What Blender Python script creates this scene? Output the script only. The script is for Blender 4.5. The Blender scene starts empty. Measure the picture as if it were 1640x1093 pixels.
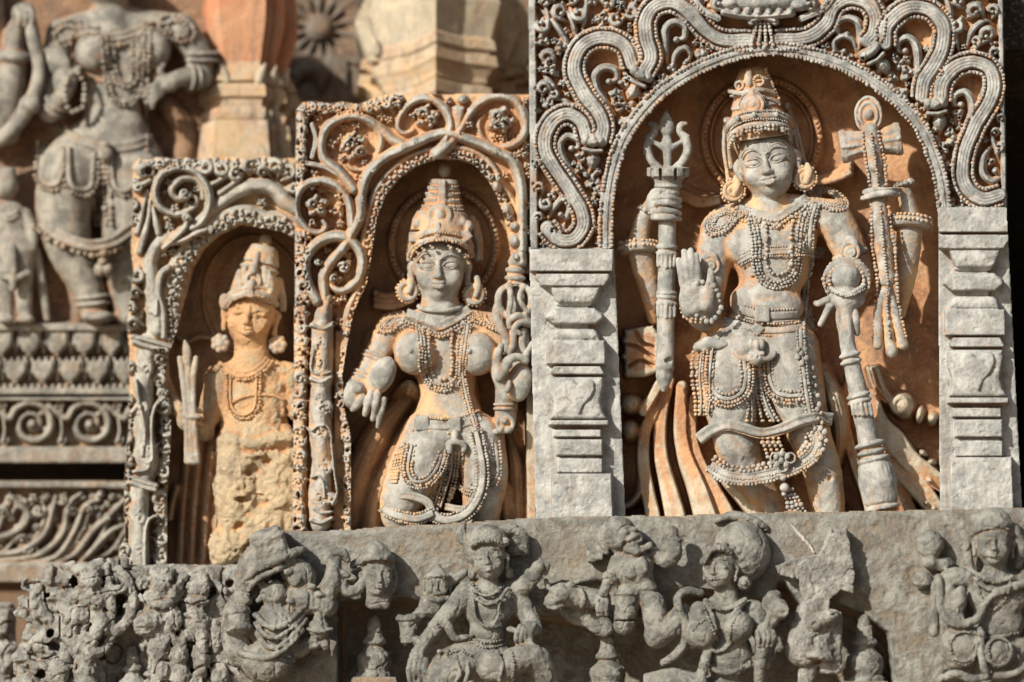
import bpy, math, random
import numpy as np
from math import radians, sin, cos, pi
# ---------------------------------------------------------------- camera geometry
# all carving is laid out in units of one millimetre on the wall (u right, v down, z out of the wall)
FPX = 4500.0; PITCH = radians(11.0); CX, CY = 820.0, 546.5
CAM = np.array([0.0, 0.0, 1.6])
FWD = np.array([0, cos(PITCH), sin(PITCH)]); UPV = np.array([0, -sin(PITCH), cos(PITCH)]); RT = np.array([1.0, 0, 0])
SC = bpy.context.scene
COL = SC.collection

class Wall:
    """a vertical wall plane: D metres away at anchor (ax, ay), turned by yaw degrees"""
    def __init__(s, ax, ay, D, yaw=0.0):
        a = radians(yaw); s.n = np.array([-sin(a), -cos(a), 0.0])
        p0 = CAM + D * (FWD + RT * (ax - CX) / FPX + UPV * (CY - ay) / FPX)
        s.c = s.n @ p0; s.s = D / FPX
    def W(s, P):
        P = np.asarray(P, float).reshape(-1, 3)
        d = FWD + RT * ((P[:, 0:1] - CX) / FPX) + UPV * ((CY - P[:, 1:2]) / FPX)
        t = (s.c + P[:, 2] * s.s - s.n @ CAM) / (d @ s.n)
        return CAM + t[:, None] * d

# ---------------------------------------------------------------- noise
def vnoise(P, scale, seed=0):
    """smooth value noise in -1..1 for points (N, 2 or 3)"""
    P = np.asarray(P, float) / scale + 100.5 + seed * 3.7
    i = np.floor(P).astype(np.int64); f = P - i; f = f * f * (3 - 2 * f)
    def h(ix):
        v = (ix[:, 0] * 73856093) ^ (ix[:, 1] * 19349663) ^ (seed * 9176263 + 1013)
        if ix.shape[1] > 2: v = v ^ (ix[:, 2] * 83492791)
        v = (v ^ (v >> 13)) * 1274126177 & 0x7fffffff
        v = (v ^ (v >> 15)) * 2246822519 & 0x7fffffff
        return ((v >> 7) & 0xffff) / 32767.5 - 1.0
    n = P.shape[1]; out = 0
    for c in range(2 ** n):
        o = np.array([(c >> k) & 1 for k in range(n)])
        w = np.prod(np.where(o == 1, f, 1 - f), axis=1)
        out = out + w * h(i + o)
    return out
def fbm(P, scale, seed=0, oct=3):
    r = 0; a = 1.0
    for o in range(oct):
        r = r + a * vnoise(P, scale / 2 ** o, seed + o * 11); a *= 0.5
    return r / 1.75

# ---------------------------------------------------------------- curves
def spline(pts, step=3.0, closed=False):
    P = np.asarray(pts, float); n = len(P)
    if n < 3: 
        L = np.linalg.norm(P[1] - P[0]); m = max(2, int(L / step) + 1)
        t = np.linspace(0, 1, m)[:, None]; return P[0] * (1 - t) + P[1] * t
    out = []
    segs = n if closed else n - 1
    for i in range(segs):
        if closed: a, b, c, d = P[(i - 1) % n], P[i], P[(i + 1) % n], P[(i + 2) % n]
        else:
            b, c = P[i], P[i + 1]
            a = P[i - 1] if i else 2 * b - c
            d = P[i + 2] if i + 2 < n else 2 * c - b
        m = max(2, int(np.linalg.norm((c - b)[:3]) / step) + 1)
        t = np.linspace(0, 1, m, endpoint=False)[:, None]
        out.append(0.5 * ((2 * b) + (-a + c) * t + (2 * a - 5 * b + 4 * c - d) * t * t + (-a + 3 * b - 3 * c + d) * t ** 3))
    out.append((P[0] if closed else P[-1])[None])
    return np.vstack(out)
def resample(C, gap):
    C = np.asarray(C, float); L = np.r_[0, np.cumsum(np.linalg.norm(np.diff(C[:, :3], axis=0), axis=1))]
    n = max(2, int(round(L[-1] / gap)) + 1); t = np.linspace(0, L[-1], n)
    return np.stack([np.interp(t, L, C[:, k]) for k in range(C.shape[1])], 1)
def offset(C, d):
    C = np.asarray(C, float); T = np.gradient(C[:, :2], axis=0); T /= np.linalg.norm(T, axis=1)[:, None] + 1e-9
    o = C.copy(); o[:, 0] += -T[:, 1] * d; o[:, 1] += T[:, 0] * d; return o
def curlpts(cx, cy, r, a0, turns, r1=None, n=None):
    """spiral from radius r inwards; a0 in degrees (0 right, 90 down), turns signed"""
    r1 = r * 0.18 if r1 is None else r1
    n = n or max(8, int(abs(turns) * 14)); t = np.linspace(0, 1, n)
    a = radians(a0) + t * turns * 2 * pi; rr = r + (r1 - r) * t
    return np.stack([cx + rr * np.cos(a), cy + rr * np.sin(a)], 1)
def ellpts(cx, cy, rx, ry, a0=0, a1=360, n=28, rot=0):
    a = np.radians(np.linspace(a0, a1, n)); x = rx * np.cos(a); y = ry * np.sin(a); r = radians(rot)
    return np.stack([cx + x * cos(r) - y * sin(r), cy + x * sin(r) + y * cos(r)], 1)
def lift(C, z):
    C = np.asarray(C, float); zz = np.full(len(C), z, float) if np.isscalar(z) else np.interp(np.linspace(0, 1, len(C)), np.linspace(0, 1, len(z)), z)
    return np.column_stack([C[:, :2], zz])

# ---------------------------------------------------------------- relief: a carved face on a fine grid
def blur(A, r):
    r = max(1, int(r)); out = A
    for ax in (0, 1):
        p = np.pad(out, [(r, r) if k == ax else (0, 0) for k in (0, 1)], mode='edge')
        c = np.cumsum(p, axis=ax, dtype=np.float64); z = np.zeros_like(np.take(c, [0], axis=ax)); c = np.concatenate([z, c], axis=ax)
        n = out.shape[ax]
        out = (np.take(c, np.arange(2 * r + 1, 2 * r + 1 + n), axis=ax) - np.take(c, np.arange(n), axis=ax)) / (2 * r + 1)
    return out
class Rel:
    def __init__(s, x0, y0, x1, y1, step=1.2, base=0.0):
        s.step = step; s.nx = int((x1 - x0) / step) + 1; s.ny = int((y1 - y0) / step) + 1
        s.x = x0 + np.arange(s.nx) * step; s.y = y0 + np.arange(s.ny) * step
        s.X, s.Y = np.meshgrid(s.x, s.y); s.H = np.full(s.X.shape, float(base)); s.M = np.ones(s.X.shape, bool); s.x0, s.y0 = x0, y0
        s.base = base; s.K = np.zeros(s.X.shape)
    def win(s, lo, hi):
        i0 = max(0, int((lo[0] - s.x0) / s.step)); i1 = min(s.nx, int((hi[0] - s.x0) / s.step) + 2)
        j0 = max(0, int((lo[1] - s.y0) / s.step)); j1 = min(s.ny, int((hi[1] - s.y0) / s.step) + 2)
        return (slice(j0, max(j1, j0)), slice(i0, max(i1, i0)))
    def dist(s, C, rmax):
        C = np.asarray(C, float)[:, :2]
        g = s.win(C.min(0) - rmax, C.max(0) + rmax); X, Y = s.X[g], s.Y[g]
        D = np.full(X.shape, 1e6); T = np.zeros(X.shape); S = np.zeros(X.shape)
        L = np.r_[0, np.cumsum(np.linalg.norm(np.diff(C, axis=0), axis=1))]
        if X.size == 0: return g, D, T, S, L[-1]
        ox, oy = X[0, 0], Y[0, 0]
        for k in range(len(C) - 1):
            a, b = C[k], C[k + 1]; ab = b - a; l2 = ab @ ab + 1e-12
            i0 = max(0, int((min(a[0], b[0]) - rmax - ox) / s.step)); i1 = int((max(a[0], b[0]) + rmax - ox) / s.step) + 2
            j0 = max(0, int((min(a[1], b[1]) - rmax - oy) / s.step)); j1 = int((max(a[1], b[1]) + rmax - oy) / s.step) + 2
            if i1 <= 0 or j1 <= 0: continue
            w = (slice(j0, j1), slice(i0, i1)); px = X[w] - a[0]; py = Y[w] - a[1]
            if px.size == 0: continue
            t = np.clip((px * ab[0] + py * ab[1]) / l2, 0, 1); dx = px - t * ab[0]; dy = py - t * ab[1]
            d = np.sqrt(dx * dx + dy * dy); m = d < D[w]
            D[w] = np.where(m, d, D[w]); T[w] = np.where(m, L[k] + t * (L[k + 1] - L[k]), T[w])
            S[w] = np.where(m, np.sign(ab[0] * py - ab[1] * px), S[w])
        return g, D, T, S, max(L[-1], 1e-6)
    def stroke(s, C, w, z0, h, kind='round', grooves=(), gd=2.5, gw=1.2, mode='max', taper=None):
        """carve a raised stroke along C: half width w, foot z0, height h"""
        wm = w if np.isscalar(w) else max(w)
        g, D, T, S, L = s.dist(C, wm + 2)
        t = T / L; ww = np.full(D.shape, float(w)) if np.isscalar(w) else np.interp(t, np.linspace(0, 1, len(w)), w)
        q = np.clip(D / np.maximum(ww, .3), 0, 1)
        zz = z0 if np.isscalar(z0) else np.interp(t, np.linspace(0, 1, len(z0)), z0)
        hh = h * np.clip(ww / wm, .35, 1)
        if kind == 'round': z = zz + hh * np.sqrt(1 - q * q)
        elif kind == 'flat': z = zz + hh * np.clip((1 - q) * ww / 2.0, 0, 1) ** .5
        elif kind == 'ridge': z = zz + hh * (1 - q)
        elif kind == 'cup': z = zz + hh * np.clip((1 - q) * ww / 2.0, 0, 1) ** .5 * (.55 + .45 * q * q)
        for gr in grooves:
            z = z - gd * np.exp(-((D - gr * ww) / gw) ** 2)
        ok = D <= ww
        H = s.H[g]
        if mode == 'max': s.H[g] = np.where(ok, np.maximum(H, z), H)
        elif mode == 'cut': s.H[g] = np.where(ok, np.minimum(H, zz - hh * np.sqrt(1 - q * q)), H)
        elif mode == 'add': s.H[g] = np.where(ok, H + z, H)
    def poly(s, pts, z, bevel=2.0, mode='max', rnd=0.0, dome=0.0):
        P = np.asarray(pts, float); g = s.win(P.min(0) - 2, P.max(0) + 2); X, Y = s.X[g], s.Y[g]
        if X.size == 0: return
        D = np.full(X.shape, 1e9); ins = np.zeros(X.shape, bool); n = len(P)
        for k in range(n):
            a, b = P[k], P[(k + 1) % n]; e = b - a; l2 = e @ e + 1e-12
            px, py = X - a[0], Y - a[1]; t = np.clip((px * e[0] + py * e[1]) / l2, 0, 1)
            D = np.minimum(D, np.hypot(px - t * e[0], py - t * e[1]))
            c = ((a[1] > Y) != (b[1] > Y)); ins ^= c & (X < (b[0] - a[0]) * (Y - a[1]) / (b[1] - a[1] + 1e-12) + a[0])
        H = s.H[g]
        q = np.clip(D / max(bevel, .01), 0, 1)
        zz = z - bevel * (1 - np.sqrt(1 - (1 - q) ** 2)) + dome * np.sqrt(np.clip(D / max(D[ins].max() if ins.any() else 1, 1e-3), 0, 1))
        if mode == 'max': s.H[g] = np.where(ins, np.maximum(H, zz), H)
        elif mode == 'set': s.H[g] = np.where(ins, zz, H)
        elif mode == 'cut': s.H[g] = np.where(ins, np.minimum(H, z), H)
        elif mode == 'mask': s.M[g] &= ~ins
        elif mode == 'keep':
            M = np.zeros_like(s.M); M[g] = ins; s.M &= M
    def ball(s, x, y, rx, ry=None, z0=0, h=None, rot=0, mode='max'):
        ry = ry or rx; h = rx if h is None else h; r = max(rx, ry); g = s.win((x - r, y - r), (x + r, y + r))
        a = radians(rot); dx, dy = s.X[g] - x, s.Y[g] - y; u = (dx * cos(a) + dy * sin(a)) / rx; v = (-dx * sin(a) + dy * cos(a)) / ry
        q = u * u + v * v; ok = q < 1; z = z0 + h * np.sqrt(np.clip(1 - q, 0, 1)); H = s.H[g]
        if mode == 'max': s.H[g] = np.where(ok, np.maximum(H, z), H)
        else: s.H[g] = np.where(ok, np.minimum(H, z0 - h * np.sqrt(np.clip(1 - q, 0, 1))), H)
    def curl(s, x, y, r, a0, turns, w, z0, h, r1=None, tail=None, groove=True):
        """a curling leaf: optional tail points, then a spiral; a groove along its middle"""
        w = max(w, r * .46); C = curlpts(x, y, r, a0, turns, r1)
        if tail is not None: C = np.vstack([np.asarray(tail, float), C])
        C = spline(C, 3)
        s.stroke(C, [w * .6, w, w, w * .8, w * .7], z0, h, 'round', (0.0, .55) if groove else (), gd=h * .16, gw=max(1.0, w * .12))
        e = C[-1]; s.ball(e[0], e[1], w * .85, z0=z0, h=h * 1.1)
    def lobe(s, x, y, r, ang, z0, h):
        """a comma-shaped leaf: a tapering tail, a swelling back and a rolled tip, grooved along its length"""
        s.leafmass(x - r * .12 * cos(radians(ang)), y - r * .12 * sin(radians(ang)), r * .98, int(abs(x * 13 + y * 7)), z0, h * .66, 0, 4)
        fl = 1 if int(abs(x * 7 + y * 3)) % 2 else -1; t = np.linspace(0, 1, 20); a = radians(ang) + fl * t * 2 * pi * .92; rad = r * (.66 - .40 * t)
        C = np.stack([x + rad * np.cos(a), y + rad * np.sin(a)], 1); T = C[0] - C[1]; T /= np.linalg.norm(T); O = (C[0] - [x, y]) / (r * .66)
        C = spline(np.vstack([[C[0] + T * r * 1.15 + O * r * .30, C[0] + T * r * .6 + O * r * .08], C[::3], C[-1:]]), 2)
        s.stroke(C, np.array([.06, .22, .36, .42, .40, .34, .27]) * r, z0, h, 'round', (.0, .58), gd=h * .10, gw=max(.9, r * .07)); s.ball(C[-1][0], C[-1][1], r * .27, z0=z0, h=h * 1.05)
    def leafmass(s, x, y, r, seed, z0, h, holes=3, lobes=5):
        """a mass of foliage: lobed outline, domed, incised with curling veins and a few drilled holes"""
        g = np.random.default_rng(seed); ph = g.uniform(0, 6.28); w = s.win((x - r, y - r), (x + r, y + r)); dx, dy = s.X[w] - x, s.Y[w] - y
        if dx.size == 0: return
        rho = np.hypot(dx, dy); th = np.arctan2(dy, dx); R_ = r * (.80 + .17 * np.cos(lobes * th + ph) + .05 * np.cos(3 * th + 2 * ph)); q = np.clip(rho / R_, 0, 1)
        z = z0 + h * (1 - q ** 5) ** .5 * (.80 + .20 * np.cos(lobes * th + ph + 3.0 * q)); s.H[w] = np.where(q < 1, np.maximum(s.H[w], z), s.H[w])
        for k in range(lobes):
            a = (k * 2 * pi - ph) / lobes; c, d = np.array([cos(a), sin(a)]), np.array([-sin(a), cos(a)]); o = np.array([x, y])
            s.stroke(spline([o + c * r * .12, o + c * r * .40 + d * r * .16, o + c * r * .66 + d * r * .10, o + c * r * .74 - d * r * .06, o + c * r * .62 - d * r * .12], 2), max(.9, r * .055), z0 + h * .93, h * .10, 'round', mode='cut')
            if r > 15: s.ball(x + c[0] * r * .64, y + c[1] * r * .64, r * .15, z0=z0 + h * .62, h=h * .38)
        for k in range(holes):
            a = ph + k * 2 * pi / holes + g.uniform(-.4, .4); q = r * g.uniform(.25, .55); s.ball(x + q * cos(a), y + q * sin(a), r * .20, r * .12, z0 + h, h * .75, math.degrees(a) + 60, 'cut')
    def lace(s, pts, z, holes, r, seed, step=None):
        """a leafy border: a flat carved strip along pts, scalloped, drilled with rimmed eyes and veined"""
        C = resample(spline(pts, 3), r * 1.55); g = np.random.default_rng(seed)
        s.stroke(spline(pts, 3), r * .7, z - 30, 25, 'flat')
        for k, q in enumerate(C):
            t = C[min(k + 1, len(C) - 1)] - C[max(k - 1, 0)]; n = np.array([-t[1], t[0]]) / (np.linalg.norm(t) + 1e-9)
            for d in (-1, 1): o = q + n * d * r * g.uniform(.2, .5) + g.uniform(-2, 2, 2); s.leafmass(o[0], o[1], r * g.uniform(.75, 1.05), int(g.integers(1e6)), z - 28, 28 * g.uniform(.85, 1.05), 0, int(g.integers(3, 6)))
        for k, q in enumerate(C):
            o = q + g.uniform(-.3, .3, 2) * r; s.lobe(o[0], o[1], r * g.uniform(.7, 1.0), g.uniform(0, 360), z - 16, 19 * g.uniform(.8, 1.05))
            if g.uniform() < .62 / holes: o = q + g.uniform(-.5, .5, 2) * r; s.ball(o[0], o[1], r * g.uniform(.28, .44), r * g.uniform(.16, .26), z + 2, 24, g.uniform(0, 180), 'cut')
    def fill(s, low, n, seed, rmin, rmax, z0, h, skip=(), box=None):
        """pack leaf lobes and small curls into the bare ground between the stems"""
        g = np.random.default_rng(seed); b = box or (s.x[0], s.y[0], s.x[-1], s.y[-1])
        for _ in range(n):
            x, y = g.uniform(b[0], b[2]), g.uniform(b[1], b[3]); r = g.uniform(rmin, rmax)
            if any((x - q[0]) ** 2 + (y - q[1]) ** 2 < q[2] ** 2 for q in skip): continue
            w = s.win((x - r * .75, y - r * .75), (x + r * .75, y + r * .75))
            if s.H[w].size < 9 or not s.M[w].all() or (s.H[w] > low).mean() > .40: continue
            s.leafmass(x, y, r, int(g.integers(1e6)), z0, h * g.uniform(.7, 1), int(g.integers(0, 3)), int(g.integers(3, 6)))
    def at(s, P):
        P = np.asarray(P, float); j = np.clip(((P[:, 1] - s.y0) / s.step).round().astype(int), 0, s.ny - 1); i = np.clip(((P[:, 0] - s.x0) / s.step).round().astype(int), 0, s.nx - 1)
        return s.H[j, i]
    def rough(s, a1=.5, s1=5, a2=1.2, s2=30, seed=1):
        P = np.column_stack([s.X.ravel(), s.Y.ravel()])
        s.H += (a1 * vnoise(P, s1, seed) + a2 * fbm(P, s2, seed + 3)).reshape(s.H.shape)
    def chips(s, n, seed, rmin=2, rmax=7, depth=.5):
        r = np.random.default_rng(seed)
        for _ in range(n):
            x = r.uniform(s.x[0], s.x[-1]); y = r.uniform(s.y[0], s.y[-1]); rr = r.uniform(rmin, rmax)
            g = s.win((x - rr, y - rr), (x + rr, y + rr)); q = ((s.X[g] - x) / rr) ** 2 + ((s.Y[g] - y) / (rr * r.uniform(.5, 1))) ** 2
            s.H[g] -= np.where(q < 1, depth * rr * np.sqrt(np.clip(1 - q, 0, 1)), 0)
    def mesh(s, thick=None, soft=1, gain=.12, mid=.45, cavr=7, zlo=None, zgain=0.0):
        """verts, faces, wear (1 raised and weathered grey, 0 sheltered and ochre)"""
        H = s.H
        for _ in range(soft): H = .5 * H + .5 * blur(H, 1)
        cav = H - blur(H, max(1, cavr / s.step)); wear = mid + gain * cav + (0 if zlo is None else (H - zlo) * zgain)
        cells = s.M[:-1, :-1] & s.M[1:, :-1] & s.M[:-1, 1:] & s.M[1:, 1:]
        idx = np.arange(s.nx * s.ny).reshape(s.ny, s.nx)
        j, i = np.nonzero(cells)
        F = np.stack([idx[j, i], idx[j + 1, i], idx[j + 1, i + 1], idx[j, i + 1]], 1)
        V = np.column_stack([s.X.ravel(), s.Y.ravel(), H.ravel()]); w = wear.ravel()
        if thick is not None:
            c = np.pad(cells, 1)
            E = []
            for (dj, di, a, b) in ((-1, 0, (0, 1), (0, 0)), (1, 0, (1, 0), (1, 1)), (0, -1, (0, 0), (1, 0)), (0, 1, (1, 1), (0, 1))):
                m = cells & ~c[1 + dj:c.shape[0] - 1 + dj, 1 + di:c.shape[1] - 1 + di]
                jj, ii = np.nonzero(m); E.append(np.stack([idx[jj + a[0], ii + a[1]], idx[jj + b[0], ii + b[1]]], 1))
            E = np.vstack(E)
            u, inv = np.unique(E, return_inverse=True); inv = inv.reshape(E.shape)
            Vb = V[u].copy(); Vb[:, 2] = thick; n0 = len(V)
            # a separate top rim keeps the edge crisp
            Vt = V[u].copy(); n1 = n0 + len(u)
            V = np.vstack([V, Vb, Vt]); w = np.r_[w, np.clip(w[u] - .15, 0, 1), w[u]]
            F = np.vstack([F, np.stack([n1 + inv[:, 1], n1 + inv[:, 0], n0 + inv[:, 0], n0 + inv[:, 1]], 1)[:, ::-1]])
        return V, F, w
# ---------------------------------------------------------------- solid carving: a distance field, meshed
class Vol:
    def __init__(s, x0, y0, z0, x1, y1, z1, h=2.0):
        s.h = h; s.o = np.array([x0, y0, z0], float)
        s.n = tuple(int(round((b - a) / h)) + 1 for a, b in ((x0, x1), (y0, y1), (z0, z1)))
        s.F = np.full(s.n, 60.0, np.float32)
    def win(s, lo, hi):
        a = np.clip(np.floor((np.asarray(lo, float) - s.o) / s.h).astype(int), 0, s.n); b = np.clip(np.ceil((np.asarray(hi, float) - s.o) / s.h).astype(int) + 1, 0, s.n)
        g = tuple(slice(int(p), int(max(p, q))) for p, q in zip(a, b))
        ax = [(s.o[k] + s.h * np.arange(g[k].start, g[k].stop)).astype(np.float32) for k in range(3)]
        return g, ax[0][:, None, None], ax[1][None, :, None], ax[2][None, None, :]
    def mix(s, g, d, k, mode):
        F = s.F[g]
        if F.size == 0: return
        if mode == 'cut': d = -d; 
        if k > 0:
            h = np.clip(k - np.abs(F - d), 0, None) / k; q = h * h * k * .25
        else: q = 0
        s.F[g] = (np.maximum(F, d) + q) if mode == 'cut' else (np.minimum(F, d) - q)
    def cone(s, a, b, ra, rb=None, k=5, mode='add', fz=1.0):
        rb = ra if rb is None else rb; a = np.asarray(a, float); b = np.asarray(b, float); m = max(ra, rb) + k + 2 * s.h; mz = m * max(1, fz)
        mm = np.array([m, m, mz]); g, X, Y, Z = s.win(np.minimum(a, b) - mm, np.maximum(a, b) + mm)
        e = b - a; e2 = np.array([e[0], e[1], e[2] / fz]); l2 = e2 @ e2 + 1e-9
        px, py, pz = X - a[0], Y - a[1], (Z - a[2]) / fz
        t = np.clip((px * e2[0] + py * e2[1] + pz * e2[2]) / l2, 0, 1)
        d = np.sqrt((px - t * e2[0]) ** 2 + (py - t * e2[1]) ** 2 + (pz - t * e2[2]) ** 2) - (ra + t * (rb - ra))
        s.mix(g, d, k, mode)
    def tube(s, P, r, k=4, mode='add', step=None, fz=1.0, closed=False):
        P = np.asarray(P, float); r = np.full(len(P), float(r)) if np.isscalar(r) else np.interp(np.linspace(0, 1, len(P)), np.linspace(0, 1, len(r)), r)
        Q = np.column_stack([P, r])
        C = spline(Q, step or max(3.0, r.min() * .8), closed) if len(P) > 2 else Q
        first = True
        # gather the chain as one hard union, then blend it once
        m = r.max() + k + 2 * s.h; mm = np.array([m, m, m * max(1, fz)])
        g, X, Y, Z = s.win(C[:, :3].min(0) - mm, C[:, :3].max(0) + mm)
        D = np.full(s.F[g].shape, 60.0, np.float32)
        off = [sl.start for sl in g]
        for i in range(len(C) - 1):
            a, b = C[i, :3], C[i + 1, :3]; ra, rb = C[i, 3], C[i + 1, 3]
            gg, x, y, z = s.win(np.minimum(a, b) - mm, np.maximum(a, b) + mm)
            e = b - a; e2 = np.array([e[0], e[1], e[2] / fz]); l2 = e2 @ e2 + 1e-9
            px, py, pz = x - a[0], y - a[1], (z - a[2]) / fz
            t = np.clip((px * e2[0] + py * e2[1] + pz * e2[2]) / l2, 0, 1)
            d = np.sqrt((px - t * e2[0]) ** 2 + (py - t * e2[1]) ** 2 + (pz - t * e2[2]) ** 2) - (ra + t * (rb - ra))
            w = tuple(slice(q.start - o, q.stop - o) for q, o in zip(gg, off))
            D[w] = np.minimum(D[w], d)
        s.mix(g, D, k, mode)
    def ell(s, c, r, rot=(0, 0, 0), k=5, mode='add'):
        """rot: degrees about z (in the picture, clockwise), then y, then x"""
        c = np.asarray(c, float); r = np.asarray(r, float) * np.ones(3); m = r.max() + k + 2 * s.h
        g, X, Y, Z = s.win(c - m, c + m); R = rotm(rot).T
        px, py, pz = X - c[0], Y - c[1], Z - c[2]
        q = [(R[i, 0] * px + R[i, 1] * py + R[i, 2] * pz) / r[i] for i in range(3)]
        k0 = np.sqrt(q[0] ** 2 + q[1] ** 2 + q[2] ** 2); k1 = np.sqrt((q[0] / r[0]) ** 2 + (q[1] / r[1]) ** 2 + (q[2] / r[2]) ** 2)
        s.mix(g, np.where(k1 > 1e-6, k0 * (k0 - 1) / np.maximum(k1, 1e-6), -r.min()), k, mode)
    def box(s, c, hs, rnd=2.0, rot=(0, 0, 0), k=2, mode='add', taper=0.0):
        c = np.asarray(c, float); hs = np.asarray(hs, float); m = np.linalg.norm(hs) + k + 2 * s.h
        g, X, Y, Z = s.win(c - m, c + m); R = rotm(rot).T
        px, py, pz = X - c[0], Y - c[1], Z - c[2]
        q = [R[i, 0] * px + R[i, 1] * py + R[i, 2] * pz for i in range(3)]
        sc = 1 + taper * q[1] / hs[1]
        q = [np.abs(q[0]) / sc - hs[0] + rnd, np.abs(q[1]) - hs[1] + rnd, np.abs(q[2]) - hs[2] + rnd]
        d = np.sqrt(np.maximum(q[0], 0) ** 2 + np.maximum(q[1], 0) ** 2 + np.maximum(q[2], 0) ** 2) + np.minimum(np.maximum(np.maximum(q[0], q[1]), q[2]), 0) - rnd
        s.mix(g, d, k, mode)
    def lathe(s, a, b, prof, k=2, fz=1.0, mode='add'):
        """solid of revolution from a to b; prof = [(t, radius), ...]"""
        a = np.asarray(a, float); b = np.asarray(b, float); e = b - a; L = np.linalg.norm(e); e = e / L
        pr = np.asarray(prof, float); m = pr[:, 1].max() + k + 2 * s.h
        g, X, Y, Z = s.win(np.minimum(a, b) - m, np.maximum(a, b) + m)
        px, py, pz = X - a[0], Y - a[1], Z - a[2]; t = px * e[0] + py * e[1] + pz * e[2]
        rad = np.sqrt(np.maximum(0, (px - t * e[0]) ** 2 + (py - t * e[1]) ** 2 + ((pz - t * e[2]) / fz) ** 2))
        d = (rad - np.interp(t / L, pr[:, 0], pr[:, 1])) * .8
        d = np.maximum(d, np.maximum(-t, t - L)); s.mix(g, d, k, mode)
    def pit(s, f): s.F += f
    def warp(s, amp, scale, seed=0, oct=3):
        """erode or roughen the whole carving"""
        g = np.nonzero(np.abs(s.F) < amp * 3 + 4); P = np.column_stack([s.o[k] + s.h * g[k] for k in range(3)])
        s.F[g] += (amp * fbm(P, scale, seed, oct)).astype(np.float32)
    def crack(s, amp, scale, seed=0, wid=.22):
        """sharp crevices along a random network"""
        g = np.nonzero(np.abs(s.F) < amp * 2 + 4); P = np.column_stack([s.o[k] + s.h * g[k] for k in range(3)])
        s.F[g] += (amp * np.clip(1 - np.abs(vnoise(P, scale, seed)) / wid, 0, 1)).astype(np.float32)
    def sample(s, P):
        i = np.clip(((P - s.o) / s.h).round().astype(int), 0, np.array(s.n) - 1); return s.F[i[:, 0], i[:, 1], i[:, 2]]
    def mesh(s, gain=.06, mid=.45, cavr=8, zlo=None, zgain=0.0, smooth=1):
        F = s.F.copy()
        for k in range(3):
            sl = [slice(None)] * 3
            for e in (0, -1): sl[k] = e; F[tuple(sl)] = np.maximum(F[tuple(sl)], .5)
        S = F < 0; nx, ny, nz = s.n
        cs = S[:-1, :-1, :-1].astype(np.int8)
        tot = np.zeros((nx - 1, ny - 1, nz - 1), np.int8)
        for a in (0, 1):
            for b in (0, 1):
                for c in (0, 1): tot += S[a:nx - 1 + a, b:ny - 1 + b, c:nz - 1 + c]
        act = (tot > 0) & (tot < 8); I = np.argwhere(act)
        vid = np.full(act.shape, -1, np.int64); vid[act] = np.arange(len(I))
        acc = np.zeros((len(I), 3)); cnt = np.zeros(len(I))
        for ax in range(3):
            o1, o2 = [k for k in range(3) if k != ax]
            for p in (0, 1):
                for q in (0, 1):
                    A = I.copy(); A[:, o1] += p; A[:, o2] += q; B = A.copy(); B[:, ax] += 1
                    fa = F[A[:, 0], A[:, 1], A[:, 2]]; fb = F[B[:, 0], B[:, 1], B[:, 2]]; m = (fa < 0) != (fb < 0)
                    t = np.where(m, fa / np.where(m, fa - fb, 1), 0); pt = A.astype(float); pt[:, ax] += t
                    acc[m] += pt[m]; cnt[m] += 1
        V = s.o + s.h * acc / np.maximum(cnt, 1)[:, None]
        FA = []
        for ax in range(3):
            o1, o2 = [(1, 2), (2, 0), (0, 1)][ax]
            a = [slice(0, n - 1) if k == ax else slice(1, n - 1) for k, n in enumerate(s.n)]
            b = [slice(1, n) if k == ax else slice(1, n - 1) for k, n in enumerate(s.n)]
            SA, SB = S[tuple(a)], S[tuple(b)]
            for flip in (False, True):
                E = np.argwhere((SA & ~SB) if not flip else (~SA & SB))
                if not len(E): continue
                E[:, o1] += 1; E[:, o2] += 1
                q = []
                for (d1, d2) in ((-1, -1), (0, -1), (0, 0), (-1, 0)):
                    e = E.copy(); e[:, o1] += d1; e[:, o2] += d2; q.append(vid[e[:, 0], e[:, 1], e[:, 2]])
                q = np.stack(q, 1); FA.append(q if not flip else q[:, ::-1])
        FA = np.vstack(FA)
        for _ in range(smooth):
            N = np.zeros_like(V); C = np.zeros(len(V))
            for k in range(4):
                a, b = FA[:, k], FA[:, (k + 1) % 4]
                for d in range(3): N[:, d] += np.bincount(a, V[b, d], len(V)) + np.bincount(b, V[a, d], len(V))
                C += np.bincount(a, minlength=len(V)) + np.bincount(b, minlength=len(V))
            V = .5 * V + .5 * N / np.maximum(C, 1)[:, None]
        cav = 0
        for d in ((1, 0, 0), (-1, 0, 0), (0, 1, 0), (0, -1, 0), (0, 0, 1), (.7, .7, .3), (-.7, .7, .3), (.7, -.7, .3), (-.7, -.7, .3)):
            cav = cav + np.clip(s.sample(V + cavr * np.array(d)), -12, 12)
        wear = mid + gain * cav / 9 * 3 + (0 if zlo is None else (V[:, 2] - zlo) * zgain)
        return V, FA[:, ::-1], wear
def rotm(rot):
    a, b, c = (radians(v) for v in rot)
    Rz = np.array([[cos(a), -sin(a), 0], [sin(a), cos(a), 0], [0, 0, 1]]); Ry = np.array([[cos(b), 0, sin(b)], [0, 1, 0], [-sin(b), 0, cos(b)]]); Rx = np.array([[1, 0, 0], [0, cos(c), -sin(c)], [0, sin(c), cos(c)]])
    return Rz @ Ry @ Rx
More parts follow.
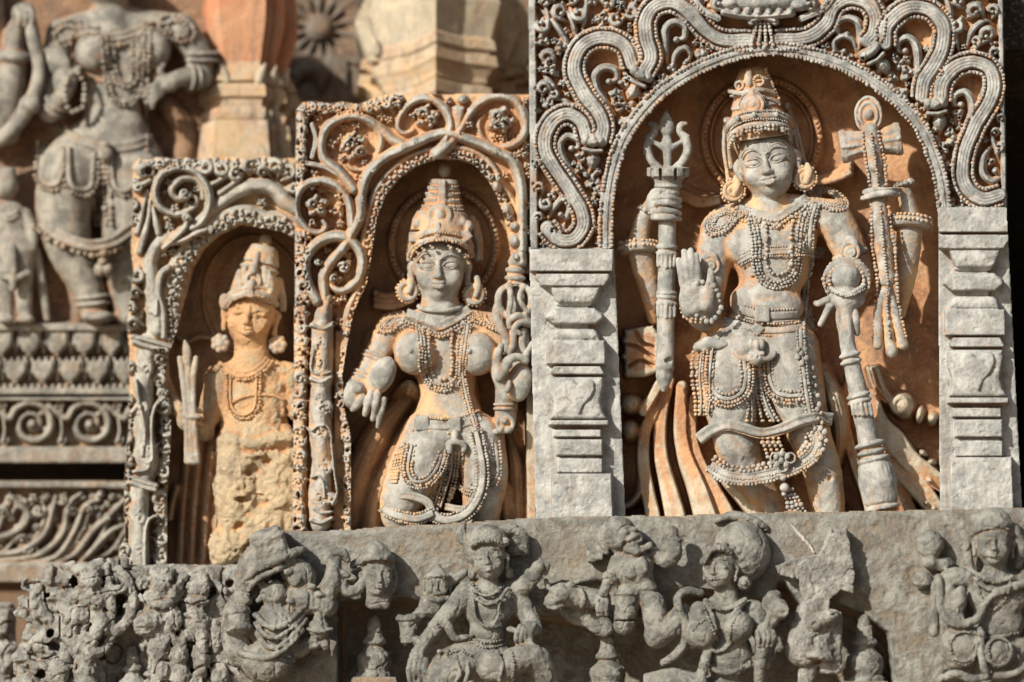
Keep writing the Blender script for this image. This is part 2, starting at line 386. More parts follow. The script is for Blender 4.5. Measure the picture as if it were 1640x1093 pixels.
# ---------------------------------------------------------------- small solids in carving units
_t = (1 + 5 ** .5) / 2
_IV = np.array([(-1, _t, 0), (1, _t, 0), (-1, -_t, 0), (1, -_t, 0), (0, -1, _t), (0, 1, _t), (0, -1, -_t), (0, 1, -_t), (_t, 0, -1), (_t, 0, 1), (-_t, 0, -1), (-_t, 0, 1)], float); _IV /= np.linalg.norm(_IV[0])
_IF = np.array([(0, 11, 5), (0, 5, 1), (0, 1, 7), (0, 7, 10), (0, 10, 11), (1, 5, 9), (5, 11, 4), (11, 10, 2), (10, 7, 6), (7, 1, 8), (3, 9, 4), (3, 4, 2), (3, 2, 6), (3, 6, 8), (3, 8, 9), (4, 9, 5), (2, 4, 11), (6, 2, 10), (8, 6, 7), (9, 8, 1)])
def _sub(V, F):
    V = [tuple(v) for v in V]; c = {}; o = []
    def mid(a, b):
        k = (min(a, b), max(a, b))
        if k not in c:
            m = (np.array(V[a]) + np.array(V[b])); m /= np.linalg.norm(m); V.append(tuple(m)); c[k] = len(V) - 1
        return c[k]
    for a, b, d in F:
        p, q, r = mid(a, b), mid(b, d), mid(d, a); o += [(a, p, r), (b, q, p), (d, r, q), (p, q, r)]
    return np.array(V), np.array(o)
_SV, _SF = _sub(_IV, _IF)
class Pack:
    """collects pieces of one part"""
    def __init__(s): s.V = []; s.F = []; s.w = []; s.n = 0
    def add(s, V, F, w):
        F = np.asarray(F); 
        if F.shape[1] == 3: F = np.column_stack([F, F[:, 2]])
        s.V.append(V); s.F.append(F + s.n); s.w.append(np.full(len(V), w, float) if np.isscalar(w) else w); s.n += len(V); return s
    def beads(s, P, r, wear=.5, jit=.2, seed=3):
        P = np.asarray(P, float); g = np.random.default_rng(seed + len(P)); P = P[g.uniform(0, 1, len(P)) > .035] if len(P) > 12 else P; n = len(P); P = P + g.normal(0, .16 * np.mean(r), P.shape)
        rr = np.full(n, r, float) * (1 + jit * g.uniform(-1, .7, n)); rr[g.uniform(0, 1, n) < .06] *= .7
        sq = 1 + jit * g.uniform(-1, 1, (n, 1, 3))
        V = (P[:, None, :] + _SV[None] * rr[:, None, None] * sq).reshape(-1, 3)
        F = (_SF[None] + (np.arange(n) * len(_SV))[:, None, None]).reshape(-1, 3)
        return s.add(V, F[:, ::-1], np.repeat(wear + .10 * g.uniform(-1, 1, n), len(_SV)) + np.tile(.25 * _SV[:, 2] - .1, n))
    def string(s, C, r, gap=None, wear=.5, closed=False):
        C = np.asarray(C, float); C = spline(C, 2.0, closed); P = resample(C, gap or r * 1.95)
        return s.beads(P[:-1] if closed else P, r, wear)
    def rel(s, R, **k): return s.add(*R.mesh(**k))
    def vol(s, Vv, **k): return s.add(*Vv.mesh(**k))
    def get(s): return np.vstack(s.V), np.vstack(s.F), np.concatenate(s.w)
def make(name, pack, wall, mat, parent=None):
    V, F, w = pack.get() if isinstance(pack, Pack) else pack
    F = np.asarray(F); tri = np.zeros(len(F), bool)
    if F.shape[1] == 4: tri = F[:, 2] == F[:, 3]
    used = np.zeros(len(V), bool); used[F.ravel()] = True; mp = np.cumsum(used) - 1
    V = wall.W(V[used]); F = mp[F]; w = np.clip(w[used], -.6, 1.6)
    org = np.array(parent.location) if parent is not None else np.array([(V[:, 0].min() + V[:, 0].max()) / 2, V[:, 1].mean(), V[:, 2].min()])
    if parent is not None and parent.parent is not None: org = org + np.array(parent.parent.location)
    V = V - org
    me = bpy.data.meshes.new(name); me.vertices.add(len(V)); me.vertices.foreach_set('co', V.astype(np.float32).ravel())
    cnt = np.where(tri, 3, F.shape[1]); tot = int(cnt.sum())
    if F.shape[1] == 4:
        keep = np.ones(F.shape, bool); keep[tri, 3] = False; lp = F[keep]
    else: lp = F.ravel()
    me.loops.add(tot); me.loops.foreach_set('vertex_index', lp.astype(np.int32))
    me.polygons.add(len(F)); me.polygons.foreach_set('loop_start', np.r_[0, np.cumsum(cnt)[:-1]].astype(np.int32)); 
    me.polygons.foreach_set('use_smooth', np.ones(len(F), bool))
    me.update(calc_edges=True)
    at = me.attributes.new('wear', 'FLOAT', 'POINT'); at.data.foreach_set('value', w.astype(np.float32))
    me.materials.append(mat)
    o = bpy.data.objects.new(name, me); COL.objects.link(o)
    if parent is not None: o.parent = parent
    else: o.location = org
    return o
def tag(o, label=None, cat=None, group=None, kind=None):
    if label: o['label'] = label
    if cat: o['category'] = cat
    if group: o['group'] = group
    if kind: o['kind'] = kind
    return o
def thing(name, label, cat, wall, u, v, z=0, group=None):
    o = bpy.data.objects.new(name, None); COL.objects.link(o); o.empty_display_size = .05
    o.location = wall.W([(u, v, z)])[0]; return tag(o, label, cat, group, 'thing')
# ---------------------------------------------------------------- stone
def stone(name, grey=((.20, .205, .20), (.40, .40, .38)), ochre=((.46, .28, .15), (.33, .155, .075)), speck=.5, bump=.5, rough=.8, fine=1.0, lich=.35, shift=0.0, soft=.22, grime=.55, rust=.45, streak=.42):
    m = bpy.data.materials.new(name); m.use_nodes = True; nt = m.node_tree; N = nt.nodes; L = nt.links; N.clear()
    out = N.new('ShaderNodeOutputMaterial'); b = N.new('ShaderNodeBsdfPrincipled'); L.new(b.outputs[0], out.inputs[0])
    geo = N.new('ShaderNodeNewGeometry'); at = N.new('ShaderNodeAttribute'); at.attribute_name = 'wear'
    def noise(sc, det=4, ro=.6, dist=0):
        n = N.new('ShaderNodeTexNoise'); n.inputs['Scale'].default_value = sc; n.inputs['Detail'].default_value = det; n.inputs['Roughness'].default_value = ro; n.inputs['Distortion'].default_value = dist
        L.new(geo.outputs['Position'], n.inputs['Vector']); return n.outputs[0]
    def math_(op, a, c=None, cl=False):
        n = N.new('ShaderNodeMath'); n.operation = op; n.use_clamp = cl
        for i, v in enumerate((a, c)):
            if v is None: continue
            if isinstance(v, (int, float)): n.inputs[i].default_value = v
            else: L.new(v, n.inputs[i])
        return n.outputs[0]
    def ramp(f, lo, hi, a=0.0, c=1.0):
        n = N.new('ShaderNodeMapRange'); n.interpolation_type = 'SMOOTHSTEP'; L.new(f, n.inputs[0])
        for i, v in enumerate((lo, hi, a, c)): n.inputs[i + 1].default_value = v
        return n.outputs[0]
    def mixc(f, a, c):
        n = N.new('ShaderNodeMix'); n.data_type = 'RGBA'
        if isinstance(f, (int, float)): n.inputs[0].default_value = f
        else: L.new(f, n.inputs[0])
        for i, v in ((6, a), (7, c)):
            if isinstance(v, tuple): n.inputs[i].default_value = v + (1,)
            else: L.new(v, n.inputs[i])
        return n.outputs[2]
    big = noise(9, 4, .6, .6); mid = noise(34, 5, .65, .3); sm = noise(140, 4, .7); tiny = noise(520, 3, .7)
    g = mixc(ramp(mid, .36, .64), *grey); o = mixc(ramp(big, .40, .62), *ochre)
    o = mixc(ramp(sm, .52, .72, 0, .5), o, (.62, .43, .25))
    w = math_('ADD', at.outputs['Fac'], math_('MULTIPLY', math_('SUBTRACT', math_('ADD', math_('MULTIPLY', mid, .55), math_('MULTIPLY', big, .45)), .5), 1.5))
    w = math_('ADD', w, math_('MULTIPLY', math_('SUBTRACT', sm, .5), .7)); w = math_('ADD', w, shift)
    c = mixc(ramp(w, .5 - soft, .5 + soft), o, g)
    # pale lichen and salt flecks, then dark pits
    c = mixc(ramp(math_('ADD', tiny, math_('MULTIPLY', math_('SUBTRACT', big, .5), .3)), .60, .70, 0, speck), c, (.62, .60, .55))
    c = mixc(ramp(noise(75, 5, .7, .8), .62, .72, 0, lich), c, (.58, .56, .49))
    c = mixc(ramp(noise(210, 3, .7), .64, .76, 0, .55), c, (.10, .085, .07))
    c = mixc(ramp(noise(22, 5, .65, 1.2), .52, .72, 0, grime), c, (.13, .12, .105))
    c = mixc(ramp(noise(15, 5, .7, 1.6), .54, .70, 0, rust), c, (.34, .19, .095))
    mp = N.new('ShaderNodeMapping'); mp.inputs['Scale'].default_value = (1, 1, .09); L.new(geo.outputs['Position'], mp.inputs['Vector'])
    st = N.new('ShaderNodeTexNoise'); st.inputs['Scale'].default_value = 42; st.inputs['Detail'].default_value = 4; st.inputs['Roughness'].default_value = .6; L.new(mp.outputs[0], st.inputs['Vector'])
    c = mixc(ramp(math_('ADD', st.outputs[0], math_('MULTIPLY', math_('SUBTRACT', big, .5), .5)), .54, .70, 0, streak), c, (.14, .12, .10))
    L.new(c, b.inputs['Base Color']); b.inputs['Roughness'].default_value = rough; b.inputs['Specular IOR Level'].default_value = .35
    hgt = math_('ADD', math_('MULTIPLY', sm, 1.0), math_('ADD', math_('MULTIPLY', tiny, .45), math_('MULTIPLY', mid, 1.4)))
    bp = N.new('ShaderNodeBump'); bp.inputs['Strength'].default_value = bump; bp.inputs['Distance'].default_value = .004 * fine; L.new(hgt, bp.inputs['Height']); L.new(bp.outputs[0], b.inputs['Normal'])
    return m
# ---------------------------------------------------------------- figure helpers
class Front:
    """height of a carving's front surface, to lay ornaments on it"""
    def __init__(s, V, back, lim=None):
        S = V.F < 0; nz = V.n[2]; top = nz - 1 - np.argmax(S[:, :, ::-1], axis=2); has = S.any(2)
        z = V.o[2] + V.h * top.astype(float)
        i, j = np.indices(has.shape); f0 = V.F[i, j, top]; f1 = V.F[i, j, np.minimum(top + 1, nz - 1)]
        z += V.h * np.where(has, f0 / np.where(np.abs(f0 - f1) > 1e-6, f0 - f1, 1), 0)
        s.z = np.where(has, z, back); s.V = V; s.back = back
        s.zs = blur(s.z, 2)
    def __call__(s, P, smooth=True):
        P = np.asarray(P, float); f = (P[:, :2] - s.V.o[:2]) / s.V.h
        i = np.clip(f[:, 0].round().astype(int), 0, s.V.n[0] - 1); j = np.clip(f[:, 1].round().astype(int), 0, s.V.n[1] - 1)
        return (s.zs if smooth else s.z)[i, j]
    def lay(s, C, up=1.0, sm=4):
        C = np.asarray(C, float); z = s(C)
        if len(z) > 2 * sm + 1:
            p = np.pad(z, sm, mode='edge'); z2 = np.convolve(p, np.ones(2 * sm + 1) / (2 * sm + 1), 'valid'); z = np.maximum(z2, z - 3)
        return np.column_stack([C[:, :2], z + up])
def path(F, pts, up=1.0, step=2.5, closed=False, sm=4):
    return F.lay(spline(pts, step, closed), up, sm)
def sweep(C, w, h, F=None, shape='flat', wear=.55, n=7, drop=6.0, groove=0.0):
    """a band lying along the 3-D path C: half width w, height h"""
    C = np.asarray(C, float); m = len(C); T = np.gradient(C[:, :2], axis=0); T /= np.linalg.norm(T, axis=1)[:, None] + 1e-9
    ww = np.full(m, float(w)) if np.isscalar(w) else np.interp(np.linspace(0, 1, m), np.linspace(0, 1, len(w)), w)
    q = np.linspace(-1, 1, n); sh = {'flat': np.minimum(1, (1 - np.abs(q)) * 4) ** .6, 'round': np.sqrt(1 - q * q), 'edge': np.where(np.abs(q) > .99, 0, np.where(np.abs(q) > .6, 1.0, .55))}[shape]
    rows = []
    for k, (a, b) in enumerate(zip(q, sh)):
        x = C[:, 0] - T[:, 1] * ww * a; y = C[:, 1] + T[:, 0] * ww * a
        z = C[:, 2] if F is None else .5 * C[:, 2] + .5 * np.maximum(F(np.column_stack([x, y])), C[:, 2] - 6)
        if k in (0, n - 1): rows.append(np.column_stack([x, y, z - drop]))
        rows.append(np.column_stack([x, y, z + h * b - (groove if a == 0 else 0)]))
    rows = rows[:1] + rows[1:-2] + [rows[-1], rows[-2]]
    V = np.vstack(rows); r = len(rows); idx = np.arange(r * m).reshape(r, m)
    a, b, c, d = idx[:-1, :-1].ravel(), idx[1:, :-1].ravel(), idx[1:, 1:].ravel(), idx[:-1, 1:].ravel()
    F_ = [np.stack([a, b, c, d], 1)]
    for e in (0, m - 1):
        for k in range(1, r - 2): F_.append(np.array([[idx[0, e], idx[k, e], idx[k + 1, e], idx[k + 1, e]]]))
    return V, np.vstack(F_), np.repeat(np.r_[wear - .3, np.full(r - 2, wear), wear - .3], m)
def head(V, c, s=1.0, rot=(0, 0, 0), smile=1.0, ears=True, worn=0.0, brow=True, wide=1.0):
    """a carved face: brow arcs, almond eyes, nose and full lips; half width about 46*s"""
    c = np.asarray(c, float); R = rotm(rot)
    def p(u, v, w): return c + s * (R @ np.array([u * wide, v, w], float))
    E = lambda q, r, a=0, k=4, mode='add': V.ell(p(*q), np.array(r) * s * np.array([wide, 1, 1]), (rot[0] + a, rot[1], rot[2]), k * s, mode)
    E((0, -10, -8), (45, 52, 46)); E((0, 20, 2), (37, 36, 37), k=10); E((0, 42, 21), (13, 11, 13), k=9)
    for d in (-1, 1):
        E((d * 22, 16, 23), (16, 15, 14), k=10)
        E((d * 19.5, -4, 36), (14, 7, 6), k=4, mode='cut')
        E((d * 19.5, -3.5, 29.5), (14.5, 6.6, 8.2), d * 3, k=.8)
        V.tube([p(d * 6.5, -1.5, 36.5), p(d * 12, -8.5, 38.6), p(d * 20, -11, 38), p(d * 28, -9, 34.5), p(d * 35, -4, 27)], 1.5 * s, k=.9 * s)
        V.tube([p(d * 6.5, -1.5, 36.5), p(d * 13, 2.2, 37.2), p(d * 20, 3.4, 36.4), p(d * 28, 1, 33), p(d * 35, -4, 27)], 1.3 * s, k=.9 * s)
        if brow:
            B_ = [p(d * 4.5, -12, 43), p(d * 12, -20, 43), p(d * 21, -24, 40.5), p(d * 30, -22, 35), p(d * 38, -13, 26)]
            V.tube(B_, 1.5 * s, k=.8 * s, mode='cut'); V.tube([p(d * 5.5, -15, 40.6), p(d * 12, -23, 40.4), p(d * 21, -27, 37.8), p(d * 30, -25, 32.5), p(d * 38, -16, 24)], 1.5 * s, k=2 * s)
        E((d * 5.6, 15.5, 40), (4.6, 4, 5), k=3)
        if ears:
            V.tube([p(d * 45, -12, -6), p(d * 50, -4, -8), p(d * 48, 12, -6), p(d * 47, 28, -4)], np.array([5, 6, 5, 5]) * s, k=3 * s)
    V.cone(p(0, -14, 38), p(0, 13, 46), 3.2 * s, 5.2 * s, k=5 * s); E((0, 13.5, 44), (5.2, 4.6, 6.2), k=3)
    E((0, 29, 33), (14, 9, 8), k=6)
    V.tube([p(-12.5 * smile, 26.5, 35.5), p(-6, 24.6, 41), p(0, 26, 41.5), p(6, 24.6, 41), p(12.5 * smile, 26.5, 35.5)], np.array([1.4, 3.3, 2.8, 3.3, 1.4]) * s, k=1.2 * s)
    V.tube([p(-10, 29, 36), p(-5, 32, 41), p(0, 33, 41.5), p(5, 32, 41), p(10, 29, 36)], np.array([1.6, 4.0, 4.4, 4.0, 1.6]) * s, k=1.2 * s)
    V.tube([p(-12.5, 27.4, 37.5), p(-6, 28.4, 43.5), p(0, 29.3, 45), p(6, 28.4, 43.5), p(12.5, 27.4, 37.5)], 1.1 * s, k=.5 * s, mode='cut')
    E((0, 37, 38), (8, 3, 4), k=3, mode='cut')
    return p
def finger(V, pts, r=6.0, k=2.0):
    V.tube(pts, np.array([r, r * 1.02, r * .95, r * .78]), k=k, step=3)
def torus(V, c, R, r, rot=(0, 0, 0), k=1.5, sx=1.0, sy=1.0):
    t = np.linspace(0, 2 * pi, 33)[:-1]; Q = np.stack([R * sx * np.cos(t), R * sy * np.sin(t), 0 * t], 1) @ rotm(rot).T + np.asarray(c, float)
    V.tube(Q, r, k=k, closed=True, step=max(2.0, r))
def spots(C, gap): return resample(np.asarray(C, float), gap)
# ================================================================ materials
M_STONE = stone('weathered_soapstone', grey=((.155, .165, .165), (.345, .35, .335)), ochre=((.48, .29, .155), (.34, .165, .08)), soft=.26)
M_FIG = stone('soapstone_figure', grey=((.185, .195, .19), (.36, .36, .335)), ochre=((.52, .345, .19), (.42, .215, .10)), shift=.02, soft=.24, rust=.5, grime=.75)
M_BACK = stone('rusty_soapstone', grey=((.34, .29, .21), (.44, .39, .30)), ochre=((.46, .26, .135), (.29, .13, .06)), speck=.35, lich=.25, grime=.55, rust=.3)
# ================================================================ the tall niche with the four-armed figure
WB = Wall(1240, 450, 4.50, 10.0)
panel = thing('niche_panel', 'tall grey niche panel with bead-edged S-scrolls over a round arch and two moulded pilasters', 'carved panel', WB, 1240, 835, -60)
ARC_OUT = [(959, 398), (960, 330), (969, 269), (990, 215), (1021, 169), (1055, 134), (1109, 104), (1170, 80), (1222, 71), (1272, 72), (1303, 76), (1349, 93), (1393, 115), (1436, 145), (1471, 180), (1499, 227), (1514, 274), (1524, 334)]
ARC_IN = [(981, 398), (982, 346), (989, 288), (1006, 230), (1041, 181), (1079, 146), (1124, 116), (1174, 96), (1224, 88), (1278, 91), (1318, 103), (1356, 118), (1393, 140), (1430, 166), (1458, 197), (1480, 231), (1492, 265), (1500, 299), (1503, 334)]
def pilaster(cx0, cx1, y0, y1, sc, strip):
    """a pilaster with block, discs, vase and base standing proud of its strip"""
    R = Rel(min(p[0] for p in strip) - 2, y0 - 6, max(p[0] for p in strip) + 2, 850, 1.1, -24)
    R.poly(strip, 0, 0, 'keep')
    R.poly(strip, -22, 3)
    def P(rows, z, bev=2.5, dome=0.0):
        L, Rr = [], []
        for v, a, b in rows:
            y = y0 + (v - 398) / 432.0 * (y1 - y0); c = cx0 + (cx1 - cx0) * (y - y0) / (y1 - y0)
            L.append((c + (a - 921 - (v - 398) * .016) * sc, y)); Rr.append((c + (b - 921 - (v - 398) * .016) * sc, y))
        R.poly(L + Rr[::-1], z, bev, dome=dome)
    P([(399, 848, 983), (436, 849, 982)], 8, 3)
    P([(438, 857, 976), (447, 857, 976), (452, 862, 972), (459, 866, 968)], 4, 3)
    P([(459, 880, 962), (470, 884, 960), (482, 889, 953), (487, 894, 948)], -2, 6, 6)
    P([(486, 890, 948), (490, 891, 946)], -6, 2)
    P([(485, 893, 942), (498, 893, 942)], -12, 2)
    P([(494, 887, 952), (503, 873, 964), (510, 872, 966), (520, 886, 954)], 3, 5, 3)
    P([(518, 893, 943), (530, 893, 943)], -12, 2)
    P([(527, 890, 950), (532, 884, 956), (546, 880, 960)], -3, 5, 4)
    P([(546, 874, 968), (584, 874, 969)], 4, 3)
    P([(586, 886, 960), (595, 880, 966), (601, 882, 968)], 1, 3)
    P([(604, 879, 964), (618, 876, 966), (632, 879, 962), (645, 884, 960), (660, 882, 964), (672, 878, 972)], 0, 6, 6)
    P([(673, 877, 973), (682, 877, 973)], 6, 3)
    P([(687, 884, 961), (701, 884, 961)], -4, 2.5)
    P([(704, 888, 963), (730, 888, 963)], 0, 3)
    P([(731, 892, 959), (736, 892, 959)], -10, 2)
    P([(735, 889, 963), (758, 889, 963)], -4, 2.5)
    P([(759, 880, 977), (845, 880, 980)], 5, 3)
    def q(x, v):
        y = y0 + (v - 398) / 432.0 * (y1 - y0); c = cx0 + (cx1 - cx0) * (y - y0) / (y1 - y0); return (c + (x - 921 - (v - 398) * .016) * sc, y)
    zl = R.at([q(925, 640)])[0]
    R.poly(spline([q(925, 663), q(916, 648), q(905, 636), q(900, 622), q(902, 612), q(914, 609), q(925, 615), q(937, 608), q(949, 611), q(951, 622), q(945, 636), q(934, 648)], 2, True)[:-1], zl + 2.6, 2.5)
    R.stroke(spline([q(937, 608), q(949, 611), q(951, 622), q(945, 636), q(934, 648), q(925, 664), q(916, 648), q(905, 636), q(900, 622), q(902, 612), q(914, 609), q(925, 616), q(937, 608)], 2), 1.3, zl + 2.0, 2.2, 'round', mode='cut')
    for side in ():
        R.stroke(spline([q(925 + side * 22, 611), q(925 + side * 23, 622), q(925 + side * 16, 636), q(925 + side * 5, 649), q(924, 662)], 2), 1.8, R.at([q(925, 640)])[0] - 1, 2.0, 'round')
        R.stroke(spline([q(925 + side * 19, 612), q(925 + side * 20, 622), q(925 + side * 13, 635), q(925 + side * 3, 648), q(924, 657)], 2), 1.3, R.at([q(925, 640)])[0] - 0.5, 2.2, 'round', mode='cut')
    R.rough(.5, 4, 1.3, 22, int(cx0)); R.chips(130, int(cx0), 1.5, 5, .32); R.chips(16, int(cx0) + 1, 5, 12, .2)
    return R
for args in ((921, 931, 398, 830, 1.0, [(847, 396), (984, 396), (1003, 850), (858, 850)]), (1560, 1571, 331, 812, 1.03, [(1502, 329), (1612, 329), (1639, 850), (1505, 850)])):
    R = pilaster(*args)
    o = make('pilaster', Pack().rel(R, thick=-330, mid=.80, gain=.035, cavr=6), WB, stone('pilaster_stone', grey=((.22, .23, .225), (.38, .385, .37)), speck=.75, lich=.5, shift=.10, rust=.2, grime=.45) if args[0] < 1000 else bpy.data.materials['pilaster_stone'], panel)
# ---- the scrolled frame over the arch
R = Rel(842, -34, 1616, 402, 1.15, -42)
R.poly([(846, -40), (1606, -40), (1613, 334), (1560, 336), (1503, 334)] + ARC_IN[::-1] + [(960, 400), (849, 400)], 0, 0, 'keep')
B = Pack()
GR = (.30, .62)
GB = np.random.default_rng(3)
def sband(pts, w=12, z0=-44, h=44):
    C = spline(pts, 3); C = C + 1.1 * np.column_stack([vnoise(C, 22, 5), vnoise(C, 22, 6)]); v = w * (1 + .07 * GB.uniform(-1, 1, 9));  R.stroke(C, v, z0, h, 'flat', (.0, .42, .76), 2.0, 1.0)
    for sd in (-1, 1):
        D = offset(C, sd * (w + 3.6)); R.stroke(D, 4.4, z0, h - 9, 'flat')
        BEADS.append((D, 2.9))
BEADS = []
R.poly([(846, -40), (858, -40), (862, 400), (849, 400)], -14, 3)
R.poly([(1597, -40), (1606, -40), (1613, 334), (1604, 334)], -14, 3)
L1 = [(939, 219), (931, 196), (909, 184), (886, 194), (874, 219), (877, 250), (894, 279), (916, 309), (932, 338), (934, 364), (919, 384), (895, 384), (877, 366)]
L2 = [(1012, 104), (1001, 75), (974, 61), (945, 66), (924, 88), (921, 120), (936, 150), (957, 177), (967, 203), (963, 226)]
L3 = [(1205, 66), (1155, 63), (1128, 47), (1106, 20), (1076, 4), (1046, 12), (1033, 36), (1037, 65), (1043, 92), (1032, 116)]
R3 = [(1244, 64), (1293, 60), (1322, 40), (1334, 14), (1360, -3), (1388, 5), (1402, 26), (1400, 52), (1391, 66)]
R2 = [(1418, 70), (1421, 42), (1440, 20), (1465, 12), (1493, 19), (1510, 40), (1511, 72), (1497, 103), (1481, 128), (1476, 155)]
R1 = [(1506, 158), (1510, 131), (1530, 108), (1558, 99), (1585, 110), (1593, 135), (1585, 163), (1564, 199), (1548, 236), (1542, 274), (1551, 303), (1573, 319), (1602, 312)]
for c in (L1, L2, L3, R3, R2, R1): sband(c)
# hooked leaves inside each loop
def hook(pts, w=8, z=-44, h=40):
    C = spline(pts, 3); R.stroke(C, [w * .5, w * .8, w, w, w * .9, w * .6], z, h, 'round', (0, .5), 4, 1.2); e = C[-1]; R.ball(e[0], e[1], w * .8, z0=z, h=h * .95)
hook([(929, 286), (912, 268), (899, 248), (897, 229), (908, 218), (924, 224), (926, 236), (915, 238)])
hook([(984, 184), (968, 160), (955, 140), (953, 121), (966, 109), (984, 112), (988, 126), (975, 131)])
hook([(1068, 100), (1066, 68), (1066, 46), (1080, 35), (1096, 42), (1096, 60), (1083, 64)])
hook([(1076, 112), (1082, 88), (1096, 77), (1106, 88), (1100, 98)], 6)
hook([(1532, 232), (1552, 195), (1557, 167), (1546, 148), (1530, 152), (1528, 167), (1539, 168)])
hook([(1462, 158), (1470, 104), (1467, 74), (1453, 60), (1439, 68), (1440, 82), (1450, 82)])
hook([(1372, 92), (1378, 60), (1374, 36), (1356, 28), (1340, 38), (1344, 56), (1356, 56)])
hook([(1374, 90), (1366, 66), (1350, 58), (1336, 68), (1340, 82), (1352, 82)], 6)
hook([(878, 350), (890, 330), (902, 318), (912, 330), (908, 348), (898, 344)], 7)
hook([(1590, 232), (1576, 250), (1574, 276), (1588, 290), (1600, 284), (1594, 274)], 8)
# makara buds where the scrolls spring, with a bead collar and a hanging leaf
def bud(x, y, rot, s=1.0):
    a = radians(rot); d = np.array([sin(a), cos(a)]); p = np.array([cos(a), -sin(a)]); c = np.array([x, y])
    for k in (-1, 0, 1): R.ball(*(c + p * k * 12 * s - d * 3), 10 * s, 12 * s, -30, 38, rot)
    R.ball(*c, 15 * s, 9 * s, -20, 32, -rot)
    for k in (-1, 1):
        R.curl(*(c + p * k * 17 * s - d * 5), 6 * s, 90, k * 1.1, 3.4 * s, -30, 34)
        R.ball(*(c + p * k * 5 * s - d * 1), 2.2, z0=8, h=4)
    R.stroke([c + d * 13 * s - p * 15 * s, c + d * 15 * s, c + d * 13 * s + p * 15 * s], 4.5 * s, -20, 26, 'round', (0,), 2)
    C = spline([c + d * 18 * s, c + d * 30 * s + p * 2, c + d * 44 * s, c + d * 54 * s - p * 4], 2)
    R.stroke(C, [9 * s, 13 * s, 11 * s, 5 * s, 2], -34, 34, 'round', (.35, .68), 4, 1.3)
    R.curl(*(c + d * 54 * s - p * 8), 5 * s, 0, 1.0, 3, -30, 26)
bud(950, 228, -4, .95); bud(1026, 121, -28, .95); bud(1396, 84, 36, .95); bud(1499, 168, 8, .95)
# leafy filling out to the corners
for k, (x, y, r, a) in enumerate(((870, 40, 17, 200), (897, 18, 18, 90), (876, 92, 17, 20), (870, 142, 16, 0), (888, 150, 11, 180), (862, 262, 11, 0), (862, 300, 12, 30), (874, 326, 14, 200), (863, 348, 11, 180), (893, 366, 13, 0), (928, 22, 17, 180), (985, 30, 16, 20), (1010, 18, 16, 140), (916, -4, 14, 90), (972, 2, 17, 60),
                         (1532, 40, 18, 200), (1560, 18, 18, 0), (1582, 55, 17, 150), (1562, 66, 13, 90), (1592, 84, 11, 0), (1590, 16, 13, 60), (1537, 0, 15, 90), (1584, -8, 13, 0), (1420, -6, 15, 0), (1448, -16, 15, 160), (1490, -12, 15, 60), (1600, 236, 11, 90), (1602, 190, 11, 0), (1595, 212, 10, 180))):
    R.lobe(x, y, r, a, -44, 40)
for pts, w in (([(862, 12), (890, 40), (908, 70), (912, 100)], 6), ([(905, 10), (918, 40), (925, 66)], 5), ([(940, -10), (938, 20), (932, 52)], 6), ([(896, 150), (880, 130), (866, 118)], 5), ([(880, 160), (905, 162), (925, 186), (945, 210)], 5), ([(870, 0), (878, 30), (872, 66)], 5),
               ([(1585, 210), (1596, 240), (1602, 262)], 5), ([(1548, 80), (1556, 52), (1576, 34), (1592, 40)], 6), ([(1520, 24), (1530, 60), (1538, 92)], 5), ([(1508, -10), (1520, 10), (1524, 40)], 6), ([(1556, 86), (1570, 70), (1590, 64)], 5), ([(952, 195), (976, 222), (984, 240)], 4), ([(1008, 60), (1020, 90), (1024, 110)], 4)):
    R.stroke(spline(pts, 3), [w * .5, w, w, w * .4], -44, 36, 'round', (0, .5), 3, 1.2)
for x, y in ((905, 112), (985, 20), (1012, 80), (1036, 150), (1105, 110), (1142, 84), (1330, 86), (1418, 118), (1470, 30), (1530, 118), (1520, 210), (1500, 110), (1548, 260), (940, 262), (960, 290), (1000, 190)): R.ball(x, y, 7, 5, -44, 14)
SK = ((909, 230, 27), (968, 112, 30), (1075, 56, 28), (1365, 44, 26), (1462, 58, 29), (1557, 150, 31), (1224, 10, 80))
R.fill(-34, 3500, 77, 11, 18, -44, 41, skip=SK); R.fill(-34, 4000, 177, 6, 11, -44, 37, skip=SK)
# the grinning mask hanging over the apex, and its bead tassel
R.ball(1224, 2, 62, 20, -20, 40); R.ball(1170, 4, 22, 14, -20, 34); R.ball(1280, 8, 22, 12, -20, 34); R.curl(1296, 8, 12, 180, 1.3, 6, -20, 34); R.curl(1152, 8, 12, 0, -1.3, 6, -20, 34)
R.stroke(spline([(1160, 20), (1195, 26), (1230, 26), (1268, 22)], 3), 7, -16, 34, 'round', (.4,), 3)
for x in (1180, 1197, 1214, 1231, 1248, 1265): R.ball(x, 20, 7, 8, 0, 20)
R.stroke(spline([(1284, 30), (1320, 12), (1340, -20)], 3), 7, -30, 30, 'flat', (.4,)); R.stroke(spline([(1150, 30), (1122, 14), (1104, -20)], 3), 7, -30, 30, 'flat', (.4,))
R.stroke(spline([(1205, 33), (1221, 28), (1240, 33)], 2), 6, -10, 24, 'round'); R.curl(1203, 34, 6, 0, 1, 3.5, -10, 24); R.curl(1242, 34, 6, 180, -1, 3.5, -10, 24)
TAS = []
for dx in (-14, -5, 4, 13):
    C = spline([(1222 + dx * .7, 38), (1222 + dx, 56), (1222 + dx * 1.25, 72)], 2); R.stroke(C, 4.6, -30, 34, 'round'); TAS.append(C)
R.ball(1224, 76, 7, 9, -20, 26)
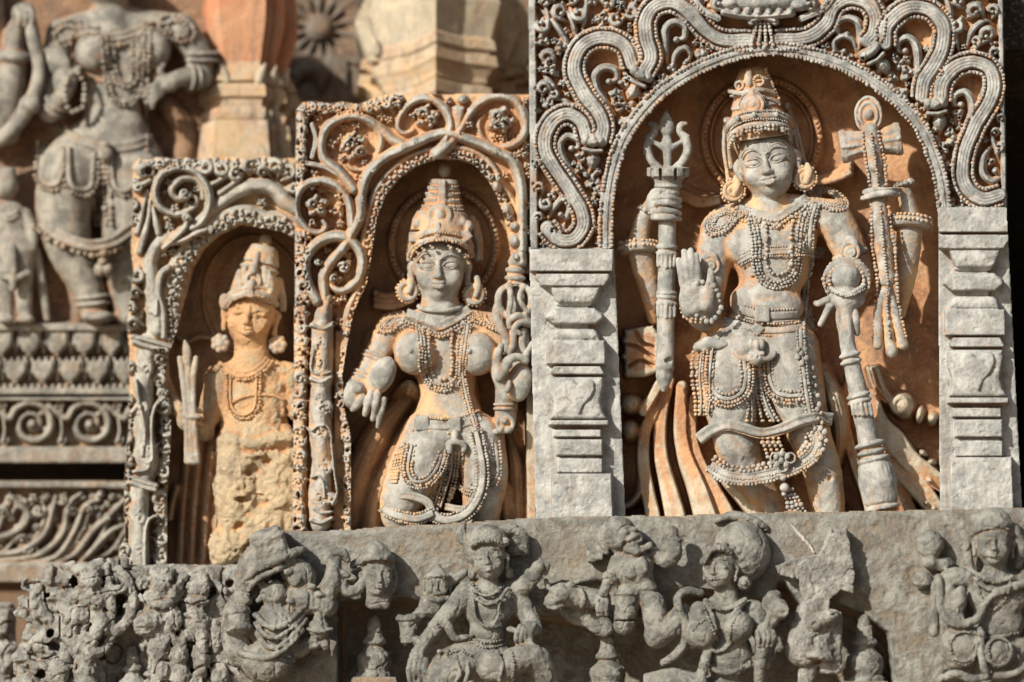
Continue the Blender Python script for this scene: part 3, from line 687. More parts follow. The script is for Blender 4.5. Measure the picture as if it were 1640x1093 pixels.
# the arch: a smooth fillet between two rows of beads
am = spline([((a[0] + b[0]) / 2, (a[1] + b[1]) / 2) for a, b in zip(resample(spline(ARC_OUT, 4), 46), resample(spline(ARC_IN, 4), 42))] if False else resample(spline([(970, 400), (971, 337), (979, 279), (998, 222), (1031, 175), (1067, 140), (1117, 110), (1172, 88), (1223, 79), (1275, 81), (1333, 97), (1375, 116), (1415, 142), (1449, 172), (1477, 208), (1495, 250), (1507, 290), (1513, 336)], 4), 6), 3)
R.stroke(am, 12.2, -44, 40, 'flat'); R.stroke(am, 4.4, -10, 9, 'flat', (0,), 1.2, 1)
R.stroke(offset(am, 6.2), 1.2, 0, 3, 'round', mode='cut'); R.stroke(offset(am, -6.2), 1.2, 0, 3, 'round', mode='cut')
R.rough(.45, 4, 1.4, 24, 3); R.chips(420, 5, 1.5, 4.5, .38); R.chips(26, 55, 5, 10, .3)
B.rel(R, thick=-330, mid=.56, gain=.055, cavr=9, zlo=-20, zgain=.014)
for C, r in BEADS:
    Q = resample(C, r * 2.1); Q = Q[(Q[:, 0] > 849) & (Q[:, 0] < 1610) & (Q[:, 1] > -30) & (Q[:, 1] < 398)]; z = R.at(Q); ok = (z < 0) & (z > -30); Q = Q[ok]
    if len(Q): B.beads(lift(Q, 0) * [1, 1, 0] + np.column_stack([0 * Q, R.at(Q) + .6]), r, .52)
for C in (offset(am, 9.6), offset(am, -9.4)):
    Q = resample(C, 6.4); Q = Q[(Q[:, 1] < 398)]; B.beads(np.column_stack([Q, np.full(len(Q), -3.0)]), 3.3, .55)
for C in TAS: Q = resample(C, 6); B.beads(np.column_stack([Q, np.full(len(Q), 2.5)]), 3.0, .45)
make('scroll_arch', B, WB, M_STONE, panel)
# ---- back of the niche: halo, flying scarf, drapery ribbons
BK = -142
R = Rel(954, 60, 1545, 850, 1.5, BK)
def rib(pts, w, z0, h, kind='flat', gr=(), gd=2.0, gw=1.4): R.stroke(spline(pts, 3), w, z0, h if h < 15 else h + 30, kind, gr, gd, gw)
R.ball(1220, 222, 88, 92, BK, 14); R.ball(1220, 222, 78, 82, BK + 2, 14)
R.stroke(ellpts(1220, 222, 92, 94, 110, 430, 60), 7, BK, 24, 'flat', (.0,), 4); R.stroke(ellpts(1220, 222, 81, 83, 110, 430, 60), 2.5, BK + 12, 10, 'round')
for v in (0, 8, 16): rib([(1150, 316 + v * .5), (1120, 312 + v), (1095, 302 + v), (1075, 298 + v)], 7, BK, 14 + v * .5, 'flat', (.4,))
for v in (0, 8, 16): rib([(1300, 288 + v * .3), (1330, 282 + v * .5), (1360, 262 + v)], 7, BK, 16 + v * .5, 'flat', (.4,))
rib([(1062, 610), (1050, 650), (1034, 690), (1030, 735), (1036, 780), (1046, 830), (1046, 860)], [9, 10, 11, 12, 13, 15], BK, 56, 'flat')
rib([(1072, 610), (1062, 650), (1057, 690), (1059, 735), (1070, 780), (1082, 830), (1084, 860)], [10, 11, 12, 14, 17, 20], BK, 66, 'flat')
rib([(1092, 620), (1090, 660), (1090, 695), (1098, 735), (1115, 780), (1130, 830), (1134, 860)], [11, 12, 13, 16, 19, 22], BK, 70, 'flat')
rib([(1112, 640), (1108, 690), (1118, 735), (1140, 780), (1165, 830), (1172, 860)], [10, 10, 12, 15, 18], BK, 54, 'flat')
rib([(1170, 770), (1195, 800), (1225, 840)], 16, BK, 50, 'flat')
R.poly([(1000, 528), (1046, 520), (1060, 540), (1060, 596), (1030, 606), (1000, 604)], BK + 70, 8)
for a, b, c in (((1000, 552), (1020, 556), (1046, 572)), ((1016, 528), (1028, 548), (1046, 556)), ((1006, 588), (1026, 578), (1046, 586))): R.stroke(spline([a, b, c], 2), 3.0, BK + 72, 14, 'round', mode='cut')
for x, y in ((1001, 546), (1000, 572), (1006, 600)): R.ball(x, y, 7, 8, BK, 72)
R.ball(1012, 648, 22, 18, BK, 76); R.ball(1010, 690, 18, 20, BK, 70); rib([(1030, 660), (1045, 635), (1056, 615)], 9, BK, 40); R.ball(1014, 650, 4, 4, BK + 76, 8, mode='cut')
rib([(1000, 812), (1012, 806), (1024, 790), (1028, 760)], 8, BK, 40, 'round')
# right side: fan of cloth, conch and ribbons
rib([(1316, 590), (1336, 640), (1346, 690), (1342, 740)], [14, 20, 18, 12], BK, 62, 'round', (.2, .6), 4)
for k in range(3): rib([(1390 + k * 7, 590), (1400 + k * 8, 620 + k * 2), (1416 + k * 8, 642), (1440, 650)], 6, BK, 34 + k * 6, 'round')
R.ball(1447, 650, 22, 26, BK, 88, -30); R.curl(1444, 648, 15, 120, 1.1, 6, BK + 68, 18); R.ball(1473, 665, 9, 16, BK, 84, 10); R.ball(1493, 671, 12, 12, BK, 78)
rib([(1360, 600), (1352, 660), (1366, 730), (1390, 800), (1402, 850)], [7, 8, 10, 11, 12], BK, 36)
rib([(1396, 640), (1408, 680), (1432, 706), (1460, 740), (1500, 770), (1520, 782)], [14, 18, 20, 18, 17, 15], BK, 62)
rib([(1396, 690), (1420, 730), (1452, 762), (1486, 800), (1510, 840)], [12, 17, 18, 18, 16], BK, 50)
rib([(1424, 760), (1446, 790), (1464, 830), (1470, 860)], [9, 11, 12], BK, 36)
for x, y in ((1478, 726), (1492, 740), (1484, 806), (1496, 815), (1490, 770)): R.ball(x, y, 9, 6, BK, 92, 35)
R.rough(.5, 5, 2.6, 40, 8); R.chips(120, 6, 2, 6, .25)
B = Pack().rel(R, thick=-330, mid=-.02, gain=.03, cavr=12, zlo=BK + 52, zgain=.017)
Q = resample(ellpts(1220, 222, 92, 94, 118, 422, 90), 8); B.beads(lift(Q, BK + 24), 4.4, .25)
make('back_slab', B, WB, M_BACK, panel)

# ---- the figure
V = Vol(984, 300, -150, 1500, 856, 16, 1.8)
V.cone((1234, 380, -112), (1222, 600, -112), 46, 56, k=6); V.cone((1200, 600, -112), (1250, 850, -116), 30, 20, k=6); V.cone((1290, 600, -112), (1330, 850, -110), 28, 20, k=6); V.cone((1046, 508, -96), (1046, 512, -140), 10, 12, k=4); V.cone((1440, 500, -96), (1440, 500, -140), 11, 12, k=4)
V.cone((1229, 296, -56), (1234, 350, -60), 25, 30, k=8)
for a, b in (((1200, 338, -60), (1152, 364, -62)), ((1268, 330, -60), (1334, 346, -62))): V.cone(a, b, 20, 25, k=12)
V.ell((1232, 385, -64), (78, 58, 42), (-8, 0, 0), k=14); V.ell((1238, 432, -64), (56, 52, 38), (0, 0, 0), k=16)
V.ell((1192, 392, -40), (30, 27, 17), (-8, 0, 0), k=12); V.ell((1272, 382, -40), (30, 27, 17), (-8, 0, 0), k=12)
for x, y in ((1199, 400), (1299, 384)): V.ell((x, y, -24), (3.4, 3.4, 3.5), k=1.5)
V.ell((1228, 488, -52), (60, 38, 34), (8, 0, 0), k=16); V.ell((1222, 560, -64), (84, 56, 44), (6, 0, 0), k=18)
V.ell((1226, 472, -14), (4, 3.4, 6), k=2, mode='cut'); V.ell((1226, 478, -18), (20, 5, 5), k=8, mode='cut')
# near arms
V.tube([(1152, 370, -60), (1142, 420, -56), (1134, 470, -52), (1130, 506, -48)], [30, 29, 26, 24], k=8)
V.tube([(1130, 508, -46), (1122, 505, -30), (1114, 490, -14)], [24, 22, 19], k=8)
V.tube([(1336, 352, -62), (1356, 390, -62), (1372, 430, -62)], [31, 29, 26], k=8); V.tube([(1374, 440, -60), (1352, 474, -40), (1334, 486, -26)], [24, 17, 13], k=6)
# open left palm with rosary
V.ell((1111, 470, -6), (21, 33, 14), (-12, 0, 0), k=6); V.ell((1101, 488, -6), (13, 22, 13), (-14, 0, 0), k=6)
for a, b, r in (((1094, 456), (1087, 417), 6.2), ((1102, 452), (1096, 404), 6.6), ((1111, 450), (1106, 402), 6.6), ((1119, 450), (1115, 409), 6.0)):
    V.tube([(a[0], a[1], -2), ((a[0] + b[0]) / 2, (a[1] + b[1]) / 2, 1), (b[0], b[1], -5)], [r, r, r * .8], k=1.5)
V.ell((1133, 478, 0), (14, 23, 14), (10, 0, 0), k=4); V.tube([(1137, 466, 4), (1139, 448, 6), (1138, 433, 2)], [9, 7.4, 5], k=3)
# rear arms
V.tube([(1047, 512, -86), (1042, 470, -74), (1032, 430, -64), (1026, 404, -60)], [9, 17, 20, 21], k=6)
V.tube([(1021, 398, -60), (1028, 360, -54), (1040, 332, -46)], [18, 14, 11], k=5); V.ell((1046, 326, -36), (13, 15, 14), (20, 0, 0), k=5)
for y0, y1, y2 in ((316, 315, 322), (327, 325, 331), (338, 337, 342), (347, 348, 351)): finger(V, [(1046, y0 + 2, -26), (1058, y1, -14), (1074, y1 + 1, -14), (1089, y2, -30)], 5.2, 1.5)
V.tube([(1042, 316, -34), (1050, 306, -24), (1064, 304, -20)], [6, 5.4, 4], k=3)
V.tube([(1441, 500, -88), (1448, 450, -76), (1454, 405, -64), (1457, 372, -60)], [10, 18, 20, 21], k=6)
V.tube([(1458, 350, -58), (1453, 325, -54), (1446, 300, -46)], [16, 14, 11], k=5); V.ell((1440, 288, -38), (12, 16, 13), (-12, 0, 0), k=5)
for (y0, x2, y2) in ((276, 1400, 282), (287, 1392, 296), (299, 1384, 308), (309, 1382, 318)): finger(V, [(1438, y0 + 2, -28), (1424, y0, -12), (1408, y0 + 2, -10), (x2, y2, -24)], 5.4, 1.5)
V.tube([(1442, 280, -30), (1439, 262, -24), (1434, 248, -26)], [6.5, 5.5, 4], k=3)
# fingers of the front right hand on the mace
for p in ([(1338, 478, -14), (1326, 480, -6), (1312, 486, -8), (1307, 486, -14)], [(1336, 488, -14), (1328, 492, -6), (1321, 506, -8), (1314, 520, -14)], [(1346, 494, -10), (1344, 506, -2), (1346, 524, -4), (1348, 534, -10)], [(1356, 494, -8), (1358, 508, 2), (1360, 524, 0), (1362, 538, -6)], [(1366, 492, -10), (1370, 506, -2), (1372, 522, -4), (1373, 534, -10)]): finger(V, p, 6, 2)
# legs
V.tube([(1180, 560, -60), (1172, 620, -50), (1172, 676, -42), (1180, 712, -44)], [52, 48, 38, 33], k=10)
V.tube([(1180, 712, -46), (1196, 752, -56), (1226, 796, -72), (1262, 856, -84)], [34, 30, 25, 20], k=8)
V.tube([(1262, 560, -62), (1276, 630, -56), (1298, 700, -56), (1318, 760, -60), (1332, 856, -66)], [50, 46, 34, 31, 24], k=10)
V.warp(1.0, 9, 6, 2)
gq = np.random.default_rng(66)
for _ in range(60):
    x, y = gq.uniform(1100, 1360), gq.uniform(340, 840); V.ell((x, y, gq.uniform(-40, 0)), gq.uniform(2, 5.5, 3), k=1.5, mode='cut')
FB = Front(V, -106)
fig = thing('deity_statue', 'four-armed male deity in the tall grey niche, with trident, rosary and mace', 'statue', WB, 1240, 835, -60)
V2 = Vol(1150, 196, -110, 1310, 346, 20, 1.05)
hp = head(V2, (1229, 262, -50), 1.0, (-12, -4, 3)); V2.cone((1229, 290, -56), (1233, 344, -60), 25, 29, k=8)
V2.ell(hp(5, 28, 45), (5, 3, 3), (20, 0, 0), k=1, mode='cut'); V2.warp(.5, 9, 4)
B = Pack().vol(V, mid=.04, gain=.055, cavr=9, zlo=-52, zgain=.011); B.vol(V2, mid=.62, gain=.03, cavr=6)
make('body', B, WB, M_FIG, fig)
# collar, bead strings, strap
B = Pack()
C = path(FB, [(1180, 338), (1200, 345), (1222, 350), (1244, 354), (1262, 344), (1280, 332), (1296, 318)], 1)
B.add(*sweep(offset(C, -4), 8, 3.5, FB, 'edge', .75)); B.string(offset(C, 6) + [0, 0, 3], 3.0, wear=.5); B.string(offset(C, 12) + [0, 0, 2], 2.6, wear=.45); B.string(offset(C, 0) + [0, 0, 4], 1.7, 6, wear=.5)
B.beads(FB.lay([(1245, 358), (1245, 365), (1241, 361), (1249, 361)], 4), 3.6, .6)
for o in (-5.4, 0, 5.4): B.string(FB.lay(offset(spline([(1203, 352), (1210, 380), (1212, 426), (1221, 447), (1241, 457), (1264, 450), (1277, 433), (1281, 395), (1286, 353), (1296, 330)], 2), o), 3 + (0 if o else 1)), 2.9, wear=.6)
B.string(path(FB, [(1226, 357), (1228, 395), (1227, 422), (1237, 438), (1254, 438), (1267, 425), (1267, 384), (1270, 348)], 4), 3.7, wear=.55)
make('necklace', B, WB, M_FIG, fig)
B = Pack(); C = path(FB, [(1180, 420), (1206, 407), (1240, 403), (1270, 402), (1298, 402), (1320, 407)], 1)
B.add(*sweep(C, 6, 3.2, FB, 'edge', .6)); B.string(offset(C, -7.5) + [0, 0, 1.5], 1.9, 4, .5); B.string(offset(C, 7.5) + [0, 0, 1.5], 1.9, 4, .5)
make('chest_strap', B, WB, M_FIG, fig)
for sx, cx, cy, rx, ry, rot in ((-1, 1156, 353, 31, 18, -38), (1, 1327, 318, 33, 16, 24)):
    B = Pack()
    for q, r in ((1, 3.0), (.72, 2.4), (.45, 2.2)):
        B.string(path(FB, ellpts(cx, cy, rx * q, ry * q, 0, 350, 26, rot), 3, closed=True), r, wear=.5, closed=True)
    for q in (.86, .58): C = path(FB, ellpts(cx, cy, rx * q, ry * q, 0, 360, 26, rot), 1.5); B.add(*sweep(C, 2.2, 3, None, 'round', .6))
    for q in np.linspace(-.8, .8, 4): B.string(path(FB, [(cx - sx * rx * .6, cy - ry * q * .3), (cx - sx * (rx + 14), cy - 12 - 8 * abs(q))], 3), 2.2, wear=.5)
    make('shoulder_ornament', B, WB, M_FIG, fig)
# long garland
B = Pack(); G1 = [(1308, 326), (1300, 352), (1297, 384), (1295, 426), (1288, 460), (1286, 489), (1282, 527), (1285, 573), (1289, 610), (1296, 655), (1306, 690)]
C = path(FB, G1, 3); B.add(*sweep(C, 4, 5, None, 'round', .7))
for o in (-5.5, 5.5): B.string(offset(C, o) + [0, 0, 2], 2.8, wear=.62)
G2 = [(1306, 688), (1312, 706), (1302, 730), (1276, 748), (1250, 757), (1222, 764), (1190, 768), (1158, 762), (1136, 748)]
C = spline(G2, 2.5); C = lift(C, [-22, -18, -10, -4, -2, -4, -10, -20]); B.add(*sweep(offset(C, 5), 7, 7, None, 'edge', .7, drop=9)); B.add(*sweep(offset(C, -4), 5, 7, None, 'round', .65, drop=9))
for o, r in ((13, 3.6), (-.5, 2.4), (-9, 3.0), (19, 4.2)): B.string(offset(C, o) + [0, 0, 5 if o < 15 else 1], r, wear=.5)
D = resample(spline([(1300, 590), (1306, 625), (1312, 660), (1320, 700), (1314, 728)], 2), 7.5); B.beads(np.column_stack([D + np.tile([[2, 0], [-4, 2]], (len(D), 1))[:len(D)], np.linspace(-22, -8, len(D))]), 4.6, .6)
for x, y in ((1284, 566), (1290, 560), (1278, 572), (1292, 574), (1285, 582), (1279, 560)): B.beads(FB.lay([(x, y)], 6), 6, .8)
for x, y in ((1252, 738), (1244, 732), (1262, 731), (1246, 744), (1260, 745), (1253, 727)): B.beads([(x, y, 4)], 6.2, .7)
for p in (ellpts(1242, 734, 8, 8), ellpts(1266, 734, 8, 8), ellpts(1254, 748, 8, 8)): B.add(*sweep(lift(p, 3), 1.8, 5, None, 'round', .7))
B.beads([(1255, 768, 0), (1256, 780, -2)], 8.5, .75); B.beads([(1256, 791, -4)], 5, .7)
for dx in (-9, -2, 5, 12): C = lift(spline([(1262 + dx * .5, 786), (1270 + dx, 806), (1282 + dx * 1.3, 838)], 2), [-12, -10, -14]); B.string(C, 3.4, wear=.5)
make('garland', B, WB, M_FIG, fig)
# girdle
B = Pack()
C1 = path(FB, [(1166, 492), (1186, 497), (1209, 503), (1240, 506), (1284, 503), (1300, 500)], 1); C2 = path(FB, [(1158, 514), (1184, 520), (1213, 527), (1244, 529), (1282, 525), (1304, 520)], 1)
B.add(*sweep(C1, 7.5, 4, FB, 'flat', .72, drop=8)); B.add(*sweep(C2, 6.5, 4.5, FB, 'flat', .68, drop=8)); B.add(*sweep(offset(C1, 9.5), 2, 3.5, FB, 'round', .5))
for c, o in ((C1, -9.5), (C1, 13), (C2, 9.5)): B.string(offset(c, o) + [0, 0, 2.5], 2.5, wear=.42)
for x, y, w, t in ((1221, 504, 12, 0), (1213, 527, 11, 45)):
    z = FB(np.array([[x, y]]))[0]; Q = Vol(x - 22, y - 22, z - 10, x + 22, y + 22, z + 14, 1.2); Q.box((x, y, z), (w * (.78 if t else 1), w * (.78 if t else 1) , 8), 2, (t, 0, 0)); B.vol(Q, mid=.85)
make('girdle', B, WB, M_FIG, fig)
# waistcloth with its swags of beads
B = Pack()
for pts in ([(1140, 556), (1138, 600), (1144, 628), (1164, 639), (1187, 629), (1194, 606), (1192, 578)], [(1230, 580), (1233, 608), (1242, 627), (1259, 634), (1286, 633)]):
    C = path(FB, pts, 1); B.add(*sweep(C, 3.4, 4.4, FB, 'flat', .75))
    for o, r in ((-6.8, 3.2), (7, 2.8), (12.5, 2.6)): B.string(offset(C, o) + [0, 0, 2.4], r, wear=.5 if o < 0 else .4)
for k in range(5):
    C = path(FB, [(1112 + k * 8.5, 557), (1108 + k * 8.2, 600), (1113 + k * 7, 640), (1114 + k * 6, 664)], 3); C[:, 2] = np.maximum(C[:, 2], -58 + k * 9); B.string(C, 3.4, wear=.38)
    if k in (2, 4): B.add(*sweep(offset(C, 4) + [0, 0, 2], 1.8, 3, None, 'round', .6))
for dx in (-14, -7, 0, 7, 14):
    C = path(FB, [(1207 + dx * .8, 586), (1209 + dx, 620), (1215 + dx * 1.2, 650), (1221 + dx * 1.8, 674)], 2); C[:, 2] = np.maximum(C[:, 2], -26); B.string(C, 3.1, wear=.5)
for dx in (-10, 10): C = path(FB, [(1207 + dx * .8, 586), (1209 + dx, 620), (1216 + dx * 1.2, 650), (1222 + dx * 1.8, 676)], 2); C[:, 2] = np.maximum(C[:, 2], -24); B.add(*sweep(C, 2.6, 4, None, 'round', .65))
for dx in (-8, 0, 8, 16): C = lift(spline([(1228 + dx, 690), (1232 + dx * 1.1, 712), (1240 + dx * 1.2, 732)], 2), [-12, -6, -4]); B.string(C, 3.4, wear=.45)
Q = Vol(1170, 540, -44, 1252, 600, 20, 1.3)
Q.ell((1210, 574, -10), (14, 13, 13), k=3); Q.ell((1212, 556, -12), (6, 12, 10), k=3); Q.ell((1203, 552, -14), (5, 10, 8)); Q.ell((1221, 552, -14), (5, 10, 8)); Q.box((1212, 566, -8), (13, 3, 9), 2)
for d in (-1, 1): Q.tube([(1210 + d * 8, 574, -8), (1210 + d * 20, 574, -9), (1210 + d * 28, 570, -9), (1210 + d * 31, 565, -9)], [6, 5.5, 4.5, 3.5], k=2); Q.ell((1210 + d * 4.5, 572, 2), (2.4, 2.4, 3), k=1, mode='cut')
B.vol(Q, mid=.8, gain=.08, cavr=4)
Q = Vol(1110, 530, -60, 1170, 572, 6, 1.4); Q.tube([(1118, 556, -38), (1134, 548, -22), (1150, 552, -16), (1162, 552, -14)], [8, 9, 8, 5], k=3); Q.tube([(1130, 560, -28), (1140, 552, -20)], 6); Q.tube([(1150, 540, -24), (1158, 530, -24)], 6); B.vol(Q, mid=.75, cavr=4)
make('waistcloth', B, WB, M_FIG, fig)
B = Pack(); C = lift(spline([(1118, 704), (1140, 688), (1165, 680), (1192, 686), (1220, 693), (1252, 686), (1283, 673), (1312, 668), (1334, 672)], 2.5), [-34, -12, 0, -4, -10, -6, -4, -14, -34])
B.add(*sweep(C, [10, 9, 9, 8, 7, 9, 9, 10], 6, None, 'edge', .78, drop=14)); B.add(*sweep(offset(C, 9) + [0, 0, -2], 1.6, 4, None, 'round', .5))
make('scarf', B, WB, M_FIG, fig)
# crown
V = Vol(1146, 100, -146, 1304, 302, 12, 1.3)
V.cone((1212, 170, -100), (1214, 220, -110), 40, 44, k=4); V.lathe((1203, 108, -56), (1218, 222, -56), [(0, 15), (.05, 21), (.2, 32), (.22, 28), (.38, 37), (.41, 33), (.55, 42), (.58, 39), (.7, 45), (1, 47)], k=2)
V.tube([(1166, 208, -44), (1173, 197, -24), (1191, 188, -11), (1215, 184, -6), (1241, 184, -11), (1259, 190, -24), (1266, 200, -44)], 7, k=3, fz=.8)
V.tube([(1168, 226, -40), (1175, 213, -20), (1193, 203, -8), (1217, 198, -3), (1243, 198, -8), (1260, 203, -20), (1268, 214, -40)], 4.6, k=2)
for r, t in ((17, 3), (10.5, 2.6)): torus(V, (1205, 168, -12 + (17 - r) * .3), r, t, (0, -6, 14))
V.ell((1205, 168, -12), (6, 6, 7)); V.ell((1205, 168, -20), (20, 20, 10), k=4)
V.ell((1199, 126, -26), (7, 16, 8), k=2); torus(V, (1215, 130, -26), 8, 2.6); torus(V, (1184, 137, -28), 6, 2.4); V.ell((1199, 148, -20), (9, 7, 8), k=2); V.ell((1205, 150, -14), (4, 5, 5))
for d, p in ((0, [(1168, 146, -44), (1185, 150, -24), (1196, 147, -18)]), (1, [(1206, 144, -18), (1222, 145, -22), (1240, 152, -40)])): V.tube(p, 4, k=2)
for p in ([(1162, 196, -82), (1160, 215, -82), (1160, 245, -80), (1164, 272, -76), (1167, 292, -70)], [(1166, 200, -76), (1167, 220, -72), (1168, 245, -70), (1171, 268, -68)], [(1262, 172, -84), (1270, 192, -82), (1278, 216, -80), (1284, 240, -78), (1288, 260, -72)], [(1264, 180, -78), (1271, 206, -74), (1276, 232, -72), (1280, 252, -70)]): V.tube(p, [3.6, 3.4, 3.4, 3.2, 4], k=2)
V.ell((1165, 193, -72), (7, 6, 8)); V.ell((1261, 170, -74), (6, 6, 8)); V.warp(.6, 6, 3)
B = Pack().vol(V, mid=.20, gain=.07, cavr=5)
for pts, r, w in (([(1167, 203, -38), (1174, 190, -16), (1192, 181, -4), (1215, 177, 1), (1241, 177, -4), (1258, 184, -16), (1265, 193, -36)], 1.9, .6), ([(1166, 216, -38), (1174, 204, -16), (1192, 195, -3), (1215, 191, 3), (1242, 191, -3), (1259, 196, -16), (1267, 207, -36)], 1.9, .6)): B.string(spline(pts, 2), r, 4.2, w)
C = resample(spline([(1169, 231, -38), (1176, 218, -17), (1194, 207, -3), (1218, 202, 2), (1244, 202, -4), (1261, 208, -18), (1268, 220, -38)], 2), 6)
g = np.random.default_rng(4)
for dz in (0, 5): B.beads(C + g.uniform(-1, 1, C.shape) + [0, dz, 1 - dz * .3], 3.4, .55)
for x, y, z in ((1182, 190, -6), (1208, 184, 2), (1244, 184, -4)): B.beads([(x, y, z)], 5, .8)
B.string(spline([(1226, 112, -42), (1236, 132, -42), (1247, 158, -42)], 2), 2.6, 5, .3); B.string(ellpts(1215, 130, 8, 8, 0, 340) .tolist() and lift(ellpts(1215, 130, 8.5, 8.5, 0, 340), -23), 1.8, 3.6, .5); B.string(lift(ellpts(1205, 168, 21, 21, 0, 350), -13), 1.7, 3.6, .5)
B.string(lift(spline([(1170, 155), (1180, 150), (1194, 153)], 2), [-38, -26, -14]), 2.0, 4, .5); B.string(lift(spline([(1216, 152), (1232, 158), (1248, 168)], 2), [-16, -22, -36]), 2.0, 4, .5)
make('crown', B, WB, M_FIG, fig)
for x, y, z in ((1174, 306, -40), (1289, 286, -46)):
    V = Vol(x - 26, y - 30, z - 16, x + 26, y + 26, z + 18, 1.2); V.ell((x, y, z), (17, 17, 8), k=2); torus(V, (x, y, z + 5), 14, 3.4, (0, 10, 0)); torus(V, (x + 1, y, z + 7), 7.5, 3, (0, 10, 0)); V.ell((x + 2, y - 2, z + 4), (4, 4, 6)); V.tube([(x + 4, y - 22, z), (x + 8, y - 10, z + 8), (x + 4, y + 2, z + 9)], [4, 5, 3.5])
    B = Pack().vol(V, mid=.2, gain=.08, cavr=4); B.string(lift(ellpts(x, y, 19, 19, 0, 350), z + 2), 2.8, 6, .4)
    make('earring', B, WB, M_FIG, fig)
# arm rings
def armring(p, d, r, wdt, name='bracelet', w=.4):
    """a beaded ring round a limb at p with axis d"""
    p = np.asarray(p, float); d = np.asarray(d, float) / np.linalg.norm(d); m = r + wdt + 6
    V = Vol(*(p - m), *(p + m), 1.4)
    V.lathe(p - d * wdt, p + d * wdt, [(0, r - 4), (.1, r - 1), (.3, r + 1.5), (.5, r + 3), (.7, r + 1.5), (.9, r - 1), (1, r - 4)], k=1)
    e1 = np.cross(d, [0, 0, 1.0]); e1 /= np.linalg.norm(e1); e2 = np.cross(d, e1); t = np.linspace(0, 2 * pi, max(10, int(2 * pi * r / 6.4)))[:-1, None]
    B = Pack().vol(V, mid=w, gain=.1, cavr=4)
    for o in (-.75, .1): B.beads(p + d * wdt * o + (np.cos(t) * e1 + np.sin(t) * e2) * (r + (2.4 if o > 0 else .5)), 3.2, w)
    return make(name, B, WB, M_FIG, fig)
armring((1022, 399, -58), (.06, 1, .25), 31, 9); armring((1456, 358, -58), (-.06, 1, .25), 34, 9)
armring((1036, 339, -48), (-.5, 1, .1), 12, 4, w=.6); armring((1447, 296, -47), (.3, 1, .1), 12.5, 4, w=.6)
armring((1114, 498, -20), (-.1, .6, -.8), 20, 6, w=.4)
for x, y, d in ((1137, 425, (-.1, 1, 0)), (1362, 404, (.3, 1, 0))):
    V = Vol(x - 40, y - 40, -90, x + 40, y + 40, -2, 1.5); dd = np.array(d) / np.linalg.norm(d); c = np.array([x, y + 4, -58.])
    V.lathe(c - dd * 5, c + dd * 5, [(0, 29), (.5, 31), (1, 29)], k=1); zz = -30
    V.ell((x, y, zz), (16, 16, 7), k=2); torus(V, (x, y, zz + 5), 14, 2.4); torus(V, (x, y, zz + 7), 7.5, 2.2); V.ell((x, y, zz + 6), (4, 4, 4)); V.ell((x, y - 19, zz), (9, 8, 6), k=2); V.ell((x - 8, y - 14, zz + 2), (5, 5, 5)); V.ell((x + 8, y - 14, zz + 2), (5, 5, 5))
    make('armlet', Pack().vol(V, mid=.35, gain=.12, cavr=4), WB, M_FIG, fig)
B = Pack().string(lift(ellpts(1131, 484, 23, 32, -70, 285, 40, -6), [10, 14, 10, 6, 2, -2, 4, 10]), 4.6, 9.2, .75); make('rosary', B, WB, M_FIG, fig)
# trident
V = Vol(1020, 170, -90, 1112, 640, 6, 1.5); zt = -34
V.tube([(1070, 296, zt), (1068, 400, zt), (1066, 520, zt), (1065, 588, zt)], 14, k=2)
V.lathe((1070, 268, zt), (1070, 320, zt), [(0, 28), (.02, 34), (.28, 34), (.34, 26), (.5, 21), (.6, 23), (.68, 17), (.8, 19), (.9, 15), (1, 15)], k=1)
for x in (1044, 1058, 1082, 1096): V.box((x, 280, zt + 26), (2, 10, 10), 1, mode='cut', k=0.5)
for y in (396, 406, 470, 476, 486): V.lathe((1068, y - 4, zt), (1067.6, y + 4, zt), [(0, 14), (.3, 17.5), (.7, 17.5), (1, 14)], k=1)
for y in (408, 488):
    for k in range(-2, 3): V.tube([(1067 + k * 6.4, y, zt + 14 - abs(k) * 2.4), (1067 + k * 6.4, y + 20 - abs(k), zt + 14 - abs(k) * 2.4)], 3.2, k=.8)
V.lathe((1065, 580, zt), (1063, 628, zt), [(0, 13), (.1, 15), (.2, 15.5), (.3, 13), (.5, 14), (.8, 9), (1, 3)], k=2); V.ell((1074, 578, zt + 12), (10, 5, 6), mode='cut', k=2)
V.tube([(1069, 270, zt), (1069, 248, zt), (1068, 232, zt), (1068, 216, zt), (1068, 204, zt), (1067, 190, zt), (1067, 177, zt)], [6, 7, 9, 6.5, 12, 7.5, 1.5], k=2, fz=.75)
for d in (-1, 1):
    V.tube([(1069 + d * 12, 270, zt), (1069 + d * 25, 258, zt), (1069 + d * 32, 240, zt), (1069 + d * 29, 222, zt), (1069 + d * 20, 212, zt), (1069 + d * 21, 201, zt), (1069 + d * 29, 198, zt)], [6, 6.6, 7, 6.6, 5.6, 5, 3.8], k=2)
    V.tube([(1069 + d * 8, 236, zt), (1069 + d * 18, 230, zt), (1069 + d * 27, 226, zt)], [5, 4, 4], k=3); V.tube([(1069 + d * 28, 224, zt), (1069 + d * 34, 218, zt)], [5, 2.5], k=2)
V.warp(.8, 7, 8); make('trident', Pack().vol(V, mid=.72, gain=.09, cavr=5), WB, M_FIG, fig)
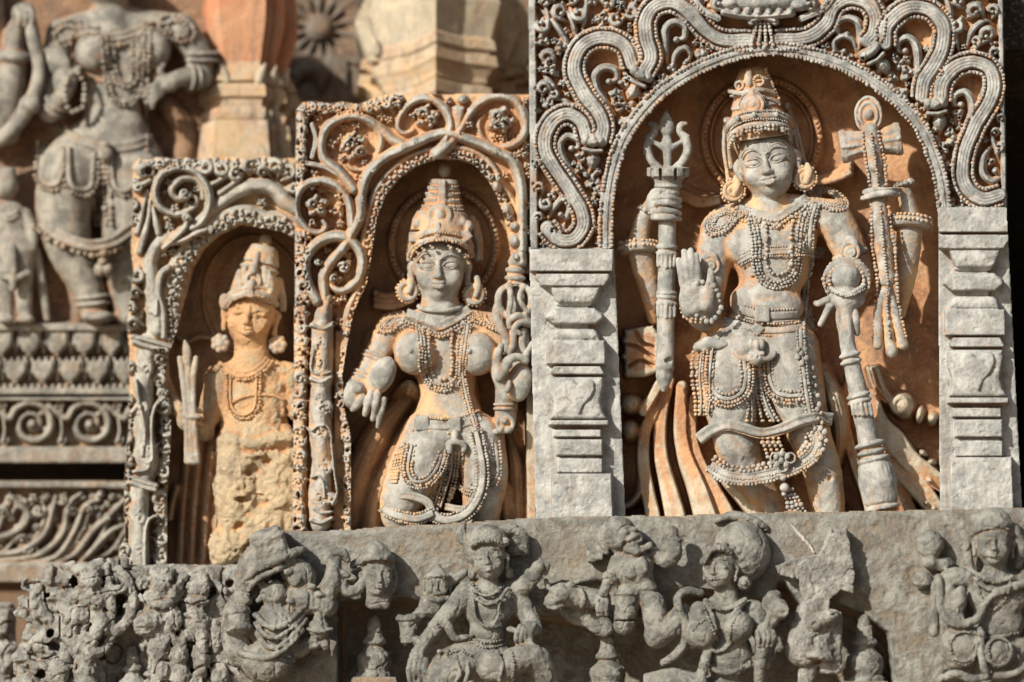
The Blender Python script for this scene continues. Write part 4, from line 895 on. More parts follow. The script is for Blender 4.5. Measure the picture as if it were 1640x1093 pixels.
# mace
V = Vol(1308, 396, -70, 1456, 826, 28, 1.6)
V.tube([(1354, 470, -10), (1356, 540, -6), (1366, 590, -6), (1379, 649, -6), (1391, 704, -6), (1397, 730, -6)], [17, 13, 14, 16, 17, 19], k=2)
V.ell((1354, 442, -14), (25, 27, 24), k=2); torus(V, (1356, 449, -14), 32, 7, (0, 0, -14)); V.ell((1356, 478, -14), (30, 20, 24), k=4)
V.tube([(1331, 462, 0), (1345, 470, 10), (1362, 471, 10), (1380, 460, 0)], 4, k=2)
for (x, y, r) in ((1361, 569, 18), (1363, 580, 18), (1375, 634, 20), (1377, 643, 20), (1393, 712, 25), (1396, 724, 24), (1399, 736, 27)): V.lathe((x - 1, y - 4, -6), (x + 1, y + 4, -6), [(0, r - 4), (.3, r), (.7, r), (1, r - 4)], k=1)
for k in range(-2, 3): V.tube([(1379 + k * 7, 648, 11 - abs(k) * 2.5), (1382 + k * 7, 664, 12 - abs(k) * 2.5)], 3.8, k=.8)
V.lathe((1399, 736, -6), (1414, 816, -6), [(0, 22), (.15, 28), (.45, 31), (.85, 27), (.9, 23), (.94, 29), (1, 28)], k=2)
for k in range(-5, 6):
    a = k * .27; V.tube([(1400 + 29 * sin(a), 744, -6 + 29 * cos(a)), (1406 + 33 * sin(a), 770, -6 + 33 * cos(a)), (1411 + 28 * sin(a), 800, -6 + 29 * cos(a))], 2.0, k=1, mode='cut')
V.warp(.9, 8, 9); B = Pack().vol(V, mid=.74, gain=.08, cavr=5)
for r in (36, 28): B.string(lift(ellpts(1356, 449, r, r, 150, 390, 40), -8 if r > 30 else -4), 3.6, 7, .5)
B.string(lift(spline([(1326, 462), (1344, 472), (1362, 474), (1384, 463)], 2), [0, 14, 14, 0]), 2.4, 4.6, .6)
make('mace', B, WB, M_FIG, fig)
# hand drum with its hanging tassels
V = Vol(1336, 146, -80, 1458, 590, 14, 1.6); zt = -38
V.ell((1392, 184, zt), (21, 30, 13), (-4, 0, 0), k=2); torus(V, (1391, 184, zt + 11), 14, 2.6, sy=1.35); V.ell((1391, 184, zt + 10), (8, 10, 9), k=1); torus(V, (1391, 184, zt + 8), 20, 3, sy=1.4)
V.lathe((1346, 236, zt - 4), (1444, 222, zt - 4), [(0, 26), (.09, 27), (.12, 25), (.3, 22), (.5, 20), (.7, 22), (.88, 25), (.91, 27), (1, 26)], k=1, fz=.8)
for o in (-14, 0, 14): V.tube([(1350, 236 + o, zt + 17 - abs(o) * .5), (1395, 230 + o * .6, zt + 10), (1440, 222 + o, zt + 17 - abs(o) * .5)], 3.6, k=1)
V.tube([(1394, 208, zt + 10), (1400, 250, zt + 10), (1405, 290, zt), (1408, 330, zt + 8), (1414, 390, zt + 12), (1420, 440, zt + 12)], [12, 13, 12, 13, 14, 13], k=2)
for c, r in (((1402, 262), 14), ((1414, 396), 17), ((1421, 446), 15)): V.ell((c[0], c[1], zt + 10), (r, 15, 14), k=4)
for d in (-1, 0, 1): V.tube([(1421, 450, zt + 8), (1420 + d * 11, 490, zt + 9), (1424 + d * 18, 536, zt + 8), (1426 + d * 20, 552, zt + 4)], [7, 7, 8, 9], k=1.5)
V.ell((1428, 560, zt + 4), (10, 14, 10), k=3); V.warp(.8, 6, 12)
B = Pack().vol(V, mid=.26, gain=.08, cavr=5)
for d in (-1, 1):
    B.string(spline([(1394 + d * 12, 212, zt + 15), (1402 + d * 15, 258, zt + 17), (1407 + d * 13, 300, zt + 6), (1410 + d * 14, 340, zt + 14), (1415 + d * 18, 395, zt + 18), (1421 + d * 16, 448, zt + 18), (1421 + d * 19, 490, zt + 12), (1425 + d * 26, 540, zt + 10)], 2), 3.2, wear=.45)
B.string(spline([(1395, 214, zt + 23), (1402, 258, zt + 28), (1407, 300, zt + 13), (1411, 345, zt + 24), (1415, 395, zt + 29), (1421, 448, zt + 25), (1421, 490, zt + 18), (1425, 545, zt + 18)], 2), 2.6, wear=.5)
make('hand_drum', B, WB, M_FIG, fig)
# ================================================================ the middle niche with the goddess
WM = Wall(660, 500, 4.66, 9.0)
M_MID = stone('ochre_soapstone', grey=((.185, .19, .178), (.35, .345, .315)), ochre=((.50, .325, .18), (.38, .195, .095)), shift=.0, soft=.24, rust=.35)
M_MIDB = stone('brown_soapstone', grey=((.30, .27, .20), (.38, .34, .27)), ochre=((.40, .25, .14), (.25, .135, .07)), speck=.3, lich=.25, grime=.5, rust=.4)
mid = thing('niche_panel', 'middle niche panel of round vine coils around a leaf-edged arch, with a stalk-shaped left pier', 'carved panel', WM, 660, 845, -50)
R = Rel(462, 146, 858, 852, 1.15, -40)
INN = [(563, 852), (563, 700), (551, 650), (549, 600), (557, 550), (567, 500), (588, 455), (597, 400), (604, 350), (618, 315), (640, 287), (668, 267), (700, 256), (735, 257), (760, 266), (780, 288), (795, 315), (806, 345), (816, 400), (822, 440), (858, 440), (858, 852)]
R.poly([(474, 176), (484, 164), (500, 162), (530, 166), (548, 163), (575, 167), (598, 157), (618, 151), (640, 152), (690, 149), (700, 152), (740, 150), (852, 151), (858, 440)] + INN[::-1][1:] + [(468, 852)], 0, 0, 'keep')
R.poly([(640, 152), (850, 152), (850, 440), (822, 440), (780, 280), (700, 250), (620, 300), (560, 320), (500, 300), (500, 170), (600, 158)], -30, 6)
def vine(pts, r, z0=-40, h=44, leafy=0):
    C = spline(pts, 3); r = np.asarray(r, float) * 1.2 if not np.isscalar(r) else r * 1.12; R.stroke(C, r, z0, h, 'round'); return C
def leafy(x, y, r, seed, z0=-40, h=36, n=5):
    g = np.random.default_rng(seed); n = min(n, 4); a0 = g.uniform(0, 360)
    R.leafmass(x, y, r * 1.08, seed, z0, h, 3 if r > 13 else 1, 5 if r > 13 else 4)
    if r > 15: R.lobe(x - r * .25, y - r * .2, r * .5, a0, z0 + 10, h); R.lobe(x + r * .35, y + r * .3, r * .45, a0 + 150, z0 + 10, h - 2)
# leafy inner edge of the arch, with pierced eyes
E = resample(spline([(560, 560), (570, 500), (590, 455), (596, 413), (594, 384), (602, 345), (611, 315), (628, 289), (648, 271), (666, 260), (701, 249), (734, 249), (754, 254), (772, 266), (785, 283), (796, 306), (812, 330), (818, 352)], 3), 13)
for k, (x, y) in enumerate(E):
    t = E[min(k + 1, len(E) - 1)] - E[max(k - 1, 0)]; R.leafmass(x, y, 13, 300 + k, -40, 36, k % 3 == 1, 4)
R.stroke(offset(spline(E, 3), -12), 7, -40, 28, 'round')
vine([(548, 400), (566, 370), (577, 345), (578, 322), (582, 297), (593, 274), (616, 253), (640, 241), (665, 230), (690, 219), (712, 214), (735, 219), (765, 230), (792, 242), (818, 255), (831, 280), (836, 315), (836, 350), (836, 420)], 9.5, -40, 44)
for x, y, a in ((596, 270, 0), (648, 236, 90), (580, 318, 40), (796, 244, 180), (664, 228, 200), (575, 350, 0)): R.curl(x, y, 6, a, 1.0, 2, 0, 7)
vine([(567, 304), (544, 276), (521, 257), (514, 237), (520, 210), (538, 193), (566, 186), (593, 194), (608, 212), (610, 232), (600, 256), (585, 270), (567, 272), (556, 264)], [9, 9, 8, 8, 8, 8, 7, 6, 5, 4], -40, 42)
vine([(585, 190), (606, 204), (626, 222), (645, 232)], 9, -40, 32)
vine([(564, 360), (560, 326), (546, 305), (535, 296), (513, 290), (488, 297), (475, 317), (475, 342), (483, 357), (496, 370), (512, 373), (522, 364), (517, 354)], [7, 7, 7, 7, 7, 7, 6.4, 5.5, 4], -40, 40)
vine([(508, 482), (492, 454), (488, 422), (502, 395), (529, 380), (553, 382), (573, 397), (581, 420), (575, 446), (560, 461), (543, 466), (529, 456), (528, 442), (537, 438)], [9, 9, 9, 9, 9, 8.5, 7.5, 6, 4], -40, 46)
vine([(520, 480), (518, 444), (530, 420), (545, 402)], 9.5, -40, 36); R.curl(509, 418, 7, 0, 1.1, 3.5, -24, 28); R.curl(549, 430, 9, 200, 1.2, 3.6, -24, 30); R.curl(536, 446, 7, 90, 1.1, 3, -24, 28)
vine([(712, 228), (722, 200), (714, 177), (697, 162), (677, 158), (658, 165), (641, 186), (638, 205), (648, 214), (662, 209)], [9, 8, 8, 7.5, 7, 6, 5, 4], -40, 44)
vine([(700, 246), (716, 234), (734, 212), (752, 182), (772, 163), (801, 154), (826, 163), (840, 188), (840, 213), (823, 231), (801, 236), (779, 229), (768, 213), (767, 196), (776, 184)], [12, 10, 8, 8, 8, 8, 8, 8, 7, 6, 4], -40, 48)
R.ball(712, 236, 22, 14, -34, 42, -38); R.curl(703, 249, 7, 120, 1, 3, -10, 12); R.curl(735, 214, 6, 0, 1, 3, -4, 10)
R.poly([(724, 172), (733, 168), (745, 172), (738, 205), (727, 212)], -6, 6); R.ball(741, 160, 9, 8, -30, 26); R.ball(697, 150, 10, 6, -30, 28)
leafy(567, 236, 26, 1); leafy(567, 222, 14, 11); leafy(507, 330, 22, 2); leafy(683, 186, 24, 3); leafy(802, 192, 26, 4, n=6); leafy(800, 196, 15, 24, -26)
for x, y, s, k in ((494, 178, 12, 5), (486, 208, 11, 6), (482, 240, 12, 7), (484, 268, 10, 8), (476, 282, 8, 22), (528, 172, 9, 9), (552, 172, 9, 10), (600, 172, 12, 12), (626, 166, 12, 13), (640, 158, 9, 14), (848, 280, 9, 15), (846, 330, 9, 16), (846, 370, 9, 17), (752, 200, 8, 18), (480, 385, 9, 19), (476, 410, 8, 20), (476, 440, 8, 21), (500, 300, 7, 23)): leafy(x, y, s, k, -38, 36, 3)
for c in ([(500, 200), (506, 225), (500, 252)], [(492, 262), (520, 268), (548, 284)], [(520, 180), (545, 172), (580, 174)]): R.stroke(spline(c, 3), 5, -40, 34, 'flat', (0,), 2)
# right: budding stem down the edge of the arch
for x, y, a, b in ((795, 298, 9, 14), (790, 312, 5, 7), (812, 336, 10, 14), (826, 362, 11, 11), (826, 386, 11, 14), (828, 412, 8, 10), (836, 400, 8, 9)): R.ball(x, y, a, b, -36, 44, -20)
for x, y in ((788, 284), (800, 284), (818, 346), (806, 340)): R.curl(x, y, 6, 40, 1.1, 2.6, -14, 24)
# left pier: a swelling stalk with collars, pierced leaves either side
xs = lambda y: 516 - (y - 520) * .010
R.stroke(spline([(524, 478), (518, 505), (517, 525)], 3), [10, 14, 17], -30, 40, 'round')
R.stroke([(xs(525), 525), (xs(612), 612)], 19, -30, 40, 'round'); R.stroke(spline([(xs(612), 612), (513, 650), (513, 690), (516, 740), (512, 800), (514, 838)], 3), [17, 20, 19, 18, 20, 18], -30, 41, 'round')
for pts in ([(500, 521), (517, 527), (534, 519)], [(499, 607), (514, 612), (530, 604)], [(499, 833), (514, 838), (531, 830)]): R.stroke(spline(pts, 2), 4.5, -14, 28, 'round', (0,), 2)
for x, y, r, a, t in ((512, 582, 9, 200, 1.3), (506, 552, 6, 0, 1), (518, 550, 6, 180, -1), (512, 636, 7, 90, 1.2), (526, 650, 6, 0, 1.2), (514, 668, 8, 180, 1), (522, 662, 7, 0, -1), (528, 800, 10, 60, -1.3), (520, 784, 6, 180, 1.1), (508, 805, 5, 0, 1), (510, 565, 10, 90, 1.0)): R.curl(x, y, r, a, t, 2.2, 3, 8)
for c in ([(500, 690), (512, 682), (528, 688), (532, 720), (536, 760), (540, 790), (532, 808)], [(500, 765), (510, 762), (518, 776), (520, 800)], [(503, 815), (515, 822), (532, 820)], [(503, 560), (498, 590), (510, 600), (530, 596)]): R.stroke(spline(c, 2), 2, 6, 7, 'round')
for x, y, r, a in ((514, 552, 13, 40), (512, 588, 15, 200), (522, 652, 12, 20), (514, 694, 16, 160), (522, 748, 13, 60), (514, 800, 16, 220)): R.lobe(x, y, r, a, -2, 11)
R.poly([(468, 500), (494, 500), (492, 852), (464, 852)], -22, 4); R.poly([(536, 530), (560, 530), (548, 600), (550, 650), (562, 690), (562, 852), (532, 852)], -20, 4)
g = np.random.default_rng(9)
R.lace([(483, 380), (482, 440), (482, 520), (480, 640), (478, 740), (477, 852)], -2, 1, 13, 41); R.lace([(484, 176), (482, 220), (482, 262), (478, 290)], -4, 1, 11, 42); R.lace([(500, 172), (530, 174), (565, 176), (600, 170), (634, 160)], -4, 2, 10, 43)
R.lace([(562, 520), (556, 560), (548, 605), (549, 650), (556, 690), (557, 770), (556, 850)], -3, 1, 10.5, 44)
for k, y in enumerate(()):
    x = 481 - (y - 505) * .02; R.leafmass(x + 1, y + 8, 13, 400 + k, -36, 31, 1, 4); R.lobe(x + 1, y, 12, 200 + 50 * (k % 3), -34, 36)
    xr = np.interp(y, [505, 560, 610, 650, 690, 845], [561, 551, 544, 546, 554, 554]); R.leafmass(xr + 1, y + 11, 10, 500 + k, -34, 30, 1, 4); R.lobe(xr + 1, y, 10.5, -30 - 50 * (k % 2), -34, 36)
pass
R.fill(-28, 2500, 78, 8, 14, -40, 30)
R.rough(.5, 4, 1.3, 20, 21); R.chips(260, 22, 1.4, 4, .3)
make('vine_arch', Pack().rel(R, thick=-260, mid=.28, gain=.045, cavr=8, zlo=-18, zgain=.011), WM, M_MID, mid)
# back of the niche
BM = -116
R = Rel(536, 236, 862, 852, 1.6, BM)
R.ball(711, 392, 80, 84, BM, 12); R.ball(711, 392, 68, 72, BM + 1, 14); R.stroke(ellpts(711, 392, 84, 88, 100, 440, 60), 7, BM, 22, 'flat', (0,), 4)
def rbm(pts, w, h, kind='flat', gr=()): R.stroke(spline(pts, 3), w, BM, h + 22, kind, gr, 3)
for k in range(3): rbm([(660, 470 + k * 6), (630, 478 + k * 7), (602, 470 + k * 10)], 7, 18 + k * 3)
rbm([(646, 440), (640, 466), (618, 474)], 6, 20, 'round'); R.ball(604, 560, 26, 40, BM, 14)
rbm([(650, 640), (610, 690), (576, 760), (560, 840)], [16, 26, 28, 22], 40, 'round', (.3, .7)); rbm([(660, 680), (628, 740), (602, 800), (596, 845)], [14, 20, 22], 44, 'round', (.4,))
rbm([(630, 634), (652, 622), (676, 640)], [5, 14, 8], 46, 'flat'); rbm([(812, 690), (826, 750), (830, 840)], [10, 18, 20], 38, 'round', (.3, .7)); rbm([(790, 740), (806, 790), (812, 845)], [14, 20, 16], 44, 'round', (.4,))
rbm([(846, 460), (850, 600), (852, 840)], 10, 52, 'flat')
R.rough(.5, 5, 2.4, 36, 28); R.chips(80, 27, 2, 6, .25)
B = Pack().rel(R, thick=-260, mid=.0, gain=.03, cavr=12, zlo=BM + 52, zgain=.009); B.beads(lift(resample(ellpts(711, 392, 84, 88, 100, 440, 80), 8), BM + 22), 4.2, .3)
make('back_slab', B, WM, M_MIDB, mid)

# ---- the goddess
fem = thing('goddess_statue', 'female deity in the middle niche holding a fruit, with a ringed conical crown', 'statue', WM, 711, 840, -45)
V = Vol(540, 470, -122, 858, 856, 24, 1.7)
V.cone((710, 540, -92), (730, 720, -92), 46, 50, k=6); V.cone((680, 720, -92), (660, 850, -92), 28, 22, k=6); V.cone((770, 720, -92), (772, 850, -92), 26, 22, k=6); V.cone((806, 580, -80), (812, 640, -100), 18, 16, k=6); V.cone((590, 600, -70), (600, 580, -110), 14, 16, k=6)
V.cone((704, 474, -46), (706, 512, -52), 29, 34, k=8)
for a, b in (((690, 512, -52), (628, 530, -54)), ((722, 510, -52), (790, 524, -54))): V.cone(a, b, 21, 22, k=12)
V.ell((710, 556, -56), (74, 60, 36), (3, 0, 0), k=14); V.ell((716, 616, -52), (44, 48, 32), (6, 0, 0), k=16); V.ell((718, 655, -50), (50, 30, 32), k=14)
for x, y in ((664, 566), (764, 567)):
    V.ell((x, y, -28), (33, 35, 32), k=6)
    V.ell((x - 6 if x < 700 else x - 12, y - 4, 3), (4, 4, 4.5), k=2)
V.ell((722, 650, -14), (4, 3, 5), mode='cut', k=2)
V.ell((732, 700, -50), (72, 46, 40), (4, 0, 0), k=16)
V.tube([(690, 705, -46), (664, 760, -36), (642, 802, -30), (640, 824, -34)], [50, 44, 34, 30], k=10); V.tube([(642, 820, -34), (660, 856, -46)], [28, 24], k=6)
V.tube([(768, 705, -50), (776, 760, -44), (772, 810, -46), (770, 856, -52)], [40, 38, 32, 26], k=10)
# left arm with the fruit
V.tube([(624, 532, -54), (606, 566, -48), (588, 600, -38), (580, 612, -34)], [24, 21, 19, 18], k=8); V.tube([(578, 612, -34), (566, 622, -22), (562, 640, -12)], [17, 15, 14], k=5)
V.ell((566, 630, -14), (15, 22, 13), (20, 0, 0), k=5); V.ell((573, 622, -2), (10, 10, 9), k=2); V.ell((590, 622, -16), (22, 14, 12), k=5)
V.ell((611, 602, -14), (21, 33, 20), (28, 0, 0), k=1.5)
for p, r in (([(580, 634, -4), (576, 644, 2), (570, 652, -4), (565, 656, -10)], 6), ([(594, 630, -2), (590, 644, 4), (587, 656, 0), (585, 664, -6)], 6.4), ([(605, 632, 0), (602, 648, 5), (600, 660, 0), (597, 672, -6)], 6), ([(615, 640, -2), (612, 656, 2), (608, 668, -3), (605, 684, -8)], 5)): finger(V, p, r, 2)
# right arm raised
V.tube([(792, 530, -56), (806, 580, -58), (812, 640, -54), (810, 676, -44)], [23, 20, 18, 16], k=8); V.tube([(808, 672, -36), (807, 640, -28), (806, 612, -22)], [16, 14, 13], k=5)
V.ell((800, 596, -20), (14, 26, 14), (-10, 0, 0), k=6); V.tube([(796, 590, -16), (797, 570, -12), (803, 554, -14)], [8, 7, 5], k=3)
V.tube([(800, 606, -8), (808, 592, 0), (814, 578, 2), (828, 572, -2), (842, 578, -8)], [7, 8, 8, 7, 6], k=3); V.tube([(838, 576, -8), (846, 562, -12), (852, 550, -16)], [6, 5, 4], k=3)
V.ell((832, 612, -22), (20, 32, 16), (6, 0, 0), k=5); V.ell((814, 620, -4), (5, 12, 6), (14, 0, 0), k=2)
V.warp(.9, 9, 36, 2); FM = Front(V, -86)
V2 = Vol(640, 366, -90, 776, 520, 26, 1.05)
head(V2, (704, 430, -42), .95, (-2, -3, 2), wide=.98); V2.cone((704, 470, -46), (706, 512, -52), 28, 34, k=8); V2.warp(.35, 9, 31)
B = Pack().vol(V, mid=.08, gain=.06, cavr=9, zlo=-40, zgain=.009); B.vol(V2, mid=.60, gain=.05, cavr=6); make('body', B, WM, M_MID, fem)
B = Pack(); torus(Q := Vol(655, 474, -90, 756, 512, 10, 1.4), (705, 491, -46), 34, 4, (0, 0, 78), sy=.95); B.vol(Q, mid=.45)
C = path(FM, [(648, 508), (668, 515), (690, 522), (704, 529), (722, 522), (742, 510), (756, 500)], 1); B.add(*sweep(offset(C, -6), 9, 3.4, FM, 'edge', .7))
for o, r, w_ in ((6, 3.0, .5), (11, 2.6, .4), (-1, 1.7, .4)): B.string(offset(C, o) + [0, 0, 3], r, wear=w_)
B.beads(FM.lay([(703, 538), (698, 534), (708, 534)], 4), 3.8, .6)
for o in (-4.6, 0, 4.6): B.string(FM.lay(offset(spline([(672, 526), (676, 560), (677, 590), (686, 612), (704, 622), (724, 618), (735, 602), (737, 570), (740, 535), (746, 520)], 2), o), 3.4), 2.7, wear=.52)
B.string(path(FM, [(686, 530), (687, 560), (690, 590), (700, 606), (716, 606), (724, 590), (723, 560), (724, 530)], 4), 3.3, wear=.5)
C = path(FM, [(750, 520), (744, 560), (741, 600), (746, 630), (751, 650), (757, 672), (763, 690)], 3); B.add(*sweep(C, 3, 4, None, 'round', .6))
for o in (-4.4, 4.4): B.string(offset(C, o) + [0, 0, 2], 2.3, wear=.45)
make('necklace', B, WM, M_MID, fem)
for sx, cx, cy, rx, ry, rot in ((-1, 626, 516, 25, 13, -36), (1, 785, 510, 25, 14, 42)):
    B = Pack()
    for q, r in ((1, 2.8), (.68, 2.2), (.38, 2.2)): B.string(path(FM, ellpts(cx, cy, rx * q, ry * q, 0, 350, 26, rot), 3, closed=True), r, wear=.35, closed=True)
    for q in (.84, .52): B.add(*sweep(path(FM, ellpts(cx, cy, rx * q, ry * q, 0, 360, 26, rot), 1.5), 1.9, 3, None, 'round', .5))
    for q in (-8, -2, 4): B.string(path(FM, [(cx - sx * 16, cy + 6 + q), (cx - sx * 32, cy - 2 + q * .8)], 3), 2.1, wear=.35)
    make('shoulder_ornament', B, WM, M_MID, fem)
B = Pack(); C = path(FM, [(664, 676), (690, 680), (716, 681), (742, 677), (770, 668)], 1); B.add(*sweep(C, 9, 4, FM, 'edge', .72, drop=8))
for o in (-11, 12.5): B.string(offset(C, o) + [0, 0, 2], 2.5, wear=.35)
for x in (676, 727):
    z = FM(np.array([[x, 679]]))[0]; Q = Vol(x - 18, 660, z - 12, x + 18, 700, z + 14, 1.3); Q.box((x, 678 if x < 700 else 680, z + 1), (11, 12, 6), 2); B.vol(Q, mid=.8)
make('girdle', B, WM, M_MID, fem)
B = Pack()
for pts in ([(659, 712), (653, 750), (662, 770), (683, 769), (699, 751), (708, 727)], [(736, 724), (734, 758), (746, 778), (768, 784)], [(794, 708), (797, 740), (796, 762), (786, 778)]):
    C = path(FM, pts, 1); B.add(*sweep(C, 2.8, 4, FM, 'flat', .68))
    for o, r in ((-6, 2.9), (6.4, 2.7), (11, 2.2)): B.string(offset(C, o) + [0, 0, 2.4], r, wear=.45)
for k in range(4): B.string(path(FM, [(650 - k * 3.5, 712 + k * 2), (641 - k * 4, 740), (634 - k * 2, 772)], 3), 2.9, wear=.4)
for dx in (-10, -5, 0, 5, 10):
    C = path(FM, [(719 + dx * .5, 720), (713 + dx * .9, 755), (702 + dx, 790), (694 + dx * 1.1, 815)], 3); C[:, 2] = np.maximum(C[:, 2], -22)
    B.string(C, 3.0, wear=.5) if dx in (-5, 5) else B.add(*sweep(C, 2.0, 4, None, 'round', .6))
for dx in (0, 5): C = path(FM, [(730 + dx, 722), (728 + dx, 752), (722 + dx, 785), (716, 812)], 2); C[:, 2] = np.maximum(C[:, 2], -28); B.string(C, 2.6, wear=.4)
Q = Vol(690, 686, -40, 764, 735, 16, 1.3); Q.ell((729, 698, -8), (7, 11, 9), k=2); Q.tube([(718, 710, -6), (728, 708, -2), (740, 711, -6)], 5, k=2); Q.tube([(740, 711, -6), (745, 716, -6), (742, 722, -6)], 4); Q.tube([(716, 712, -6), (708, 712, -8), (704, 718, -8)], 4); Q.ell((720, 720, -4), (6, 9, 7), k=3); B.vol(Q, mid=.7, cavr=4)
Q = Vol(652, 684, -46, 690, 728, 10, 1.3); Q.tube([(668, 690, -20), (670, 704, -18)], 7); Q.tube([(658, 712, -20), (672, 710, -16), (680, 716, -16)], 6); B.vol(Q, mid=.65, cavr=4)
make('waistcloth', B, WM, M_MID, fem)
B = Pack(); C = lift(spline([(762, 690), (768, 717), (773, 748), (772, 775), (765, 799), (750, 820), (727, 832), (706, 832), (694, 822)], 2.5), [-8, -2, 2, 4, 6, 6, 4, 2, 0]); B.add(*sweep(C, [4, 5, 6, 6.5, 7], 6, None, 'flat', .75, drop=10))
for o in (-9, 9): B.string(offset(C, o) + [0, 0, 1], 2.6, wear=.5)
C = lift(spline([(613, 812), (622, 820), (640, 827), (668, 831), (694, 822)], 2.5), [-16, -2, 4, 6, 4]); B.add(*sweep(C, 6.5, 6, None, 'flat', .75, drop=10)); B.string(offset(C, -8) + [0, 0, 2], 2.6, wear=.5); B.string(offset(C, 8), 2.4, wear=.5)
C = lift(spline([(620, 800), (640, 794), (660, 795), (684, 804), (692, 820)], 2.5), [-14, 0, 6, 4, 2]); B.add(*sweep(C, 7, 6, None, 'edge', .72, drop=10)); C = lift(spline([(712, 812), (740, 816), (764, 810)], 2.5), [-20, -14, -8]); B.add(*sweep(C, 6, 6, None, 'edge', .65, drop=10))
make('sash', B, WM, M_MID, fem)
# crown
V = Vol(640, 256, -122, 784, 420, 14, 1.3)
V.cone((706, 350, -90), (704, 410, -90), 40, 42, k=4); V.lathe((711, 288, -50), (706, 372, -46), [(0, 22), (.08, 25), (.12, 22), (.18, 27), (.24, 24), (.30, 29), (.36, 26), (.42, 31), (.48, 28), (.54, 34), (.6, 32), (.62, 40), (.8, 47), (1, 49)], k=1)
V.ell((712, 274, -56), (10, 12, 10), k=3)
V.tube([(660, 396, -44), (664, 383, -24), (680, 374, -8), (703, 371, -2), (728, 373, -8), (746, 382, -24), (753, 396, -42)], 6.5, k=2)
V.tube([(655, 410, -42), (662, 397, -24), (677, 387, -7), (703, 382, -1), (730, 385, -7), (750, 396, -22), (757, 410, -42)], 4.2, k=2)
for r, t in ((16, 3), (12, 2)): torus(V, (705, 345, -5), r, t, (0, 0, 10))
V.ell((705, 345, -7), (10, 10, 9), k=1); V.ell((705, 345, -15), (19, 19, 10), k=4); V.box((708, 310, -22), (6, 22, 6), 2); V.box((701, 368, 0), (4, 12, 5), 1.5)
for x, y, r in ((664, 380, 20), (746, 378, -16)): V.box((x, y, -17), (9, 8, 8), 1.5, (r - 20, 0, 0))
for x, y in ((680, 346), (668, 358), (728, 350), (740, 356), (750, 362)): V.ell((x, y, -20), (8, 9, 10), k=3)
for p in ([(756, 352, -72), (761, 375, -70), (765, 400, -68), (763, 430, -64)], [(762, 356, -78), (769, 385, -76), (770, 415, -72)], [(660, 370, -66), (655, 400, -66), (656, 440, -62)]): V.tube(p, [4.6, 4.4, 4.2, 4], k=2)
V.ell((755, 352, -68), (7, 7, 8)); V.warp(.5, 6, 33)
B = Pack().vol(V, mid=.26, gain=.07, cavr=5)
for dy, r, w_ in ((24, 2.6, .4), (-1, 2.2, .4)): B.string(spline([(657, 408 + dy * .5 - 6, -38), (665, 388 + dy * .5, -18), (681, 377 + dy * .5, -2), (703, 373 + dy * .5, 5), (729, 376 + dy * .5, -2), (747, 386 + dy * .5, -18), (754, 400 + dy * .5, -38)], 2), r, wear=w_)
for k in range(5): t = [.13, .26, .38, .5, .57][k]; r = [25, 28, 30, 33, 35][k]; a = np.linspace(-1.2, 1.2, 13); B.beads(np.column_stack([711 - 5 * t + r * np.sin(a), np.full(13, 288 + 84 * t), -50 + 4 * t + r * np.cos(a)]), 1.9, .4)
g = np.random.default_rng(5)
for x, y, z in ((664, 415, -18), (668, 404, -6), (677, 398, 0), (690, 394, 4), (719, 394, 4), (733, 399, -2), (742, 408, -10), (748, 418, -20), (746, 408, -14)): B.beads([(x, y + 1, z - 2), (x + 3, y + 3, z - 2)], 3.2, .5)
make('crown', B, WM, M_MID, fem)
for x, y in ((653, 466), (760, 472)):
    V = Vol(x - 24, y - 34, -60, x + 24, y + 24, -14, 1.2); torus(V, (x, y, -38), 13, 4.2); V.ell((x, y, -42), (12, 12, 6), k=2); V.tube([(x + 4, y - 26, -40), (x + 6, y - 12, -34), (x + 2, y + 2, -32)], [5, 5, 4]); B = Pack().vol(V, mid=.3, gain=.1, cavr=4); B.string(lift(ellpts(x, y, 18, 18, 0, 350), -40), 2.6, 6, .3)
    make('earring', B, WM, M_MID, fem)
for (p, d, r) in (((582, 606, -36), (-.6, 1, .3), 20), ((807, 652, -30), (0, 1, 0), 16), ((600, 574, -46), (-.5, 1, .1), 22)):
    p = np.array(p, float); d = np.array(d) / np.linalg.norm(d); V = Vol(*(p - 36), *(p + 36), 1.5)
    for o in (-4, 3): V.lathe(p + d * (o - 3), p + d * (o + 3), [(0, r - 2), (.3, r + 1.5), (.7, r + 1.5), (1, r - 2)], k=.5)
    B = Pack().vol(V, mid=.35, cavr=4); make('bracelet', B, WM, M_MID, fem)
V = Vol(788, 656, -60, 832, 704, 10, 1.3); V.ell((809, 679, -24), (15, 16, 12), k=2); torus(V, (809, 679, -14), 13, 3); V.ell((808, 675, -12), (6, 6, 7)); V.ell((803, 688, -12), (4, 4, 5)); V.ell((815, 688, -12), (4, 4, 5)); V.ell((796, 692, -20), (8, 5, 6)); make('armlet', Pack().vol(V, mid=.4, gain=.1, cavr=4), WM, M_MID, fem)
